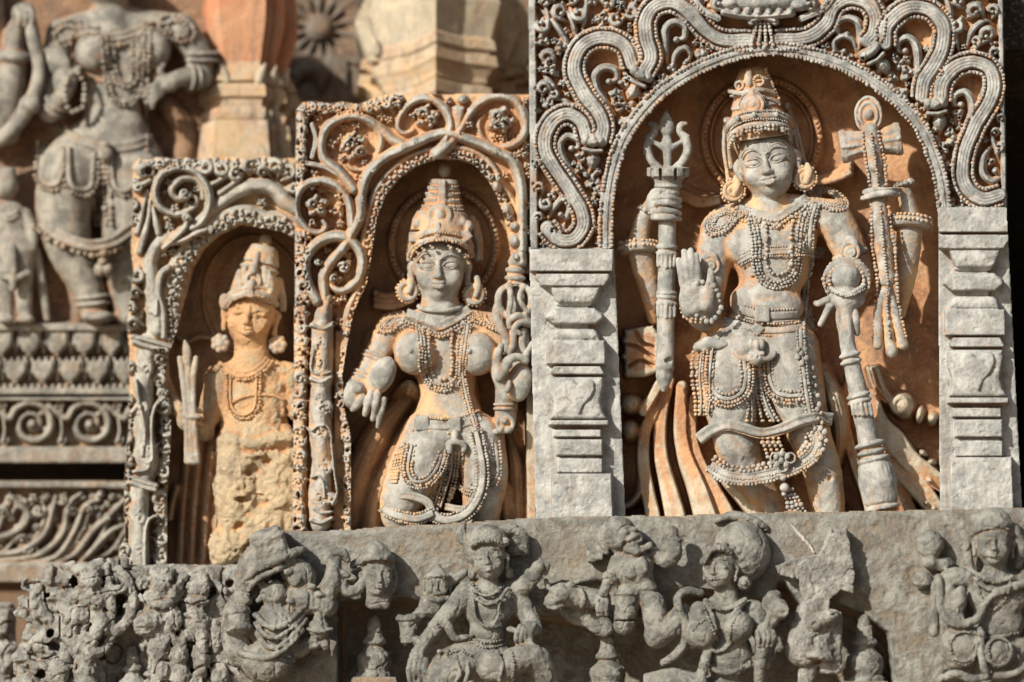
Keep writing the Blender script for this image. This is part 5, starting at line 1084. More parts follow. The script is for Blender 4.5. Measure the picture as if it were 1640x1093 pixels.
# the flowering staff beside her shoulder
V = Vol(786, 398, -120, 860, 600, 24, 1.4); zt = -22; V.cone((828, 440, -70), (828, 570, -100), 12, 18, k=4)
V.lathe((826, 404, zt), (825, 456, zt), [(0, 6), (.15, 9), (.3, 13), (.45, 10), (.5, 16), (.6, 16), (.64, 13), (.72, 13), (.76, 17), (.84, 17), (.9, 12), (1, 14)], k=1)
for d in (-1, 1): V.tube([(825 + d * 8, 456, zt + 6), (825 + d * 24, 468, zt + 8), (825 + d * 26, 488, zt + 8), (825 + d * 14, 506, zt + 6), (825 + d * 4, 514, zt + 4)], [5, 6, 6, 5, 4], k=2)
V.tube([(816, 456, zt + 12), (818, 480, zt + 18), (814, 506, zt + 12)], [5, 5, 5], k=2); V.tube([(838, 458, zt + 10), (832, 478, zt + 16), (844, 500, zt + 10)], [4, 4, 4], k=2); V.ell((826, 484, zt - 6), (16, 26, 8), k=2)
V.tube([(800, 482, zt + 4), (794, 500, zt + 6), (802, 524, zt + 10), (812, 544, zt + 8), (810, 562, zt + 6)], [5, 6, 7, 6, 5], k=2)
for p in ([(846, 512, zt), (830, 506, zt + 12), (816, 514, zt + 12), (816, 524, zt + 10)], [(850, 520, zt), (834, 516, zt + 10), (824, 526, zt + 10), (832, 534, zt + 8)], [(838, 530, zt), (836, 552, zt + 4), (846, 574, zt)], [(820, 520, zt + 4), (822, 548, zt + 8), (816, 566, zt + 6)], [(850, 560, zt), (840, 590, zt)]): V.tube(p, [6, 6, 5, 4], k=2)
V.ell((826, 545, zt - 10), (22, 50, 10), k=4); V.warp(.6, 6, 35); make('flower_staff', Pack().vol(V, mid=.45, gain=.1, cavr=4), WM, M_MID, fem)
# ================================================================ the small niche with the weathered figure
WS = Wall(330, 580, 4.80, 8.0)
M_SM = stone('warm_soapstone', grey=((.20, .197, .178), (.35, .34, .30)), ochre=((.46, .33, .20), (.36, .22, .12)), shift=.0)
M_WORN = stone('crumbling_stone', grey=((.38, .305, .20), (.48, .385, .25)), ochre=((.56, .345, .18), (.46, .25, .12)), shift=-.05, grime=.3, bump=.9, rough=.95, fine=1.6)
small = thing('niche_panel', 'smallest niche panel, its left stalk curling over as one large scroll above the arch', 'carved panel', WS, 330, 905, -50)
R = Rel(186, 244, 492, 912, 1.2, -38)
INS = [(268, 912), (268, 800), (274, 700), (276, 640), (270, 570), (284, 530), (300, 470), (310, 432), (328, 400), (352, 378), (386, 362), (420, 366), (450, 372), (492, 395), (492, 912)]
R.poly([(211, 266), (222, 254), (240, 256), (252, 251), (280, 255), (300, 252), (318, 257), (340, 252), (372, 250), (400, 256), (424, 249), (450, 254), (492, 252), (492, 395)] + INS[::-1][1:] + [(192, 912), (190, 880), (200, 860), (198, 790), (203, 720), (194, 755), (206, 690), (207, 560), (203, 520), (207, 480), (214, 440), (209, 400), (213, 330)], 0, 0, 'keep')
def vs(pts, r, z0=-38, h=44): C = spline(pts, 3); R.stroke(C, r, z0, h, 'round'); return C
vs([(252, 530), (250, 500), (246, 468), (240, 430), (242, 412), (256, 389), (290, 374), (321, 355), (352, 327), (383, 306), (414, 297), (439, 304), (462, 327), (490, 345)], [18, 17, 15, 13, 12, 12, 12, 13, 14, 14, 14])
vs([(306, 366), (322, 357), (334, 334), (334, 305), (315, 278), (287, 269), (259, 280), (248, 308), (258, 333), (283, 344), (308, 334), (315, 320), (306, 313)], [8, 8, 8, 8, 8, 8, 7, 6, 4], -38, 42)
vs([(326, 318), (322, 300), (312, 288), (291, 287), (275, 304), (284, 318), (296, 316), (296, 306)], [5, 6, 7, 8, 8, 7, 5], -38, 38); R.curl(296, 310, 9, 0, 1.3, 4, -20, 28)
for p in ([(236, 305), (228, 335), (220, 372)], [(241, 312), (237, 350), (224, 404)], [(244, 330), (250, 355), (254, 374)]): R.stroke(spline(p, 3), [4, 5, 7, 6], -34, 32, 'round', (0,), 2)
for p in ([(270, 392), (296, 384), (320, 372), (338, 368)], [(262, 398), (278, 384), (296, 366), (300, 352)]): R.stroke(spline(p, 3), [4, 6, 6, 4], -20, 34, 'round', (.4,), 2)
R.curl(340, 372, 8, 180, 1.2, 4, -10, 24); R.curl(298, 350, 7, 60, -1.2, 3.6, -10, 26)
E = resample(spline([(276, 560), (279, 525), (276, 490), (281, 452), (294, 420), (316, 390), (346, 366), (377, 349), (402, 349), (427, 359), (448, 358), (472, 368)], 3), 17)
for k, (x, y) in enumerate(E): t = E[min(k + 1, len(E) - 1)] - E[max(k - 1, 0)]; R.leafmass(x, y, 17, 600 + k, -36, 34, k % 2, 4)
R.stroke(offset(spline(E, 3), -13), 8, -38, 26, 'round')
R.stroke(spline([(262, 540), (262, 500), (254, 470), (258, 440), (270, 430)], 2), 6, -20, 26, 'round', (0,), 2); R.stroke(spline([(240, 500), (250, 505), (252, 480)], 2), 2, 0, 8, 'round')
# stalk pier with collars
R.stroke(spline([(241, 548), (236, 570), (230, 615), (230, 690), (236, 740), (230, 768)], 3), [19, 18, 17, 18, 22, 19], -32, 40, 'round'); R.stroke(spline([(226, 776), (222, 820), (224, 908)], 3), 18, -32, 39, 'round')
for pts in ([(214, 540), (240, 546), (274, 556)], [(216, 548), (240, 556), (268, 562)], [(206, 764), (228, 772), (250, 778)], [(208, 772), (228, 780), (248, 785)]): R.stroke(spline(pts, 2), 4.6, -6, 18, 'round', (0,), 2)
for p in ([(264, 650), (252, 646), (244, 668), (243, 700), (244, 735), (236, 742)], [(262, 830), (246, 828), (234, 846), (232, 908)], [(218, 610), (222, 640), (232, 690), (228, 730)], [(214, 756), (236, 752), (240, 738)]): R.stroke(spline(p, 2), 3, 0, 12, 'round')
R.lace([(258, 566), (258, 610), (263, 660), (266, 720), (262, 770)], -6, 1, 10, 45); R.lace([(257, 796), (258, 850), (257, 905)], -6, 1, 11, 46); R.lace([(205, 660), (204, 710), (200, 790), (197, 850), (196, 905)], -8, 1, 9, 47); R.lace([(226, 268), (262, 264), (300, 262), (345, 264), (400, 266), (455, 266)], -6, 2, 10, 48)
for x, y, r, a in ((234, 590, 13, 40), (228, 655, 14, 200), (233, 718, 15, 20), (224, 830, 14, 160), (224, 882, 13, 60)): R.lobe(x, y, r, a, -4, 12)
for k, (x, y, r) in enumerate(((256, 576, 10), (254, 608, 11), (262, 652, 11), (265, 690, 11), (268, 722, 10), (264, 754, 11), (256, 800, 13), (258, 836, 11), (260, 862, 11), (256, 895, 11), (206, 735, 12), (204, 700, 10), (202, 800, 10), (198, 880, 10), (202, 900, 9), (210, 590, 9), (206, 640, 8), (206, 665, 8), (212, 520, 11), (208, 492, 9), (220, 440, 12), (216, 470, 9), (215, 350, 9), (214, 328, 8))): R.lobe(x, y, r * 1.4, 90 * (k % 3) - 30, -34, 36)
for k, (x, y, r) in enumerate(((232, 276, 15), (256, 262, 9), (280, 262, 8), (330, 266, 14), (356, 270, 14), (378, 280, 12), (400, 266, 13), (420, 276, 10), (440, 266, 13), (462, 274, 13), (470, 300, 10), (222, 300, 8))): R.lobe(x, y, r * 1.25, 50 * k, -36, 39)
for p in ([(330, 300), (350, 290), (372, 276)], [(352, 310), (372, 296), (384, 284)], [(240, 290), (226, 296), (216, 290)]): R.stroke(spline(p, 2), 6, -36, 30, 'round', (.3,), 2)
R.ball(238, 274, 6, 7, -10, 26, mode='cut')
R.fill(-27, 1500, 79, 8, 14, -38, 28)
R.rough(.5, 4, 1.4, 20, 31); R.chips(200, 32, 1.5, 4, .3)
make('vine_arch', Pack().rel(R, thick=-240, mid=.62, gain=.05, cavr=8, zlo=-14, zgain=.012), WS, M_SM, small)
BS = -112
R = Rel(256, 340, 494, 912, 1.8, BS)
R.ball(410, 480, 66, 90, BS, 10); R.stroke(ellpts(404, 475, 78, 96, 90, 330, 50), 4, BS, 9, 'flat'); R.stroke(spline([(350, 545), (320, 540), (300, 548), (284, 540)], 3), 6, BS, 26)
for x, w in ((292, 9), (310, 10), (330, 11), (346, 10)): R.stroke(spline([(x + 14, 690), (x + 6, 760), (x, 830), (x - 4, 908)], 3), w, BS, 38, 'round')
R.stroke(spline([(284, 780), (278, 800), (272, 830)], 3), 8, BS, 40); R.rough(.6, 5, 2.4, 36, 38)
make('back_slab', Pack().rel(R, thick=-240, mid=.10, gain=.03, cavr=12, zlo=BS + 25, zgain=.008), WS, M_MIDB, small)
worn = thing('weathered_statue', 'crumbling yellow stone deity in the smallest niche, its skirt and legs eroded to lumps', 'statue', WS, 405, 902, -45)
V = Vol(262, 560, -116, 494, 912, 20, 1.8)
V.cone((404, 555, -44), (404, 590, -50), 27, 33, k=8); V.cone((408, 610, -90), (414, 880, -90), 40, 44, k=6)
V.cone((390, 596, -52), (352, 606, -54), 21, 22, k=12); V.cone((420, 594, -52), (464, 604, -54), 22, 24, k=12)
V.ell((406, 636, -54), (62, 62, 36), (6, 0, 0), k=12); V.ell((410, 690, -50), (52, 40, 34), k=14)
V.box((414, 780, -54), (66, 96, 42), 24, (-3, 0, 0), k=14); V.ell((382, 770, -40), (34, 80, 40), k=14); V.ell((446, 790, -42), (34, 90, 38), k=14); V.ell((362, 880, -36), (30, 34, 36), k=10); V.ell((400, 860, -40), (40, 60, 36), k=10)
V.tube([(372, 706, -18), (400, 712, -12), (430, 708, -14), (462, 700, -18)], 11, k=6); V.tube([(372, 724, -14), (400, 730, -8), (420, 726, -8)], 5, k=3)
for x, y, r in ((411, 752, 9), (398, 756, 6), (420, 806, 12), (456, 719, 9), (388, 800, 9), (426, 740, 7), (382, 842, 8), (400, 880, 12), (432, 860, 10)): V.ell((x, y, -4), (r * 1.2, r, 16), k=6, mode='cut')
V.tube([(350, 612, -54), (338, 650, -52), (328, 690, -44)], [22, 19, 16], k=8); V.tube([(326, 692, -42), (314, 684, -26), (302, 674, -16)], [16, 14, 12], k=5); V.tube([(264, 606, -56), (274, 636, -44), (288, 660, -28)], [9, 11, 12], k=4); V.ell((300, 672, -16), (18, 20, 13), (-20, 0, 0), k=4)
for y in (658, 668, 678): finger(V, [(290, y, -14), (300, y - 4, -2), (312, y - 2, -2), (322, y + 2, -10)], 4.6, 1.5)
V.tube([(462, 610, -50), (470, 640, -44), (476, 664, -34)], [16, 13, 10], k=5)
g = np.nonzero(np.abs(V.F) < 22); P = np.column_stack([V.o[k] + V.h * g[k] for k in range(3)]); m = np.clip((P[:, 1] - 600) / 190, 0, 1) * 1.15 + np.clip((P[:, 0] - 425) / 24, 0, 1) * .7
V.F[g] += (np.clip(m, 0, 1) * (5.5 * fbm(P, 26, 41) + 3.0 * vnoise(P, 8, 42) + 1.6 * vnoise(P, 4, 43))).astype(np.float32)
FS = Front(V, -86)
V2 = Vol(348, 444, -90, 458, 600, 24, 1.15); head(V2, (401, 506, -42), .87, (6, -8, 2), brow=False); V2.cone((403, 552, -44), (404, 590, -50), 26, 32, k=8); V2.warp(2.2, 10, 44); V2.warp(1.0, 4.5, 45, 1)
q = V.mesh(mid=.55, gain=.07, cavr=9); q = (q[0], q[1], q[2] - np.clip((760 - q[0][:, 1] + 16 * vnoise(q[0], 20, 8)) / 120, 0, 1) * .5); B = Pack().add(*q); B.vol(V2, mid=.02, gain=.05, cavr=6); make('body', B, WS, M_WORN, worn)
V = Vol(346, 376, -116, 462, 500, 22, 1.3)
V.cone((410, 440, -84), (404, 480, -88), 30, 36, k=4); V.lathe((424, 394, -50), (404, 482, -44), [(0, 19), (.05, 23), (.32, 30), (.35, 25), (.42, 33), (.48, 28), (.54, 35), (.8, 38), (1, 39)], k=2); V.ell((425, 386, -56), (10, 12, 10))
V.tube([(363, 490, -42), (370, 480, -20), (385, 473, -8), (402, 470, -3), (421, 472, -8), (435, 478, -20), (442, 488, -40)], 5.6, k=2); V.tube([(362, 480, -42), (370, 470, -22), (387, 463, -10), (404, 460, -5), (423, 462, -12), (437, 469, -24)], 3.8, k=2)
torus(V, (405, 450, -8), 11, 3, (0, 0, 10), sy=1.2); V.ell((404, 454, -5), (6, 7, 7)); torus(V, (405, 436, -12), 6, 2.4, sy=1.6); V.tube([(406, 434, -8), (410, 418, -16), (413, 406, -22)], [6, 4, 3]); V.box((402, 468, 0), (4, 9, 5), 1.5)
for x, y in ((384, 446), (392, 440), (430, 446), (434, 456), (424, 440)): V.tube([(x, y - 10, -18), (x, y + 12, -14)], 5, k=2)
V.ell((360, 484, -50), (9, 14, 12)); V.tube([(446, 450, -56), (452, 480, -54), (452, 500, -54)], 7); V.warp(.9, 8, 46)
B = Pack().vol(V, mid=.2, gain=.1, cavr=5); B.string(spline([(364, 493, -34), (371, 483, -14), (386, 476, -2), (402, 474, 3), (420, 476, -2), (434, 482, -16)], 2), 2.2, 4.4, .25); make('crown', B, WS, M_SM, worn)
B = Pack(); C = path(FS, [(348, 582), (362, 592), (382, 600), (402, 598), (420, 586), (430, 574)], 1); B.add(*sweep(C, 6, 3.4, FS, 'edge', .3)); B.string(offset(C, 8) + [0, 0, 2], 2.8, wear=.3)
C = path(FS, [(369, 600), (369, 640), (375, 658), (388, 665), (402, 660), (409, 644), (411, 598)], 1.5); B.add(*sweep(C, 2.6, 3.6, None, 'round', .3)); B.string(offset(C, 6) + [0, 0, 1.5], 2.6, wear=.25)
B.add(*sweep(path(FS, [(372, 645), (390, 636), (412, 632), (438, 634), (456, 642)], 1), 2.6, 2.5, None, 'round', .25)); make('necklace', B, WS, M_WORN, worn)
for x, y in ((353, 550), (444, 552)):
    V = Vol(x - 22, y - 24, -60, x + 22, y + 24, -14, 1.3)
    for k in range(7): V.ell((x + 10 * cos(k * .9), y + 10 * sin(k * .9), -38), (6, 6, 7), k=2)
    V.ell((x, y, -36), (7, 7, 8)); V.warp(.8, 6, 48); make('earring', Pack().vol(V, mid=.2, gain=.1, cavr=4), WS, M_SM, worn)
V = Vol(274, 536, -50, 340, 752, 22, 1.4)
for d in (-1, 0, 1): V.tube([(301 + d * 13, 572 + abs(d) * 2, -6), (301 + d * 8, 606, -4), (303 + d * 6, 650, 2), (306 + d * 6, 700, 0), (308 + d * 7, 738, -4)], [4.5, 5.5, 5, 5.5, 6.5], k=1)
V.tube([(296, 546, -8), (299, 562, -6), (300, 580, -5)], [2, 7, 6], k=2); V.ell((305, 664, -2), (13, 6, 8), k=2); V.tube([(294, 664, 4), (306, 668, 8), (318, 668, 4)], 3.4); V.ell((308, 740, -4), (13, 6, 9), k=2); V.warp(.7, 7, 49)
make('triple_arrow', Pack().vol(V, mid=.25, gain=.1, cavr=4), WS, M_SM, worn)
B = Pack(); 
for k in range(3): B.string(path(FS, [(352 - k * 3, 588 + k * 3), (338 - k * 3, 590 + k * 5), (327, 594 + k * 7)], 3), 2.8, wear=.2)
make('shoulder_ornament', B, WS, M_WORN, worn)
# ================================================================ the wall behind: big figure, plinth courses, shrine pillars
WK = Wall(160, 260, 5.30, 4.0); WP = Wall(500, 120, 5.34, 4.0); WR = Wall(400, 300, 5.62, 4.0)
M_BG = stone('grey_temple_stone', grey=((.13, .128, .115), (.29, .275, .235)), ochre=((.27, .20, .13), (.25, .125, .07)), shift=.0, soft=.3, grime=.65)
M_PIL = stone('ochre_temple_stone', grey=((.32, .29, .225), (.42, .36, .26)), ochre=((.44, .30, .165), (.38, .18, .10)), shift=.0, lich=.2, grime=.7, streak=.55)
M_DARK = stone('shade_dark_stone', grey=((.085, .078, .066), (.15, .135, .11)), ochre=((.16, .10, .06), (.12, .07, .045)), speck=.2)  # dark tones put the shadow behind the pillars and courses into the colour
# carved wall with a spread lotus
wall = thing('carved_wall', 'dark back wall carved with a large spread lotus, between the two shrine pillars', 'wall', WR, 500, 400, 0)
R = Rel(-60, -60, 880, 950, 2.4, 0)
for k in range(14):
    a = k * 2 * pi / 14 + .2; c = np.array([512, 46]); d = np.array([cos(a), sin(a)]); n = np.array([-d[1], d[0]])
    L = [c + d * 26, c + d * 60 + n * 17, c + d * 80 + n * 14, c + d * 100, c + d * 80 - n * 14, c + d * 60 - n * 17]; R.poly(L, 8, 4); R.stroke([c + d * 26, c + d * 100], 2.4, 4, 8, 'round')
    a2 = a + pi / 14; d = np.array([cos(a2), sin(a2)]); n = np.array([-d[1], d[0]]); R.poly([c + d * 84, c + d * 120 + n * 26, c + d * 150 + n * 22, c + d * 186, c + d * 150 - n * 22, c + d * 120 - n * 26], 6, 4); R.stroke([c + d * 84, c + d * 186], 2.4, 3, 8, 'round'); R.poly([c + d2 * 170 for d2 in ()] or [c + d * 190, c + d * 220 + n * 24, c + d * 250, c + d * 220 - n * 24], 5, 4)
R.ball(512, 46, 24, z0=0, h=22); R.ball(498, 110, 20, z0=0, h=20); R.ball(498, 110, 11, z0=8, h=16)
for x0 in (): R.poly([(x0, 150), (x0 + 30, 136), (x0 + 34, 176), (x0 + 8, 180)], 18, 4)
R.rough(.8, 6, 3, 40, 51); make('lotus_face', Pack().rel(R, thick=-300, mid=.45, gain=.05, cavr=9), WR, M_DARK, wall)

def loft(cx, levels, plan, wall_, mat, parent, name, wear=.5, seed=0):
    """a stepped-plan shaft: levels (y, half width) over a plan of (across, outwards) points"""
    pl = np.asarray(plan, float); lv = []
    for (y0, r0), (y1, r1) in zip(levels[:-1], levels[1:]):
        n = max(1, int(abs(y1 - y0) / 5)); lv += [(y0 + (y1 - y0) * t / n, r0 + (r1 - r0) * t / n) for t in range(n)]
    lv.append(levels[-1])
    # fine plan so the faces stay crisp but chipped
    pts = []
    for a, b in zip(pl[:-1], pl[1:]):
        n = max(2, int(np.linalg.norm(b - a) * 14)); pts += [a + (b - a) * t for t in [0, .04] + list(np.linspace(.04, .96, n)[1:-1]) + [.96]]
    pts.append(pl[-1]); pts = np.array(pts); m = len(pts)
    V = np.vstack([np.column_stack([cx + pts[:, 0] * r, np.full(m, y), pts[:, 1] * r]) for y, r in lv])
    V = V + np.column_stack([.8 * fbm(V, 14, seed), .8 * fbm(V, 14, seed + 1), 1.4 * fbm(V, 18, seed + 2)])
    V[:, 1] -= .30 * V[:, 2]  # level courses rise towards the viewer when seen from below
    idx = np.arange(len(V)).reshape(len(lv), m); a, b, c, d = idx[:-1, :-1].ravel(), idx[1:, :-1].ravel(), idx[1:, 1:].ravel(), idx[:-1, 1:].ravel()
    w = np.full(len(V), wear)
    # split the sharp corners by duplicating faces' vertices
    F = np.stack([a, b, c, d], 1); o = make(name, (V, F, w), wall_, mat, parent); o.data.polygons.foreach_set('use_smooth', np.zeros(len(F), bool)); return o
PA = [(-1.1, -1.6), (-1.1, -.1), (-.98, -.1), (-.98, .15), (-.64, .55), (.62, .55), (.62, .25), (.80, .25), (.80, .0), (1.14, .0), (1.14, -.5), (1.5, -.5), (1.5, -1.6)]
p1 = thing('shrine_pillar', 'reddish vase-shaped shrine pillar rising behind the smallest niche', 'pillar', WP, 385, 300, 0, 'carved shrine pillars behind the niches')
loft(389, [(-60, 44), (-20, 54), (10, 59), (40, 58), (80, 50), (112, 44), (122, 46)], PA, WP, stone('reddish_pillar_stone', grey=((.30, .29, .22), (.36, .31, .22)), ochre=((.40, .165, .085), (.42, .22, .12)), lich=.1, speck=.2, shift=-.22), p1, 'vase', .3, 1)
loft(387, [(106, 46), (118, 52), (138, 59), (141, 47), (143, 57), (150, 62), (164, 63), (168, 53), (179, 51), (182, 60), (190, 62), (198, 59), (201, 55), (203, 66), (262, 72), (330, 74)], PA, WP, M_PIL, p1, 'base', .5, 4)
PB = [(-1.16, -1.8), (-1.16, -.75), (-.98, -.72), (-.96, -.36), (-.38, .06), (0, .70), (.44, .34), (.92, .16), (.94, -1.1), (1.2, -1.15), (1.2, -1.4), (1.5, -1.45), (1.5, -1.8)]
p2 = thing('shrine_pillar', 'pale shrine pillar with zigzag mouldings above the middle niche', 'pillar', WP, 696, 200, 0, 'carved shrine pillars behind the niches')
loft(698, [(-70, 70), (-30, 96), (10, 112), (44, 102), (70, 94), (78, 96)], PB, WP, M_PIL, p2, 'vase', .8, 7)
loft(698, [(64, 92), (72, 102), (86, 105), (90, 94), (94, 94), (96, 105), (112, 108), (118, 98), (130, 88), (138, 88), (142, 82), (146, 96), (164, 98), (172, 84), (186, 84), (192, 96), (236, 98)], PB, WP, M_PIL, p2, 'base', .55, 9)
for t, cx, pts in ((p1, 389, [(-30, 106, 28), (30, 106, 28), (48, 110, 2), (68, 114, -24)]), (p2, 698, [(-96, 62, -30), (88, 46, 2)])):
    for dx, y, z in pts:
        V = Vol(cx + dx - 24, y - 16, z - 20, cx + dx + 24, y + 34, z + 20, 1.6); e = np.sign(dx)
        V.tube([(cx + dx - e * 4, y + 22, z - 2), (cx + dx, y + 10, z + 2), (cx + dx + e * 6, y - 4, z + 2)], [9, 6.5, 2], k=2); make('corner_horn', Pack().vol(V, mid=.5), WP, M_PIL, t)
# ---- plinth courses under the big figure
WC = Wall(110, 640, 5.22, 4.0)
c1 = thing('plinth_course', 'plinth course with two rows of hanging lotus petals over beads', 'moulding', WC, 110, 632, 0, 'carved plinth courses at the left')
R = Rel(-300, 514, 330, 634, 1.5, -26)
R.poly([(-302, 516), (330, 518), (330, 532), (-302, 531)], 6, 4); R.poly([(-302, 622), (330, 622), (330, 634), (-302, 634)], 2, 3)
for row, (y0, y1, off) in enumerate(((532, 572, 0), (578, 616, 22))):
    for k in range(-8, 9):
        x = 4 + k * 44 + off; H_ = y1 - y0
        R.poly([(x - 20, y0), (x + 20, y0), (x + 20, y0 + H_ * .45), (x + 12, y0 + H_ * .75), (x, y1), (x - 12, y0 + H_ * .75), (x - 20, y0 + H_ * .45)], 0 - row * 4, 4, dome=3); R.stroke(spline([(x - 16, y0 + 2), (x - 16, y0 + H_ * .45), (x - 8, y0 + H_ * .75), (x, y1 - 5), (x + 8, y0 + H_ * .75), (x + 16, y0 + H_ * .45), (x + 16, y0 + 2)], 2), 1.6, 0 - row * 4, 4, 'round', mode='cut')
        R.poly([(x + 22 - 5, y0 + H_ * .6), (x + 22, y0 + H_ * .3), (x + 22 + 5, y0 + H_ * .6), (x + 22, y1)], -8 - row * 4, 3)
    for x in np.arange(-300, 330, 11): R.ball(x, y1 + 3, 5, z0=-24, h=18)
R.rough(.6, 5, 1.6, 24, 61); make('petal_band', Pack().rel(R, thick=-260, mid=.7, gain=.05, cavr=8), WC, M_BG, c1)
c2 = thing('plinth_course', 'plinth course with a running band of round scrolls', 'moulding', WC, 110, 738, 0, 'carved plinth courses at the left')
R = Rel(-300, 635, 330, 742, 1.5, -30); R.poly([(-302, 636), (330, 636), (330, 643), (-302, 643)], 2, 3); R.poly([(-302, 716), (330, 716), (330, 742), (-302, 742)], 4, 4)
for k in range(-4, 4):
    x = 52 + k * 92; C = np.vstack([[(x - 66, 650), (x - 50, 662)], curlpts(x, 680, 38, 195, 1.9, 5)]); R.stroke(spline(C, 2), [8, 8, 8, 7.5, 7, 6, 5], -30, 30, 'round', (0, .6), 2.5, 1.2); R.ball(x, 680, 9, z0=-28, h=30)
    for a in (20, 100, 160, 250, 310): R.ball(x + 22 * cos(radians(a)), 680 + 22 * sin(radians(a)), 6, z0=-28, h=18)
    for y, q in ((650, 1), (706, -1)): R.curl(x + 46, y, 9, 90 * q, 1.1, 4, -30, 28)
    R.stroke(spline([(x + 44, 708), (x + 48, 690), (x + 46, 664), (x + 50, 648)], 2), 4, -30, 26, 'round')
R.rough(.6, 5, 1.6, 24, 63); make('scroll_band', Pack().rel(R, thick=-260, mid=.62, gain=.05, cavr=8), WC, M_BG, c2)
c3 = thing('plinth_course', 'lowest plinth course, a leafy frieze of sweeping stems above a plain ledge', 'moulding', WC, 110, 930, 0, 'carved plinth courses at the left')
R = Rel(-300, 770, 330, 932, 1.5, -34); R.poly([(-302, 770), (330, 772), (330, 784), (-302, 782)], -8, 4); R.poly([(-302, 902), (330, 900), (330, 934), (-302, 934)], 8, 5)
for k, c in enumerate(([(-20, 890), (30, 884), (70, 858), (84, 820), (90, 796)], [(0, 898), (60, 890), (100, 856), (110, 810), (130, 790)], [(40, 900), (90, 892), (120, 850), (136, 812), (160, 800)], [(90, 900), (120, 888), (150, 850), (172, 830), (200, 800)], [(130, 900), (150, 880), (180, 850), (210, 840)], [(-60, 850), (-10, 862), (30, 850), (46, 826), (30, 812), (18, 824)])): R.stroke(spline(c, 3), [7, 8, 7, 5], -34, 34, 'round', (.35,), 3)
g = np.random.default_rng(12)
for k in range(60): x, y = g.uniform(-40, 320), g.uniform(788, 888); R.curl(x, y, g.uniform(7, 12), g.uniform(0, 360), g.choice([-1, 1]) * 1.2, g.uniform(3, 5), -34, g.uniform(20, 34))
for k in range(-8, 9): R.stroke(spline([(-30 + k * 34, 898), (6 + k * 34, 884), (30 + k * 34, 850), (44 + k * 34, 815), (64 + k * 34, 800)], 3), [3, 5, 5, 4, 2], -34, 27, 'round', (0,), 3)
R.fill(-26, 900, 66, 7, 12, -36, 26)
R.rough(.6, 5, 1.6, 24, 65); make('leaf_band', Pack().rel(R, thick=-260, mid=.58, gain=.05, cavr=8), WC, M_BG, c3)
# ---- the large blurred figure and its neighbours
bgf = thing('rosary_statue', 'large grey female figure on the petal plinth, one palm raised with a rosary', 'statue', WK, 165, 516, 0)
V = Vol(52, -50, -70, 348, 524, 70, 2.2)
V.cone((176, -6, 8), (178, 40, 2), 26, 34, k=8); V.ell((174, -34, 14), (44, 46, 40), k=6)
for a, b in (((150, 36, 0), (100, 54, -6)), ((210, 34, 0), (284, 46, -6))): V.cone(a, b, 22, 24, k=12)
V.ell((190, 86, -4), (78, 62, 36), k=14); V.ell((182, 150, -2), (48, 56, 32), k=16); V.ell((170, 250, -4), (86, 62, 42), (4, 0, 0), k=18); V.ell((182, 200, 4), (50, 34, 32), k=14)
for x, y in ((150, 84), (244, 80)): V.ell((x, y, 24), (30, 32, 28), k=5)
V.tube([(100, 60, -6), (84, 110, -2), (76, 160, 8), (80, 178, 16)], [26, 23, 20, 18], k=8); V.tube([(80, 178, 18), (92, 165, 30), (104, 148, 38)], [18, 15, 13], k=5); V.ell((104, 130, 38), (20, 26, 12), k=4)
for x0, x1 in ((86, 76), (94, 82), (102, 90), (110, 98)): V.tube([(x0, 112, 38), (x0 - 4, 98, 42), (x1, 80, 38)], [6, 6.4, 5], k=1)
V.tube([(118, 124, 42), (126, 110, 44)], [8, 6]); V.tube([(292, 50, -6), (318, 90, -6), (322, 124, 0)], [26, 23, 19], k=8); V.tube([(320, 126, 4), (296, 124, 20), (276, 128, 30)], [18, 15, 12], k=5); V.ell((266, 134, 32), (20, 15, 12), k=4)
for dy, ex in ((0, 228), (7, 230), (14, 236), (20, 244)): V.tube([(258, 130 + dy, 34), (246, 138 + dy * 1.2, 40), (ex, 146 + dy * 1.3, 36)], [6, 5.6, 4.4], k=1)
V.tube([(264, 126, 36), (256, 114, 40), (262, 104, 38)], [6, 5.5, 4])
V.tube([(116, 270, 0), (102, 330, 4), (112, 400, 2), (140, 460, 0), (150, 500, 0)], [52, 46, 36, 27, 22], k=10); V.ell((158, 508, 14), (26, 10, 30), k=5)
V.tube([(214, 270, 0), (206, 340, 0), (200, 420, -4), (206, 500, -6)], [50, 44, 34, 24], k=10)
FK = Front(V, -20); B = Pack().vol(V, mid=.20, gain=.08, cavr=10, zlo=0, zgain=.009); make('body', B, WK, M_BG, bgf)
B = Pack(); C = path(FK, [(120, 44), (150, 54), (184, 60), (216, 52), (244, 40)], 2); B.add(*sweep(C, 8, 5, FK, 'edge', .6)); B.string(offset(C, 12) + [0, 0, 3], 4, wear=.5)
for p in ([(166, 58), (170, 110), (176, 150), (196, 166), (218, 156), (226, 110), (228, 56)], [(176, 58), (180, 100), (188, 128), (202, 136), (214, 124), (216, 60)]):
    for o in (-3.4, 3.4): B.string(FK.lay(offset(spline(p, 3), o), 4), 3.6, wear=.55)
B.string(path(FK, [(240, 50), (238, 110), (234, 180), (236, 240)], 4), 4, wear=.5); 
for cx, cy, sx in ((104, 54, -1), (284, 46, 1)):
    for q in (1, .6): B.string(path(FK, ellpts(cx, cy, 30 * q, 18 * q, 0, 350, 26, 26 * sx), 4, closed=True), 4, wear=.5, closed=True)
    for q in (-8, 2): B.string(path(FK, [(cx - sx * 20, cy + q), (cx - sx * 52, cy - 2 + q)], 4), 3.4, wear=.5)
B.add(*sweep(path(FK, [(128, 116), (160, 128), (196, 132), (236, 126), (262, 114)], 2), 5, 4, FK, 'edge', .4))
make('necklace', B, WK, M_BG, bgf)
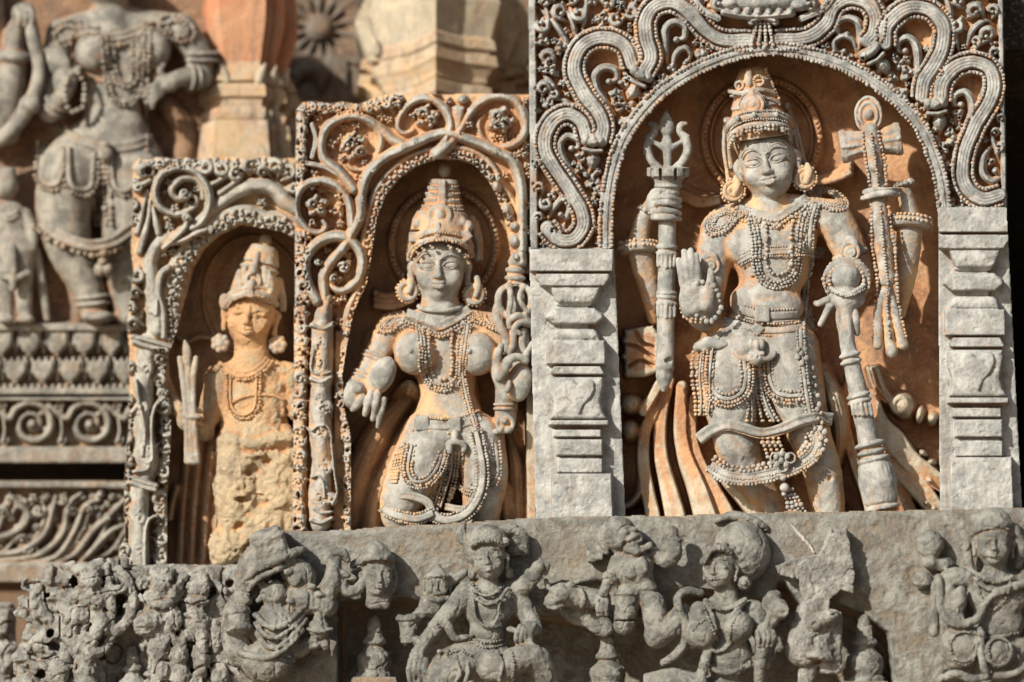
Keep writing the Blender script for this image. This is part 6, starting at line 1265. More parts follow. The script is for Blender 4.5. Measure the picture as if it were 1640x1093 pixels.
B = Pack(); C = path(FK, [(86, 206), (120, 222), (168, 236), (212, 234), (246, 222)], 3); B.add(*sweep(C, 9, 6, FK, 'edge', .65)); B.string(offset(C, 13), 4, wear=.5)
for p in ([(72, 230), (66, 280), (78, 296), (96, 288), (102, 240)], [(110, 236), (112, 290), (128, 304), (146, 296), (150, 246)], [(178, 246), (182, 292), (196, 306), (216, 298)]):
    C = path(FK, p, 3); B.add(*sweep(C, 5, 6, None, 'round', .65)); B.string(offset(C, 9), 4, wear=.5)
for dx in (-14, -5, 4, 13): B.string(path(FK, [(164 + dx * .5, 242), (162 + dx, 290), (166 + dx, 360)], 6), 4.6, wear=.55)
C = lift(spline([(64, 352), (90, 374), (120, 388), (150, 394), (184, 386), (214, 366), (240, 350)], 3), [10, 40, 52, 54, 50, 40, 10]); B.add(*sweep(C, 10, 10, None, 'edge', .62, drop=20)); B.string(offset(C, 14), 5, wear=.5); B.beads([(166, 404, 54), (166, 420, 50), (160, 430, 46), (172, 430, 46)], 11, .5); B.beads([(170, 236, 52), (168, 244, 54)], 13, .6)
make('waistcloth', B, WK, M_BG, bgf)
B = Pack().string(lift(ellpts(120, 148, 17, 32, -70, 280, 40), 52), 5, 9.6, .6); make('rosary', B, WK, M_BG, bgf)
for p, d, r in (((148, 482, 0), (.1, 1, 0), 26), ((322, 92, -6), (0, 1, 0), 27), ((308, 124, 12), (-1, 0, .5), 20), ((88, 168, 24), (.6, -.8, .5), 20)):
    p = np.array(p, float); d = np.array(d) / np.linalg.norm(d); V = Vol(*(p - 42), *(p + 42), 2)
    for o in (-6, 5): V.lathe(p + d * (o - 4), p + d * (o + 4), [(0, r), (.4, r + 4), (.7, r + 4), (1, r)], k=.5)
    make('bracelet', Pack().vol(V, mid=.5), WK, M_BG, bgf)
arc = thing('archer_statue', 'arm of a figure gripping a curved bow at the photo edge, beside the rosary figure', 'statue', WK, 10, 330, 0)
V = Vol(-70, -40, -60, 84, 270, 60, 2.2)
V.tube([(14, 215, -20), (12, 170, -10), (14, 130, 0), (18, 100, 4)], [18, 27, 28, 25], k=6); V.lathe((18, 98, 4), (20, 80, 6), [(0, 26), (.2, 31), (.5, 33), (.8, 30), (1, 22)], k=1); V.tube([(20, 78, 6), (24, 52, 14), (34, 30, 24)], [20, 16, 13], k=5); V.ell((38, 22, 28), (20, 18, 14), k=4)
for x in (26, 36, 46): V.tube([(x, 14, 34), (x + 6, 26, 44), (x + 4, 40, 40)], [6, 6, 5], k=1)
V.cone((-40, -10, -10), (-10, 200, -20), 44, 40, k=8); make('arm', Pack().vol(V, mid=.40, gain=.09, cavr=10), WK, M_BG, arc)
V = Vol(-60, 10, -10, 84, 260, 70, 2.2); C = [(46, 20, 36), (52, 60, 36), (63, 108, 34), (56, 148, 34), (44, 172, 34), (20, 206, 34), (-6, 226, 30), (-40, 240, 26)]; V.tube(C, [8, 10, 11, 12, 14, 13, 12, 10], k=2)
V.ell((48, 168, 40), (18, 16, 16), k=3); make('bow', Pack().vol(V, mid=.5, gain=.1, cavr=6), WK, M_BG, arc)
att = thing('attendant_statue', 'small standing attendant at the feet of the archer, beside the rosary figure', 'statue', WK, 24, 514, 0)
V = Vol(-40, 268, -50, 92, 520, 50, 1.9)
V.ell((8, 296, 6), (22, 24, 20), k=4); V.ell((8, 274, 0), (18, 12, 16), k=4); V.ell((14, 352, 0), (30, 32, 20), k=8); V.ell((24, 400, 2), (34, 34, 24), k=10); V.tube([(12, 420, 2), (8, 470, 2), (10, 508, 4)], [19, 15, 12], k=6); V.tube([(36, 420, 2), (38, 470, 2), (40, 508, 4)], [19, 15, 12], k=6); V.tube([(40, 345, 0), (52, 370, 4), (50, 396, 8)], [12, 11, 10], k=4); V.tube([(-10, 350, 0), (-16, 390, 4)], 11, k=4)
V.tube([(0, 440, 24), (22, 446, 28), (44, 438, 24)], 6, k=2); V.tube([(20, 398, 28), (22, 430, 30), (20, 462, 28)], 6, k=2); V.tube([(58, 400, -6), (66, 450, -6), (76, 510, -6)], [7, 8, 6], k=2); V.ell((10, 512, 14), (14, 7, 16)); V.ell((42, 512, 14), (14, 7, 16))
for y in (338, 345): V.tube([(0, y, 18), (14, y + 8, 22), (28, y, 18)], 2.6, k=1)
make('body', Pack().vol(V, mid=.55, gain=.1, cavr=7), WK, M_BG, att)
# slab behind those figures
bsl = thing('back_wall_slab', 'plain worn wall slab behind the rosary figure', 'wall', WK, 170, 516, -40)
R = Rel(-500, -60, 345, 520, 3, -44); R.ball(50, 380, 60, 140, -44, 16); R.stroke(spline([(96, 420), (120, 460), (126, 515)], 3), 14, -44, 26, 'round'); R.stroke(spline([(230, 420), (250, 470), (262, 515)], 3), 16, -44, 30, 'round'); R.stroke(spline([(270, 170), (300, 220), (280, 280)], 3), 20, -44, 24, 'round'); R.rough(1, 8, 4, 50, 71); make('slab_face', Pack().rel(R, thick=-120, mid=.2, gain=.03, cavr=12), WK, stone('dim_temple_stone', grey=((.10, .095, .08), (.19, .175, .145)), ochre=((.22, .13, .075), (.16, .085, .05)), speck=.2), bsl)
# ================================================================ the frieze blocks below, in front of the niches
WF = Wall(1240, 950, 4.38, 10.0)
M_FR = stone('grey_frieze_stone', grey=((.092, .095, .087), (.235, .237, .212)), ochre=((.22, .175, .12), (.20, .14, .085)), speck=.35, lich=.4, rough=.52, shift=.12, bump=.85, grime=.65, rust=.1)
M_ER = stone('eroded_frieze_stone', grey=((.17, .17, .158), (.37, .37, .34)), ochre=((.24, .185, .13), (.20, .14, .09)), speck=.6, lich=.6, rust=.15, rough=.85, shift=.1, bump=1.0, fine=1.6)
blk = thing('frieze_block', 'long grey frieze block under the two larger niches, backing a row of small figures', 'stone block', WF, 1010, 1120, -40)
R = Rel(372, 800, 1700, 1130, 1.7, 0)
g = np.random.default_rng(31)
top = [(388, 905), (400, 878), (412, 852), (440, 848), (500, 850), (560, 847), (640, 841), (724, 838), (760, 836), (860, 829), (1000, 826), (1130, 824), (1200, 821), (1300, 819), (1420, 818), (1520, 815), (1640, 812), (1702, 810)]
T = spline(top, 14); T[:, 1] += 1.6 * vnoise(T * [1, 0], 12, 4) + g.uniform(-.6, .6, len(T))
R.poly(np.vstack([T, [(1702, 1132), (384, 1132), (380, 980)]]), 0, 0, 'keep')
for x, y, rx, ry in ((560, 980, 60, 50), (900, 1010, 60, 44), (1360, 1000, 40, 60), (960, 960, 60, 30), (1090, 1000, 40, 60), (700, 1060, 60, 40)): R.ball(x, y, rx, ry, 0, 22, mode='cut')
R.poly([(545, 968), (640, 958), (700, 975), (900, 990), (960, 1002), (1060, 990), (1110, 945), (1226, 962), (1236, 1000), (1250, 932), (1290, 985), (1340, 970), (1378, 985), (1402, 1002), (1420, 1016), (1430, 1140), (545, 1140)], -100, 0, 'cut'); R.H = blur(R.H, 2); R.rough(.9, 6, 3.2, 55, 81); R.chips(420, 82, 1.5, 6, .45); R.chips(30, 83, 6, 16, .16)
R.H -= 7 * np.exp(-((R.Y - np.interp(R.X, T[:, 0], T[:, 1])) / 4) ** 2)
make('block_face', Pack().rel(R, thick=-260, mid=.50, gain=.05, cavr=10), WF, M_FR, blk)
C = lift(spline([(1267, 838), (1275, 850), (1284, 860), (1296, 874), (1304, 886)], 3), 2.4); M_CH = stone('chalk_mark', grey=((.46, .45, .42), (.36, .35, .32)), ochre=((.42, .40, .36), (.36, .35, .32)), speck=.3)
make('chalk_scratch', Pack().add(*sweep(C + np.column_stack([g.uniform(-.8, .8, (len(C), 2)), 0 * C[:, 0]]), [.8, 2, 2.6, 2.2, 1.2], .3, None, 'flat', .8, drop=3)), WF, M_CH, blk)

def carve(name, label, cat, box, build, mat=M_FR, h=1.7, warp=(1.5, 12, 90), base=None, group=None, part='body', wall_=WF, mid_=.52, extra=None):
    t = thing(name, label, cat, wall_, base[0], base[1], 0, group); V = Vol(*box, h); build(V); V.warp(*warp); V.crack(warp[0] * 1.3, 26, warp[2] + 9, .12); V.warp(warp[0] * .9, 4.5, warp[2] + 40, 1)
    V.warp(.8, 3.2, warp[2] + 70, 1); make(part, Pack().vol(V, mid=mid_, gain=.11, cavr=6, smooth=0), wall_, mat, t)
    if extra: extra(t, V)
    return t
def bellshrine(x, y0, y1, w, z=-22):
    def b(V):
        H_ = y1 - y0
        V.lathe((x, y0, z), (x, y1, z), [(0, w * .28), (.04, w * .36), (.26, w * .5), (.3, w * .66), (.34, w * .72), (.38, w * .5), (.42, w * .62), (.5, w), (.6, w * 1.06), (.7, w * .92), (.74, w * 1.12), (.78, w * 1.12), (.8, w * .9), (1, w * .9)], k=1)
        V.box((x, y1 - H_ * .10, z - 4), (w * 1.3, H_ * .12, 74), 2, k=1); V.box((x, y1 - H_ * .17, z - 2), (w * 1.4, H_ * .03, 40), 1.5, k=1)
        for d in (-1, 1): torus(V, (x + d * w * .8, y1 - H_ * .06, z + 20), w * .3, 3); V.ell((x + d * w * 1.05, y1 - H_ * .12, z + 18), (6, 8, 6), k=2)
    return b
shr = 'small bell-shaped shrines along the frieze'
carve('bell_shrine', 'small bell-shaped shrine between the crouching demon and the four-armed seated figure', 'miniature shrine', (540, 980, -112, 655, 1130, 30), bellshrine(600, 988, 1112, 27), warp=(1.3, 12, 91), base=(600, 1110), group=shr)
carve('bell_shrine', 'small bell-shaped shrine under the rearing monkey', 'miniature shrine', (900, 1000, -112, 1035, 1135, 30), bellshrine(973, 1016, 1126, 28), warp=(1.3, 12, 92), base=(973, 1125), group=shr)
carve('bell_shrine', 'small bell-shaped shrine right of the broken slab patch', 'miniature shrine', (1325, 975, -112, 1455, 1135, 30), bellshrine(1385, 984, 1122, 29), warp=(1.3, 12, 93), base=(1385, 1122), group=shr)
# crouching demon at the corner
def demon(V):
    V.box((432, 872, 40), (27, 26, 36), 12, (-20, 0, 0), k=8); V.ell((412, 905, 34), (30, 36, 34), (20, 0, 0), k=8); V.ell((398, 930, 24), (22, 34, 30), k=8)
    V.tube([(392, 930, 58), (410, 912, 70), (438, 900, 74), (464, 888, 66), (484, 880, 50)], [6, 8, 8, 8, 6], k=3); V.tube([(398, 946, 58), (414, 926, 72), (440, 914, 74), (468, 898, 60)], [4, 5, 5, 5], k=2)
    torus(V, (427, 874, 74), 9, 3); V.ell((427, 874, 74), (5, 5, 5)); V.ell((440, 858, 70), (18, 8, 10), (-20, 0, 0), k=3); V.ell((450, 880, 66), (14, 10, 12), (30, 0, 0), k=3)
    V.tube([(404, 952, 40), (398, 936, 56), (408, 930, 62), (422, 940, 54), (414, 962, 48)], [5, 6, 6, 6, 5], k=2); V.ell((410, 944, 44), (12, 16, 10), mode='cut', k=2)
    V.ell((440, 950, 44), (22, 22, 26), k=6); V.ell((478, 920, 40), (30, 24, 30), (30, 0, 0), k=6); V.ell((486, 958, 44), (30, 28, 30), (40, 0, 0), k=6); V.ell((520, 970, 42), (22, 20, 24), k=6); V.ell((474, 930, 66), (10, 10, 10), k=4)
    V.tube([(510, 968, 48), (528, 940, 50), (534, 916, 46), (536, 896, 40)], [18, 16, 13, 11], k=5); V.tube([(520, 900, 40), (532, 886, 46), (548, 886, 42), (556, 896, 36)], [7, 8, 8, 6], k=3)
    V.tube([(544, 930, 44), (552, 946, 44), (570, 946, 40), (584, 930, 36)], [10, 9, 9, 8], k=4); V.tube([(540, 912, 44), (552, 920, 46), (566, 926, 40)], [7, 6, 6], k=3)
    V.ell((442, 1010, 36), (40, 48, 36), k=10); V.ell((430, 1060, 40), (44, 36, 40), k=8); V.ell((380, 1010, 26), (26, 60, 30), k=10)
    for k, (dy, r) in enumerate(((0, 5), (13, 4.4), (26, 5))): V.tube([(410, 985 + dy * 1.1, 62), (426, 1002 + dy * 1.2, 74), (448, 1004 + dy * 1.2, 78), (474, 986 + dy, 70), (488, 966 + dy, 58)], r, k=1.5)
    V.tube([(372, 1040, 44), (398, 1050, 66), (430, 1052, 80), (456, 1040, 80), (484, 1010, 64)], [5, 6, 6, 5, 5], k=2)
    V.lathe((380, 972, 52), (384, 1016, 62), [(0, 14), (.12, 21), (.3, 22), (.34, 19), (.7, 19), (.8, 23), (.9, 22), (1, 12)], k=2); V.ell((390, 962, 54), (14, 10, 14), k=3)
    V.ell((372, 1040, 40), (10, 16, 14), k=4); V.tube([(366, 1030, 40), (384, 1050, 50), (402, 1060, 52)], [6, 7, 6], k=3)
    V.ell((511, 1008, 56), (17, 18, 18), k=3); V.ell((511, 992, 58), (9, 12, 9), k=3); V.tube([(494, 1008, 66), (512, 1012, 74), (530, 1008, 66)], 3.5, k=1); V.ell((505, 1028, 54), (10, 12, 10), k=3); V.ell((520, 1030, 52), (9, 12, 10), k=3)
    V.tube([(480, 1040, 40), (500, 1030, 48)], [14, 10], k=4)
    for x, y in ((512, 952), (498, 940), (462, 916), (466, 962)): V.ell((x, y, 68), (8, 6, 7), k=3)
carve('demon_statue', 'crouching lion-headed demon at the left corner of the grey frieze block', 'statue', (345, 835, -30, 600, 1130, 100), demon, M_FR, 1.7, (1.6, 11, 94), (440, 1120))
def facehead(V, c, s, rot=(0, 0, 0)): return head(V, c, s, rot)
def hatman(V):
    head(V, (605, 925, 34), .56, (4, 8, 6)); V.lathe((600, 866, 22), (603, 904, 32), [(0, 8), (.2, 16), (.6, 25), (.85, 30), (1, 28)], k=2); V.box((606, 950, 20), (20, 26, 22), 10, k=6); V.tube([(620, 900, 20), (630, 925, 16), (622, 955, 16)], [8, 8, 7], k=4); V.ell((606, 960, 30), (16, 12, 14), k=5); V.tube([(566, 905, 24), (580, 896, 26), (586, 920, 26)], [7, 7, 6], k=3)
carve('bearded_head', 'small hatted bearded head jutting from the block between demon and seated figure', 'carved head', (555, 855, -20, 645, 985, 80), hatman, M_FR, 1.5, (1.6, 9, 95), (605, 980))
# four-armed seated figure
def seated(V):
    head(V, (783, 896, 46), .60, (-6, -6, 6)); V.ell((778, 862, 36), (34, 22, 30), k=6); V.ell((760, 880, 30), (18, 30, 26), k=5)
    for k in range(5): V.ell((758 + k * 13, 868 - abs(k - 2) * -3 - 6, 58 - abs(k - 2) * 3), (7, 7, 7), k=2)
    V.tube([(756, 876, 58), (770, 868, 68), (790, 866, 70), (806, 874, 60)], 4.5, k=2); V.tube([(742, 840, 20), (738, 858, 24), (748, 872, 30)], [6, 8, 8], k=3); V.tube([(806, 850, 30), (824, 848, 26), (838, 862, 20), (840, 884, 14)], [9, 9, 9, 8], k=3); V.ell((822, 868, 14), (20, 24, 14), k=4)
    for x in (757, 816): V.ell((x, 918, 40), (7, 10, 8), k=2)
    V.cone((783, 922, 38), (782, 940, 34), 15, 18, k=5); V.ell((782, 968, 28), (44, 40, 28), k=8); V.ell((782, 1012, 28), (30, 28, 24), k=8); V.ell((776, 1052, 24), (44, 30, 30), k=8)
    V.tube([(748, 948, 30), (726, 974, 40), (700, 1004, 44)], [18, 16, 14], k=6); V.tube([(700, 1004, 44), (684, 1022, 52), (672, 1040, 56)], [13, 11, 10], k=4); V.ell((668, 1052, 58), (13, 15, 10), k=4)
    for k, x in enumerate((656, 664, 672, 680)): V.tube([(x + 2, 1058, 62), (x - 1, 1074, 66), (x + 1, 1092, 60)], [5, 5, 4], k=1)
    V.lathe((676, 1026, 50), (668, 1036, 54), [(0, 11), (.5, 15), (1, 11)], k=1)
    V.tube([(820, 946, 24), (842, 936, 32), (858, 918, 40)], [17, 15, 12], k=5); V.ell((864, 908, 44), (13, 11, 12), k=3); V.lathe((850, 926, 36), (856, 918, 40), [(0, 13), (.5, 16), (1, 12)], k=1); V.tube([(866, 898, 46), (876, 906, 46), (874, 918, 42)], [5, 5, 4], k=2)
    V.tube([(826, 956, 20), (846, 986, 28), (856, 1008, 40)], [18, 16, 13], k=6); V.ell((848, 1008, 54), (16, 14, 12), k=4)
    for k in range(4): V.tube([(856 - k * 7, 1002, 62), (850 - k * 7, 1012, 66), (850 - k * 8, 1026 + k, 60)], 4.4, k=1)
    V.tube([(816, 1008, 56), (834, 1012, 62)], 5, k=2)
    V.tube([(764, 1062, 40), (800, 1070, 56), (836, 1054, 64), (862, 1058, 56), (880, 1100, 40)], [26, 25, 22, 22, 18], k=6); V.tube([(760, 1056, 40), (728, 1066, 50), (706, 1092, 50), (720, 1128, 40)], [30, 32, 28, 20], k=6)
    for p in ([(754, 946, 58), (766, 962, 62), (782, 968, 62), (800, 960, 62), (812, 944, 54)], [(752, 938, 54), (766, 950, 60), (782, 954, 62), (798, 948, 60)], [(758, 960, 58), (762, 990, 58), (780, 1004, 58), (796, 992, 58), (800, 960, 60)]): V.tube(p, 2.8, k=1)
    V.tube([(716, 1000, 54), (730, 1022, 50), (756, 1018, 46)], [8, 6, 4], k=2)
    V.tube([(730, 1052, 78), (736, 1080, 82), (724, 1100, 80)], 3.4, k=1); V.tube([(744, 1050, 72), (750, 1076, 78), (742, 1100, 78)], 3.4, k=1); V.tube([(796, 1044, 80), (804, 1064, 84), (800, 1090, 80)], 3.6, k=1)
    for k in range(9): V.ell((704 + (k % 3) * 12, 1044 + (k // 3) * 9, 74 - abs(k % 3 - 1) * 2), (4, 4, 5), k=1.5)
def jewels(strings, r=2.6):
    def ex(t, V):
        F = Front(V, -10)
        for p in strings: make('bead_string', Pack().string(path(F, p, 1.2, 2, sm=2), r, wear=.5), WF, M_FR, t)
    return ex
SJ = jewels([[(752, 944), (766, 960), (782, 966), (800, 958), (814, 942)], [(756, 958), (760, 988), (780, 1006), (798, 990), (802, 958)], [(750, 930), (768, 946), (784, 950), (800, 944), (816, 930)], [(752, 1022), (776, 1030), (808, 1024)], [(752, 1030), (776, 1038), (808, 1032)], [(716, 1048), (738, 1042), (754, 1050)], [(820, 1046), (824, 1070), (816, 1092)], [(756, 874), (772, 867), (792, 866), (808, 874)], [(700, 1000), (710, 1012), (720, 1014)]])
LJ = jewels([[(1130, 962), (1150, 976), (1174, 974), (1196, 960)], [(1128, 970), (1138, 1000), (1150, 1030)], [(1192, 968), (1172, 1000), (1166, 1030), (1150, 1042)], [(1130, 1064), (1166, 1074), (1204, 1062)], [(1130, 900), (1138, 884), (1154, 879), (1170, 886)], [(1110, 1010), (1118, 1000), (1126, 994)]])
CJ = jewels([[(1556, 916), (1578, 930), (1600, 932), (1624, 924)], [(1556, 1012), (1590, 1022), (1630, 1014)], [(1520, 1026), (1530, 1060), (1556, 1060), (1566, 1030)], [(1582, 1032), (1590, 1064), (1616, 1062), (1622, 1030)], [(1566, 930), (1572, 960), (1590, 976), (1610, 960), (1618, 932)]], 2.8)
carve('seated_statue', 'four-armed seated figure with curly crown and crossed leg at the middle of the frieze', 'statue', (640, 826, -30, 905, 1130, 108), seated, M_FR, 1.45, (1.1, 10, 96), (780, 1120), extra=SJ)
def drumhead(V):
    head(V, (700, 938, 30), .44, (4, 0, 0)); V.lathe((700, 904, 26), (700, 928, 30), [(0, 4), (.5, 14), (.9, 22), (1, 20)], k=2); V.ell((692, 968, 22), (22, 22, 22), k=6); V.tube([(680, 952, 36), (696, 962, 44), (716, 958, 38)], 4.4, k=1.5)
    V.lathe((654, 984, 34), (656, 1030, 34), [(0, 16), (.1, 21), (.2, 20), (.25, 16), (1, 15)], k=2); V.ell((654, 984, 34), (13, 6, 13), mode='cut', k=2); V.tube([(676, 980, 30), (664, 992, 34)], [10, 9], k=4); V.tube([(724, 930, 20), (744, 918, 18)], [8, 7], k=3)
carve('attendant_bust', 'small attendant with conical cap and drum beside the seated figure', 'statue', (628, 896, -20, 756, 1040, 78), drumhead, M_FR, 1.5, (1.3, 9, 97), (690, 1036))
def beast(V):
    V.ell((898, 952, 34), (20, 18, 20), k=5); V.ell((884, 964, 40), (14, 11, 14), (10, 0, 0), k=4); V.tube([(876, 958, 46), (886, 962, 52), (898, 960, 50)], 3.4, k=1.5); V.tube([(878, 972, 46), (890, 974, 50), (900, 970, 46)], 3.4, k=1.5); V.ell((894, 946, 50), (5, 4, 5), k=2); V.tube([(878, 940, 30), (874, 930, 30)], [5, 3], k=2); V.ell((912, 944, 36), (9, 14, 10), (20, 0, 0), k=3)
    V.tube([(906, 954, 26), (936, 958, 22), (962, 960, 26)], [19, 18, 15], k=6); V.tube([(928, 942, 40), (936, 956, 44), (932, 972, 38)], 4, k=2); V.ell((966, 964, 34), (13, 17, 13), k=4)
    for k in range(3): V.tube([(958 + k * 7, 962, 44), (957 + k * 7, 974, 46), (959 + k * 6, 984, 40)], 4, k=1)
    V.ell((930, 985, 6), (34, 18, 12), (15, 0, 0), k=6); V.ell((960, 1000, 6), (26, 18, 10), (30, 0, 0), k=6)
carve('beast_statue', 'little snarling beast stretched along the frieze, its tail end gripped by the monkey', 'statue', (865, 920, -20, 990, 1024, 76), beast, M_FR, 1.5, (1.3, 9, 98), (925, 1000))
def monkey(V):
    V.ell((992, 856, 34), (28, 30, 28), (-30, 0, 0), k=5); V.ell((1012, 864, 46), (18, 15, 16), (-20, 0, 0), k=4)
    for k in range(4): V.tube([(974 - k * 4, 838 + k * 4, 40 - k * 6), (964 - k * 2, 858 + k * 2, 38 - k * 6), (972 - k * 2, 884 - k, 36 - k * 6)], [4, 6, 5], k=1.5)
    V.ell((1002, 852, 58), (6, 5, 5), k=2); V.ell((1016, 848, 56), (6, 5, 5), k=2); V.tube([(1000, 872, 56), (1014, 868, 62), (1026, 862, 56)], 3.4, k=1.5, mode='cut'); V.ell((1018, 876, 50), (10, 5, 8), k=2)
    V.box((952, 886, 10), (13, 14, 16), 4, (-14, 0, 0), k=4)
    V.ell((1014, 910, 32), (34, 34, 28), (-16, 0, 0), k=8); V.ell((1030, 944, 28), (24, 24, 24), k=8); V.ell((1008, 916, 58), (10, 12, 6), (-20, 0, 0), k=3); V.ell((1030, 906, 56), (8, 16, 6), (-10, 0, 0), k=3); V.tube([(1004, 880, 52), (1020, 884, 56), (1040, 874, 48)], 6, k=3)
    V.tube([(988, 900, 36), (978, 926, 42), (966, 950, 44)], [12, 10, 8], k=4); V.lathe((980, 920, 42), (975, 930, 43), [(0, 11), (.5, 14), (1, 11)], k=1)
    V.tube([(1046, 886, 30), (1066, 898, 36), (1078, 888, 40), (1080, 866, 40)], [11, 13, 14, 11], k=4); V.ell((1076, 854, 42), (11, 12, 11), k=3); V.lathe((1080, 868, 40), (1081, 860, 40), [(0, 12), (.5, 14), (1, 12)], k=1)
    V.tube([(1006, 950, 34), (1004, 975, 34), (1000, 1000, 26)], [20, 20, 18], k=5); V.lathe((1006, 946, 34), (1006, 956, 34), [(0, 18), (.5, 24), (1, 20)], k=1); V.box((1005, 994, 28), (20, 1.5, 24), .6, mode='cut', k=1)
    V.lathe((1034, 974, 40), (1056, 966, 40), [(0, 18), (.5, 22), (1, 16)], k=2) ; V.tube([(1046, 968, 40), (1050, 994, 46), (1052, 1018, 46)], [20, 20, 18], k=4); V.tube([(1052, 1018, 46), (1076, 1004, 46), (1092, 980, 40)], [20, 19, 15], k=5)
carve('monkey_statue', 'rearing monkey with mane and raised fist, upper centre of the frieze', 'statue', (930, 818, -30, 1112, 1050, 84), monkey, M_FR, 1.6, (1.5, 9, 99), (1030, 1046))
def lady(V):
    V.ell((1188, 884, 22), (46, 50, 34), (-10, 0, 0), k=5)
    head(V, (1153, 912, 46), .58, (2, -26, 4)); V.tube([(1128, 900, 58), (1136, 884, 66), (1152, 878, 68), (1168, 884, 60), (1176, 904, 48)], 5.5, k=2)
    for k in range(9): a_ = radians(196 + k * 20); V.ell((1158 + 33 * cos(a_), 908 + 34 * sin(a_), 56 - k * .8), (6, 6, 7), k=2)
    V.lathe((1192, 934, 40), (1192, 934, 58), [(0, 10), (.5, 12), (1, 9)], k=1); V.ell((1192, 934, 58), (5, 5, 5), k=1)
    V.tube([(1146, 834, 6), (1172, 826, 14), (1204, 832, 14), (1226, 846, 4)], [5, 7, 7, 6], k=3)
    V.cone((1162, 938, 36), (1164, 966, 30), 17, 22, k=6); V.ell((1156, 996, 26), (50, 42, 28), k=8)
    for x, y in ((1124, 1014), (1182, 1004)): V.ell((x, y, 54), (25, 26, 26), k=4)
    V.ell((1166, 1050, 26), (40, 44, 28), k=10); V.ell((1150, 1112, 26), (60, 30, 34), k=8)
    V.tube([(1120, 978, 40), (1106, 1000, 44), (1108, 1030, 40)], [15, 13, 10], k=5); V.tube([(1134, 1040, 54), (1128, 1066, 60), (1120, 1092, 60)], [7, 9, 8], k=3)
    V.tube([(1206, 980, 26), (1226, 1020, 28), (1222, 1060, 36)], [20, 18, 15], k=6); V.tube([(1216, 1090, 40), (1218, 1060, 52), (1222, 1030, 58)], [9, 10, 10], k=4); V.ell((1224, 1016, 58), (16, 20, 11), (10, 0, 0), k=4)
    for k in range(4): V.tube([(1214 + k * 8, 1012, 66), (1216 + k * 8, 1022, 72), (1215 + k * 7, 1034, 66)], 4, k=1)
    V.tube([(1222, 1010, 64), (1232, 990, 60), (1236, 972, 56)], [6, 6, 8], k=3); V.ell((1247, 976, 58), (16, 18, 14), k=3); torus(V, (1252, 978, 68), 9, 3, k=1); V.ell((1232, 966, 54), (12, 14, 12), k=3); V.ell((1240, 954, 50), (12, 9, 10), k=3); V.ell((1238, 996, 56), (10, 9, 10), k=3)
    V.tube([(1122, 950, 40), (1102, 946, 48), (1086, 956, 54), (1088, 976, 56), (1098, 1000, 54), (1096, 1030, 50), (1080, 1052, 44), (1062, 1062, 34)], [6, 6.5, 7, 7, 7, 7, 8, 6], k=2)
    V.tube([(1130, 966, 52), (1140, 984, 60), (1146, 1010, 64)], 3.6, k=1.5); V.tube([(1192, 964, 48), (1176, 982, 62), (1164, 1006, 66), (1168, 1030, 60), (1150, 1044, 56), (1134, 1034, 60)], 4, k=1.5); V.tube([(1130, 962, 46), (1150, 974, 58), (1172, 972, 56), (1194, 960, 44)], 4, k=2)
    V.tube([(1040, 1096, 40), (1080, 1090, 56), (1116, 1100, 60)], [18, 20, 20], k=6); V.tube([(1140, 1072, 56), (1166, 1078, 58), (1200, 1066, 48)], 4, k=2)
carve('lady_statue', 'full-breasted lady with big round hair bun and lotus, right of the monkey', 'statue', (1030, 808, -30, 1275, 1130, 104), lady, M_FR, 1.45, (1.0, 10, 100), (1150, 1125), extra=LJ)
def patch(V):
    P = [(1243, 907), (1275, 894), (1312, 888), (1322, 866), (1330, 846), (1356, 846), (1362, 880), (1369, 923), (1366, 950), (1347, 945), (1328, 961), (1331, 982), (1286, 984), (1280, 929), (1248, 921)]
    g_, X, Y, Z = V.win((1225, 830, -30), (1385, 1000, 60)); P = np.array(P, float); D = np.full((X.shape[0], Y.shape[1], 1), 1e9); ins = np.zeros(D.shape, bool)
    for k in range(len(P)):
        a, b = P[k], P[(k + 1) % len(P)]; e = b - a; px, py = X - a[0], Y - a[1]; t = np.clip((px * e[0] + py * e[1]) / (e @ e), 0, 1); D = np.minimum(D, np.hypot(px - t * e[0], py - t * e[1])); ins ^= ((a[1] > Y) != (b[1] > Y)) & (X < (b[0] - a[0]) * (Y - a[1]) / (b[1] - a[1] + 1e-9) + a[0])
    d = np.where(ins, -D, D); V.mix(g_, np.maximum(d, np.abs(Z - 8) - 24), 3, 'add')
    V.tube([(1296, 980, 20), (1290, 1010, 28), (1288, 1040, 30)], [20, 26, 30], k=8); V.ell((1322, 990, 44), (22, 14, 18), (-16, 0, 0), k=4); V.ell((1306, 998, 50), (12, 14, 12), k=4); V.ell((1304, 1000, 62), (4, 4, 6), mode='cut', k=1); V.ell((1336, 984, 46), (10, 8, 10), k=3)
    V.lathe((1314, 1000, 26), (1304, 1056, 28), [(0, 20), (.8, 30), (.95, 34), (1, 30)], k=3); V.tube([(1296, 1060, 24), (1290, 1100, 24), (1286, 1130, 24)], [15, 14, 14], k=3); V.box((1330, 1030, 14), (18, 50, 20), 6, k=6)
carve('broken_relief', 'flat broken relief patch with ragged edge and a lion mask at its foot', 'broken carving', (1225, 835, -30, 1390, 1130, 84), patch, M_ER, 1.7, (2.0, 10, 101), (1300, 1125))
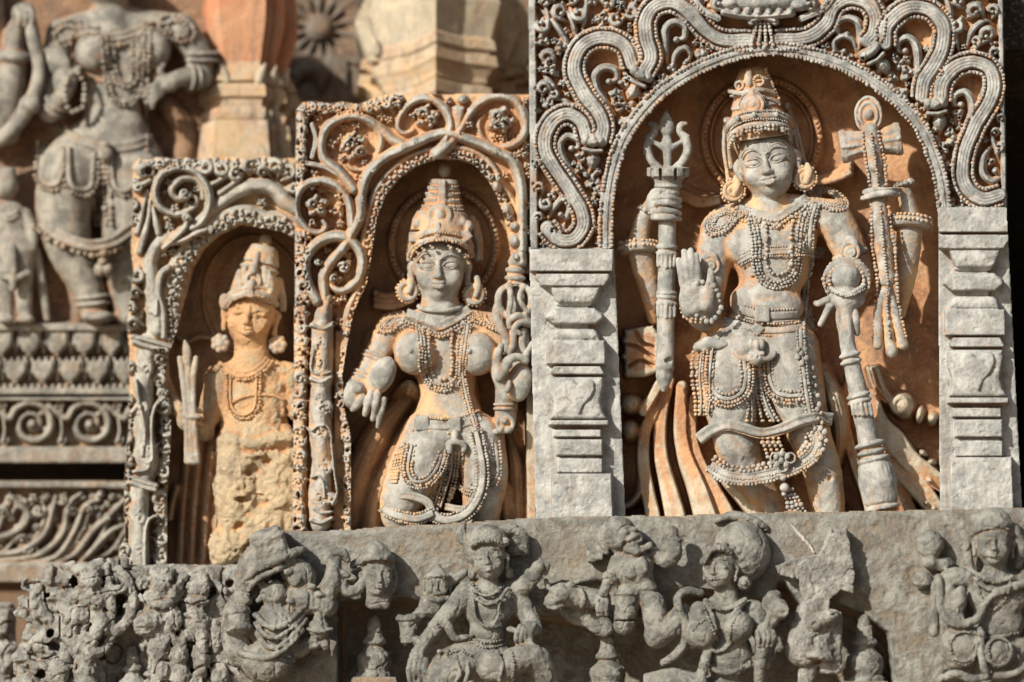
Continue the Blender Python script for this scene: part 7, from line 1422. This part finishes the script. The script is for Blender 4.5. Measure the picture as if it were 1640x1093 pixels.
def chief(V):
    head(V, (1592, 872, 46), .64, (2, 0, 4), brow=False); V.box((1604, 850, 92), (40, 30, 12), 2, (0, 30, 0), mode='cut', k=4); V.lathe((1590, 816, 28), (1592, 856, 40), [(0, 14), (.3, 26), (.8, 34), (1, 32)], k=3); V.tube([(1556, 850, 40), (1548, 880, 30), (1556, 912, 26)], [8, 8, 7], k=4); V.tube([(1628, 850, 40), (1636, 880, 30), (1630, 905, 26)], [8, 8, 7], k=4); V.ell((1566, 838, 36), (16, 18, 18), k=4)
    V.cone((1594, 900, 38), (1596, 924, 32), 18, 22, k=6); V.ell((1598, 952, 28), (50, 42, 28), k=8); V.ell((1598, 998, 28), (42, 34, 24), k=8)
    V.tube([(1552, 926, 28), (1522, 926, 30), (1506, 940, 34)], [16, 16, 15], k=5); V.tube([(1500, 946, 36), (1496, 980, 40), (1496, 1012, 38)], [10, 9, 9], k=4); V.tube([(1518, 948, 40), (1522, 972, 52), (1534, 990, 54)], [13, 13, 11], k=5); V.ell((1536, 962, 52), (13, 24, 14), (10, 0, 0), k=4)
    V.tube([(1502, 926, 46), (1506, 950, 54), (1510, 982, 58), (1536, 1000, 62), (1562, 994, 62), (1574, 974, 60), (1586, 956, 60), (1612, 944, 58), (1650, 932, 48)], [7, 7, 8, 8, 7, 6, 6, 7, 8], k=2)
    V.tube([(1644, 930, 28), (1666, 960, 30), (1670, 1000, 30)], [18, 16, 14], k=5)
    for p in ([(1556, 914, 50), (1576, 926, 58), (1598, 930, 60), (1622, 924, 56)], [(1560, 926, 52), (1580, 942, 60), (1600, 946, 60)]): V.tube(p, 4, k=2)
    V.ell((1490, 872, 16), (22, 24, 20), k=5); V.ell((1490, 900, 14), (14, 14, 16), k=5); V.ell((1478, 930, 10), (18, 14, 14), k=5); V.ell((1510, 905, 12), (20, 12, 14), k=5)
    V.ell((1542, 1038, 36), (38, 40, 34), k=6); V.ell((1600, 1046, 40), (26, 28, 30), k=4); V.box((1590, 1070, 16), (80, 50, 24), 12, k=8)
    for c, rx, ry in (((1544, 1036), 22, 24), ((1600, 1044), 20, 22)): torus(V, (*c, 66), 1, 2.6, sx=rx, sy=ry, k=1)
    V.tube([(1570, 1010, 60), (1572, 1050, 66), (1580, 1084, 62)], [6, 6, 7], k=2); V.ell((1572, 1016, 62), (8, 7, 8), k=2); V.ell((1566, 1028, 62), (7, 7, 8), k=2)
    V.tube([(1500, 1090, 48), (1530, 1080, 58), (1560, 1088, 58), (1584, 1082, 54)], [6, 7, 7, 6], k=2); V.tube([(1584, 1084, 54), (1620, 1080, 56), (1650, 1066, 50)], [6, 6, 6], k=2); V.tube([(1634, 1050, 40), (1640, 1090, 40)], [8, 8], k=3)
    V.tube([(1508, 1060, 30), (1500, 1100, 30)], [14, 14], k=4)
carve('standing_statue', 'standing figure with a chipped face and shoulder scarf at the right end of the frieze', 'statue', (1458, 806, -30, 1690, 1130, 100), chief, M_FR, 1.7, (1.3, 10, 102), (1590, 1125), extra=CJ)

# ---- the eroded block at the lower left, turning away at its left end
WL = Wall(200, 1000, 4.62, 6.0)
lb = thing('frieze_block', 'rough eroded frieze block under the smallest niche, its figures worn to lumps', 'stone block', WL, 210, 1130, -30)
V = Vol(-4, 892, -200, 420, 1132, 40, 2.0)
V.box((236, 1030, -70), (186, 124, 70), 16, k=4); V.ell((20, 1000, -40), (44, 140, 120), k=8, mode='cut'); V.box((20, 900, -20), (52, 46, 200), 6, (-20, 0, 0), mode='cut', k=6)
V.ell((204, 1046, 0), (32, 44, 40), k=8, mode='cut'); V.box((204, 1090, 0), (34, 44, 34), 6, mode='cut', k=6)
for x, y, r in ((110, 925, 22), (84, 948, 20), (110, 968, 22), (66, 980, 22), (96, 1004, 24), (60, 1030, 24), (108, 1048, 26), (70, 1076, 26), (48, 1100, 26), (120, 1100, 28), (330, 930, 24), (356, 960, 26), (366, 1010, 26), (350, 1060, 26), (380, 1080, 24)): V.ell((x, y, -14), (r, r * .9, 26), k=8)
for p, r in (([(58, 960, -10), (84, 950, 4), (110, 956, 6)], 9), ([(120, 980, 0), (108, 1010, 8), (70, 1020, 2)], 9), ([(30, 1090, -30), (40, 1040, -24), (60, 990, -16)], 12)): V.tube(p, r, k=4)
gg = np.random.default_rng(55)
for _ in range(75):
    x, y = gg.uniform(40, 400), gg.uniform(914, 1126)
    if abs(x - 206) < 40 and y > 1000: continue
    a_ = gg.uniform(0, pi); l = gg.uniform(8, 26); r = gg.uniform(6.5, 13); z = gg.uniform(-8, 8); V.cone((x - l * cos(a_), y - l * sin(a_), z - 6), (x + l * cos(a_), y + l * sin(a_), z + 4), r, r * .8, k=2.5)
for _ in range(46):
    x, y = gg.uniform(46, 400), gg.uniform(918, 1126); r = gg.uniform(5, 10); V.ell((x, y, gg.uniform(-6, 6)), (r, r * gg.uniform(.6, 1.3), 26), (gg.uniform(0, 180), 0, 0), k=2, mode='cut')
V.crack(7, 24, 130, .15); V.warp(3.0, 22, 104); V.warp(2.6, 8, 105); V.warp(1.8, 4.5, 125, 1)
V.warp(.9, 3.2, 141, 1); make('block_face', Pack().vol(V, mid=.45, gain=.14, cavr=6, smooth=0), WL, M_ER, lb)
def archer(V):
    V.ell((144, 931, 18), (20, 20, 22), k=4); V.ell((138, 914, 14), (26, 12, 20), k=5); V.ell((150, 962, 14), (24, 22, 22), k=5); V.tube([(128, 950, 14), (112, 962, 12), (104, 978, 10)], [12, 10, 9], k=4)
    V.tube([(170, 906, 10), (176, 940, 18), (178, 980, 18), (180, 1012, 14), (206, 990, 16), (212, 960, 18), (204, 930, 16), (190, 912, 10)], [6, 7, 8, 9, 9, 9, 8, 6], k=3); V.tube([(160, 952, 20), (180, 946, 24), (200, 942, 22)], [9, 8, 8], k=4)
    V.tube([(138, 984, 14), (120, 984, 18), (116, 1004, 18), (118, 1022, 12)], [14, 14, 12, 10], k=5); V.tube([(154, 986, 14), (164, 998, 20), (150, 1022, 20), (140, 1036, 16)], [14, 14, 12, 10], k=5); V.tube([(134, 1000, 14), (132, 1030, 14)], [9, 8], k=4)
    V.tube([(104, 1020, 8), (130, 1040, 16), (160, 1044, 16), (176, 1026, 12)], [8, 9, 9, 8], k=4); V.ell((136, 1070, 10), (20, 28, 22), k=6); V.ell((92, 1080, 6), (20, 30, 20), k=6); V.ell((138, 1104, 14), (20, 24, 20), k=6); V.ell((122, 1040, 8), (14, 14, 14), k=4)
carve('archer_statue', 'worn little archer with a looped bow, left half of the eroded block', 'statue', (70, 896, -30, 228, 1132, 56), archer, M_ER, 1.6, (3.2, 10, 106), (145, 1128), wall_=WL, mid_=.55)
def lifter(V):
    V.ell((260, 932, 18), (19, 20, 20), k=4); V.ell((260, 916, 16), (22, 13, 18), k=4); V.ell((254, 956, 12), (24, 20, 20), k=6); V.tube([(228, 956, 16), (246, 966, 24), (266, 966, 26), (278, 950, 22), (288, 930, 20), (296, 926, 18)], [8, 9, 9, 9, 8, 7], k=4); V.ell((230, 934, 10), (13, 13, 14), k=4)
    V.ell((238, 996, 12), (26, 24, 24), k=5); V.ell((278, 990, 16), (15, 22, 16), k=4); V.tube([(262, 980, 10), (268, 1010, 12)], [12, 12], k=4); V.ell((254, 1040, 12), (18, 26, 20), k=5); V.ell((258, 1080, 12), (18, 26, 20), k=5); V.ell((286, 1050, 14), (17, 20, 18), k=5); V.ell((288, 1086, 12), (20, 26, 20), k=5); V.tube([(252, 1010, 12), (272, 1024, 16), (290, 1030, 12)], [8, 9, 8], k=4)
    V.ell((302, 1014, 8), (16, 12, 14), k=5)
carve('lifter_statue', 'worn small figure in a flat cap with an upraised arm, centre of the eroded block', 'statue', (205, 896, -30, 312, 1132, 56), lifter, M_ER, 1.6, (3.2, 10, 107), (258, 1128), wall_=WL, mid_=.55)
def pair(V):
    V.ell((318, 940, 12), (20, 24, 18), k=5); V.ell((328, 936, 18), (9, 16, 12), k=4); V.ell((316, 962, 16), (20, 9, 16), k=4); V.ell((314, 990, 10), (18, 22, 18), k=5); V.ell((320, 1010, 14), (15, 22, 16), k=5); V.ell((322, 1056, 14), (14, 34, 18), k=5); V.tube([(296, 990, 12), (310, 1006, 16), (326, 992, 14)], 8, k=4); V.ell((344, 1020, 6), (14, 30, 16), k=5); V.ell((352, 1090, 8), (18, 30, 16), k=5); V.ell((312, 1104, 12), (20, 22, 18), k=5)
carve('crouching_statue', 'worn lumpy figure with tall hair at the right end of the eroded block', 'statue', (290, 900, -30, 375, 1132, 50), pair, M_ER, 1.6, (3.4, 10, 108), (325, 1128), wall_=WL, mid_=.55)
carve('bell_shrine', 'small bell-shaped shrine in the dark hollow of the eroded block', 'miniature shrine', (168, 1028, -60, 254, 1134, 20), bellshrine(212, 1034, 1150, 22, -24), M_ER, 1.6, (1.6, 10, 109), (212, 1128), shr, wall_=WL)
WLL = Wall(10, 1040, 4.95, 6.0)
fb = thing('frieze_block', 'sliver of another eroded carved block at the far lower left', 'stone block', WLL, 0, 1130, -30)
V = Vol(-90, 954, -160, 34, 1134, 50, 2.0); V.box((-36, 1054, -60), (60, 88, 70), 10, k=4)
for x, y, r in ((4, 985, 20), (-4, 1010, 20), (8, 1040, 22), (-2, 1070, 22), (6, 1100, 24), (12, 1060, 14), (-30, 1000, 30), (-40, 1060, 30)): V.ell((x, y, 6), (r, r * .8, 22), k=7)
V.crack(4, 22, 131, .16); V.warp(3.5, 14, 110); V.warp(1.6, 5, 111, 1); V.warp(.9, 3.2, 141, 1); make('block_face', Pack().vol(V, mid=.45, gain=.14, cavr=6, smooth=0), WLL, M_ER, fb)
# ================================================================ masonry behind and around, and the courtyard
def solid(name, parent, p0, p1, mat):
    p0 = np.array(p0); p1 = np.array(p1); me = bpy.data.meshes.new(name); c = [(x, y, z) for x in (p0[0], p1[0]) for y in (p0[1], p1[1]) for z in (p0[2], p1[2])]
    org = np.array(parent.location) if parent else np.zeros(3)
    me.from_pydata([tuple(np.array(v) - org) for v in c], [], [(0, 1, 3, 2), (4, 6, 7, 5), (0, 4, 5, 1), (2, 3, 7, 6), (0, 2, 6, 4), (1, 5, 7, 3)]); me.materials.append(mat); me.update()
    o = bpy.data.objects.new(name, me); COL.objects.link(o); o.parent = parent; return o
def box_thing(name, label, cat, p0, p1, mat, part): 
    o = bpy.data.objects.new(name, None); COL.objects.link(o); o.location = (p0[0], p0[1], p0[2]); tag(o, label, cat, kind='thing'); solid(part, o, p0, p1, mat); return o
pe = WB.W([(1608, 400, -40)])[0]; pl = WB.W([(846, 400, -40)])[0]
# the shrine's dark doorway on the right: the niche wall's end, a deep chamber and its added lintel
core = bpy.data.objects.new('shrine_wall', None); COL.objects.link(core); core.location = (pl[0] + .2, 4.9, .9); tag(core, 'thick masonry wall carrying the tall niche, beside the dark doorway', 'wall', kind='thing')
solid('masonry', core, (pl[0] + .06, 4.86, -.2), (pe[0] - .04, 11.0, 5.2), M_DARK)
M_UNLIT = stone('unlit_black_stone', grey=((.018, .017, .016), (.028, .026, .024)), ochre=((.025, .02, .016), (.02, .016, .013)), speck=0, lich=0, grime=.3, rust=0)  # near-black base colour stands in for the unlit depth of the doorway
box_thing('doorway_chamber', 'black unlit doorway at the right edge, beside the tall niche panel', 'doorway', (pe[0] - .03, 10.7, -.2), (1.9, 11.0, 5.2), M_UNLIT, 'back_wall')
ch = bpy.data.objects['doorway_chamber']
solid('shade_side_wall', ch, (1.32, 4.2, -.2), (1.6, 10.69, 5.2), M_UNLIT); solid('shade_lintel', ch, (pe[0] + .02, 4.6, 3.0), (1.31, 10.68, 3.9), M_UNLIT); solid('inner_wall', ch, (pe[0] - .035, 4.87, -.2), (pe[0] - .01, 10.68, 5.1), M_UNLIT)  # side wall and overhead slab added out of view to block sun and sky
pk = WR.W([(40, 1000, -300)])[0]
core2 = bpy.data.objects.new('plinth_core', None); COL.objects.link(core2); core2.location = (0, 5.6, 0); tag(core2, 'dark rough masonry showing in the gaps between the plinth courses', 'wall', kind='thing')
solid('masonry', core2, (-7.0, 6.25, -.2), (pl[0] + .1, 6.6, 2.9), M_DARK)
# courtyard paving far below
me = bpy.data.meshes.new('ground'); S = 300; me.from_pydata([(-S, -S, -.9), (S, -S, -.9), (S, S, -.9), (-S, S, -.9)], [], [(0, 1, 2, 3)])
me.materials.append(stone('courtyard_paving', grey=((.28, .23, .165), (.36, .29, .21)), ochre=((.34, .245, .15), (.29, .195, .12)), bump=.3)); o = bpy.data.objects.new('ground', me); COL.objects.link(o); tag(o, 'sandy courtyard paving below the temple wall', 'ground', kind='structure')
# ================================================================ camera, sun, sky
cam = bpy.data.cameras.new('camera'); co = bpy.data.objects.new('camera', cam); COL.objects.link(co); SC.camera = co
co.location = CAM; co.rotation_euler = (pi / 2 + PITCH, 0, 0); cam.sensor_width = 36; cam.lens = FPX / 1640 * 36; cam.clip_end = 500; cam.clip_start = .05
cam.dof.use_dof = True; cam.dof.focus_distance = 4.50; cam.dof.aperture_fstop = 2.0
SUN = np.array([-.68, -.62, .50]); SUN /= np.linalg.norm(SUN)
el = math.asin(SUN[2]); az = math.atan2(SUN[0], SUN[1])
sl = bpy.data.lights.new('sun', 'SUN'); so = bpy.data.objects.new('sun', sl); COL.objects.link(so)
sl.energy = 4.9; sl.angle = radians(1.4); sl.color = (1.0, .925, .81)
from mathutils import Vector
so.rotation_euler = Vector(SUN).to_track_quat('Z', 'Y').to_euler(); so.location = (0, 0, 20)
w = bpy.data.worlds.new('World'); SC.world = w; w.use_nodes = True; nt = w.node_tree
bg = nt.nodes['Background']; sky = nt.nodes.new('ShaderNodeTexSky'); sky.sky_type = 'NISHITA'; sky.sun_disc = False; sky.sun_elevation = el; sky.sun_rotation = az; sky.dust_density = 2.5
nt.links.new(sky.outputs[0], bg.inputs[0]); bg.inputs[1].default_value = .068
SC.view_settings.view_transform = 'Standard'; SC.view_settings.look = 'None'; SC.view_settings.exposure = 0.46; SC.view_settings.gamma = 1
SC.cycles.max_bounces = 5; SC.cycles.diffuse_bounces = 3; SC.cycles.glossy_bounces = 2; SC.cycles.use_denoising = True
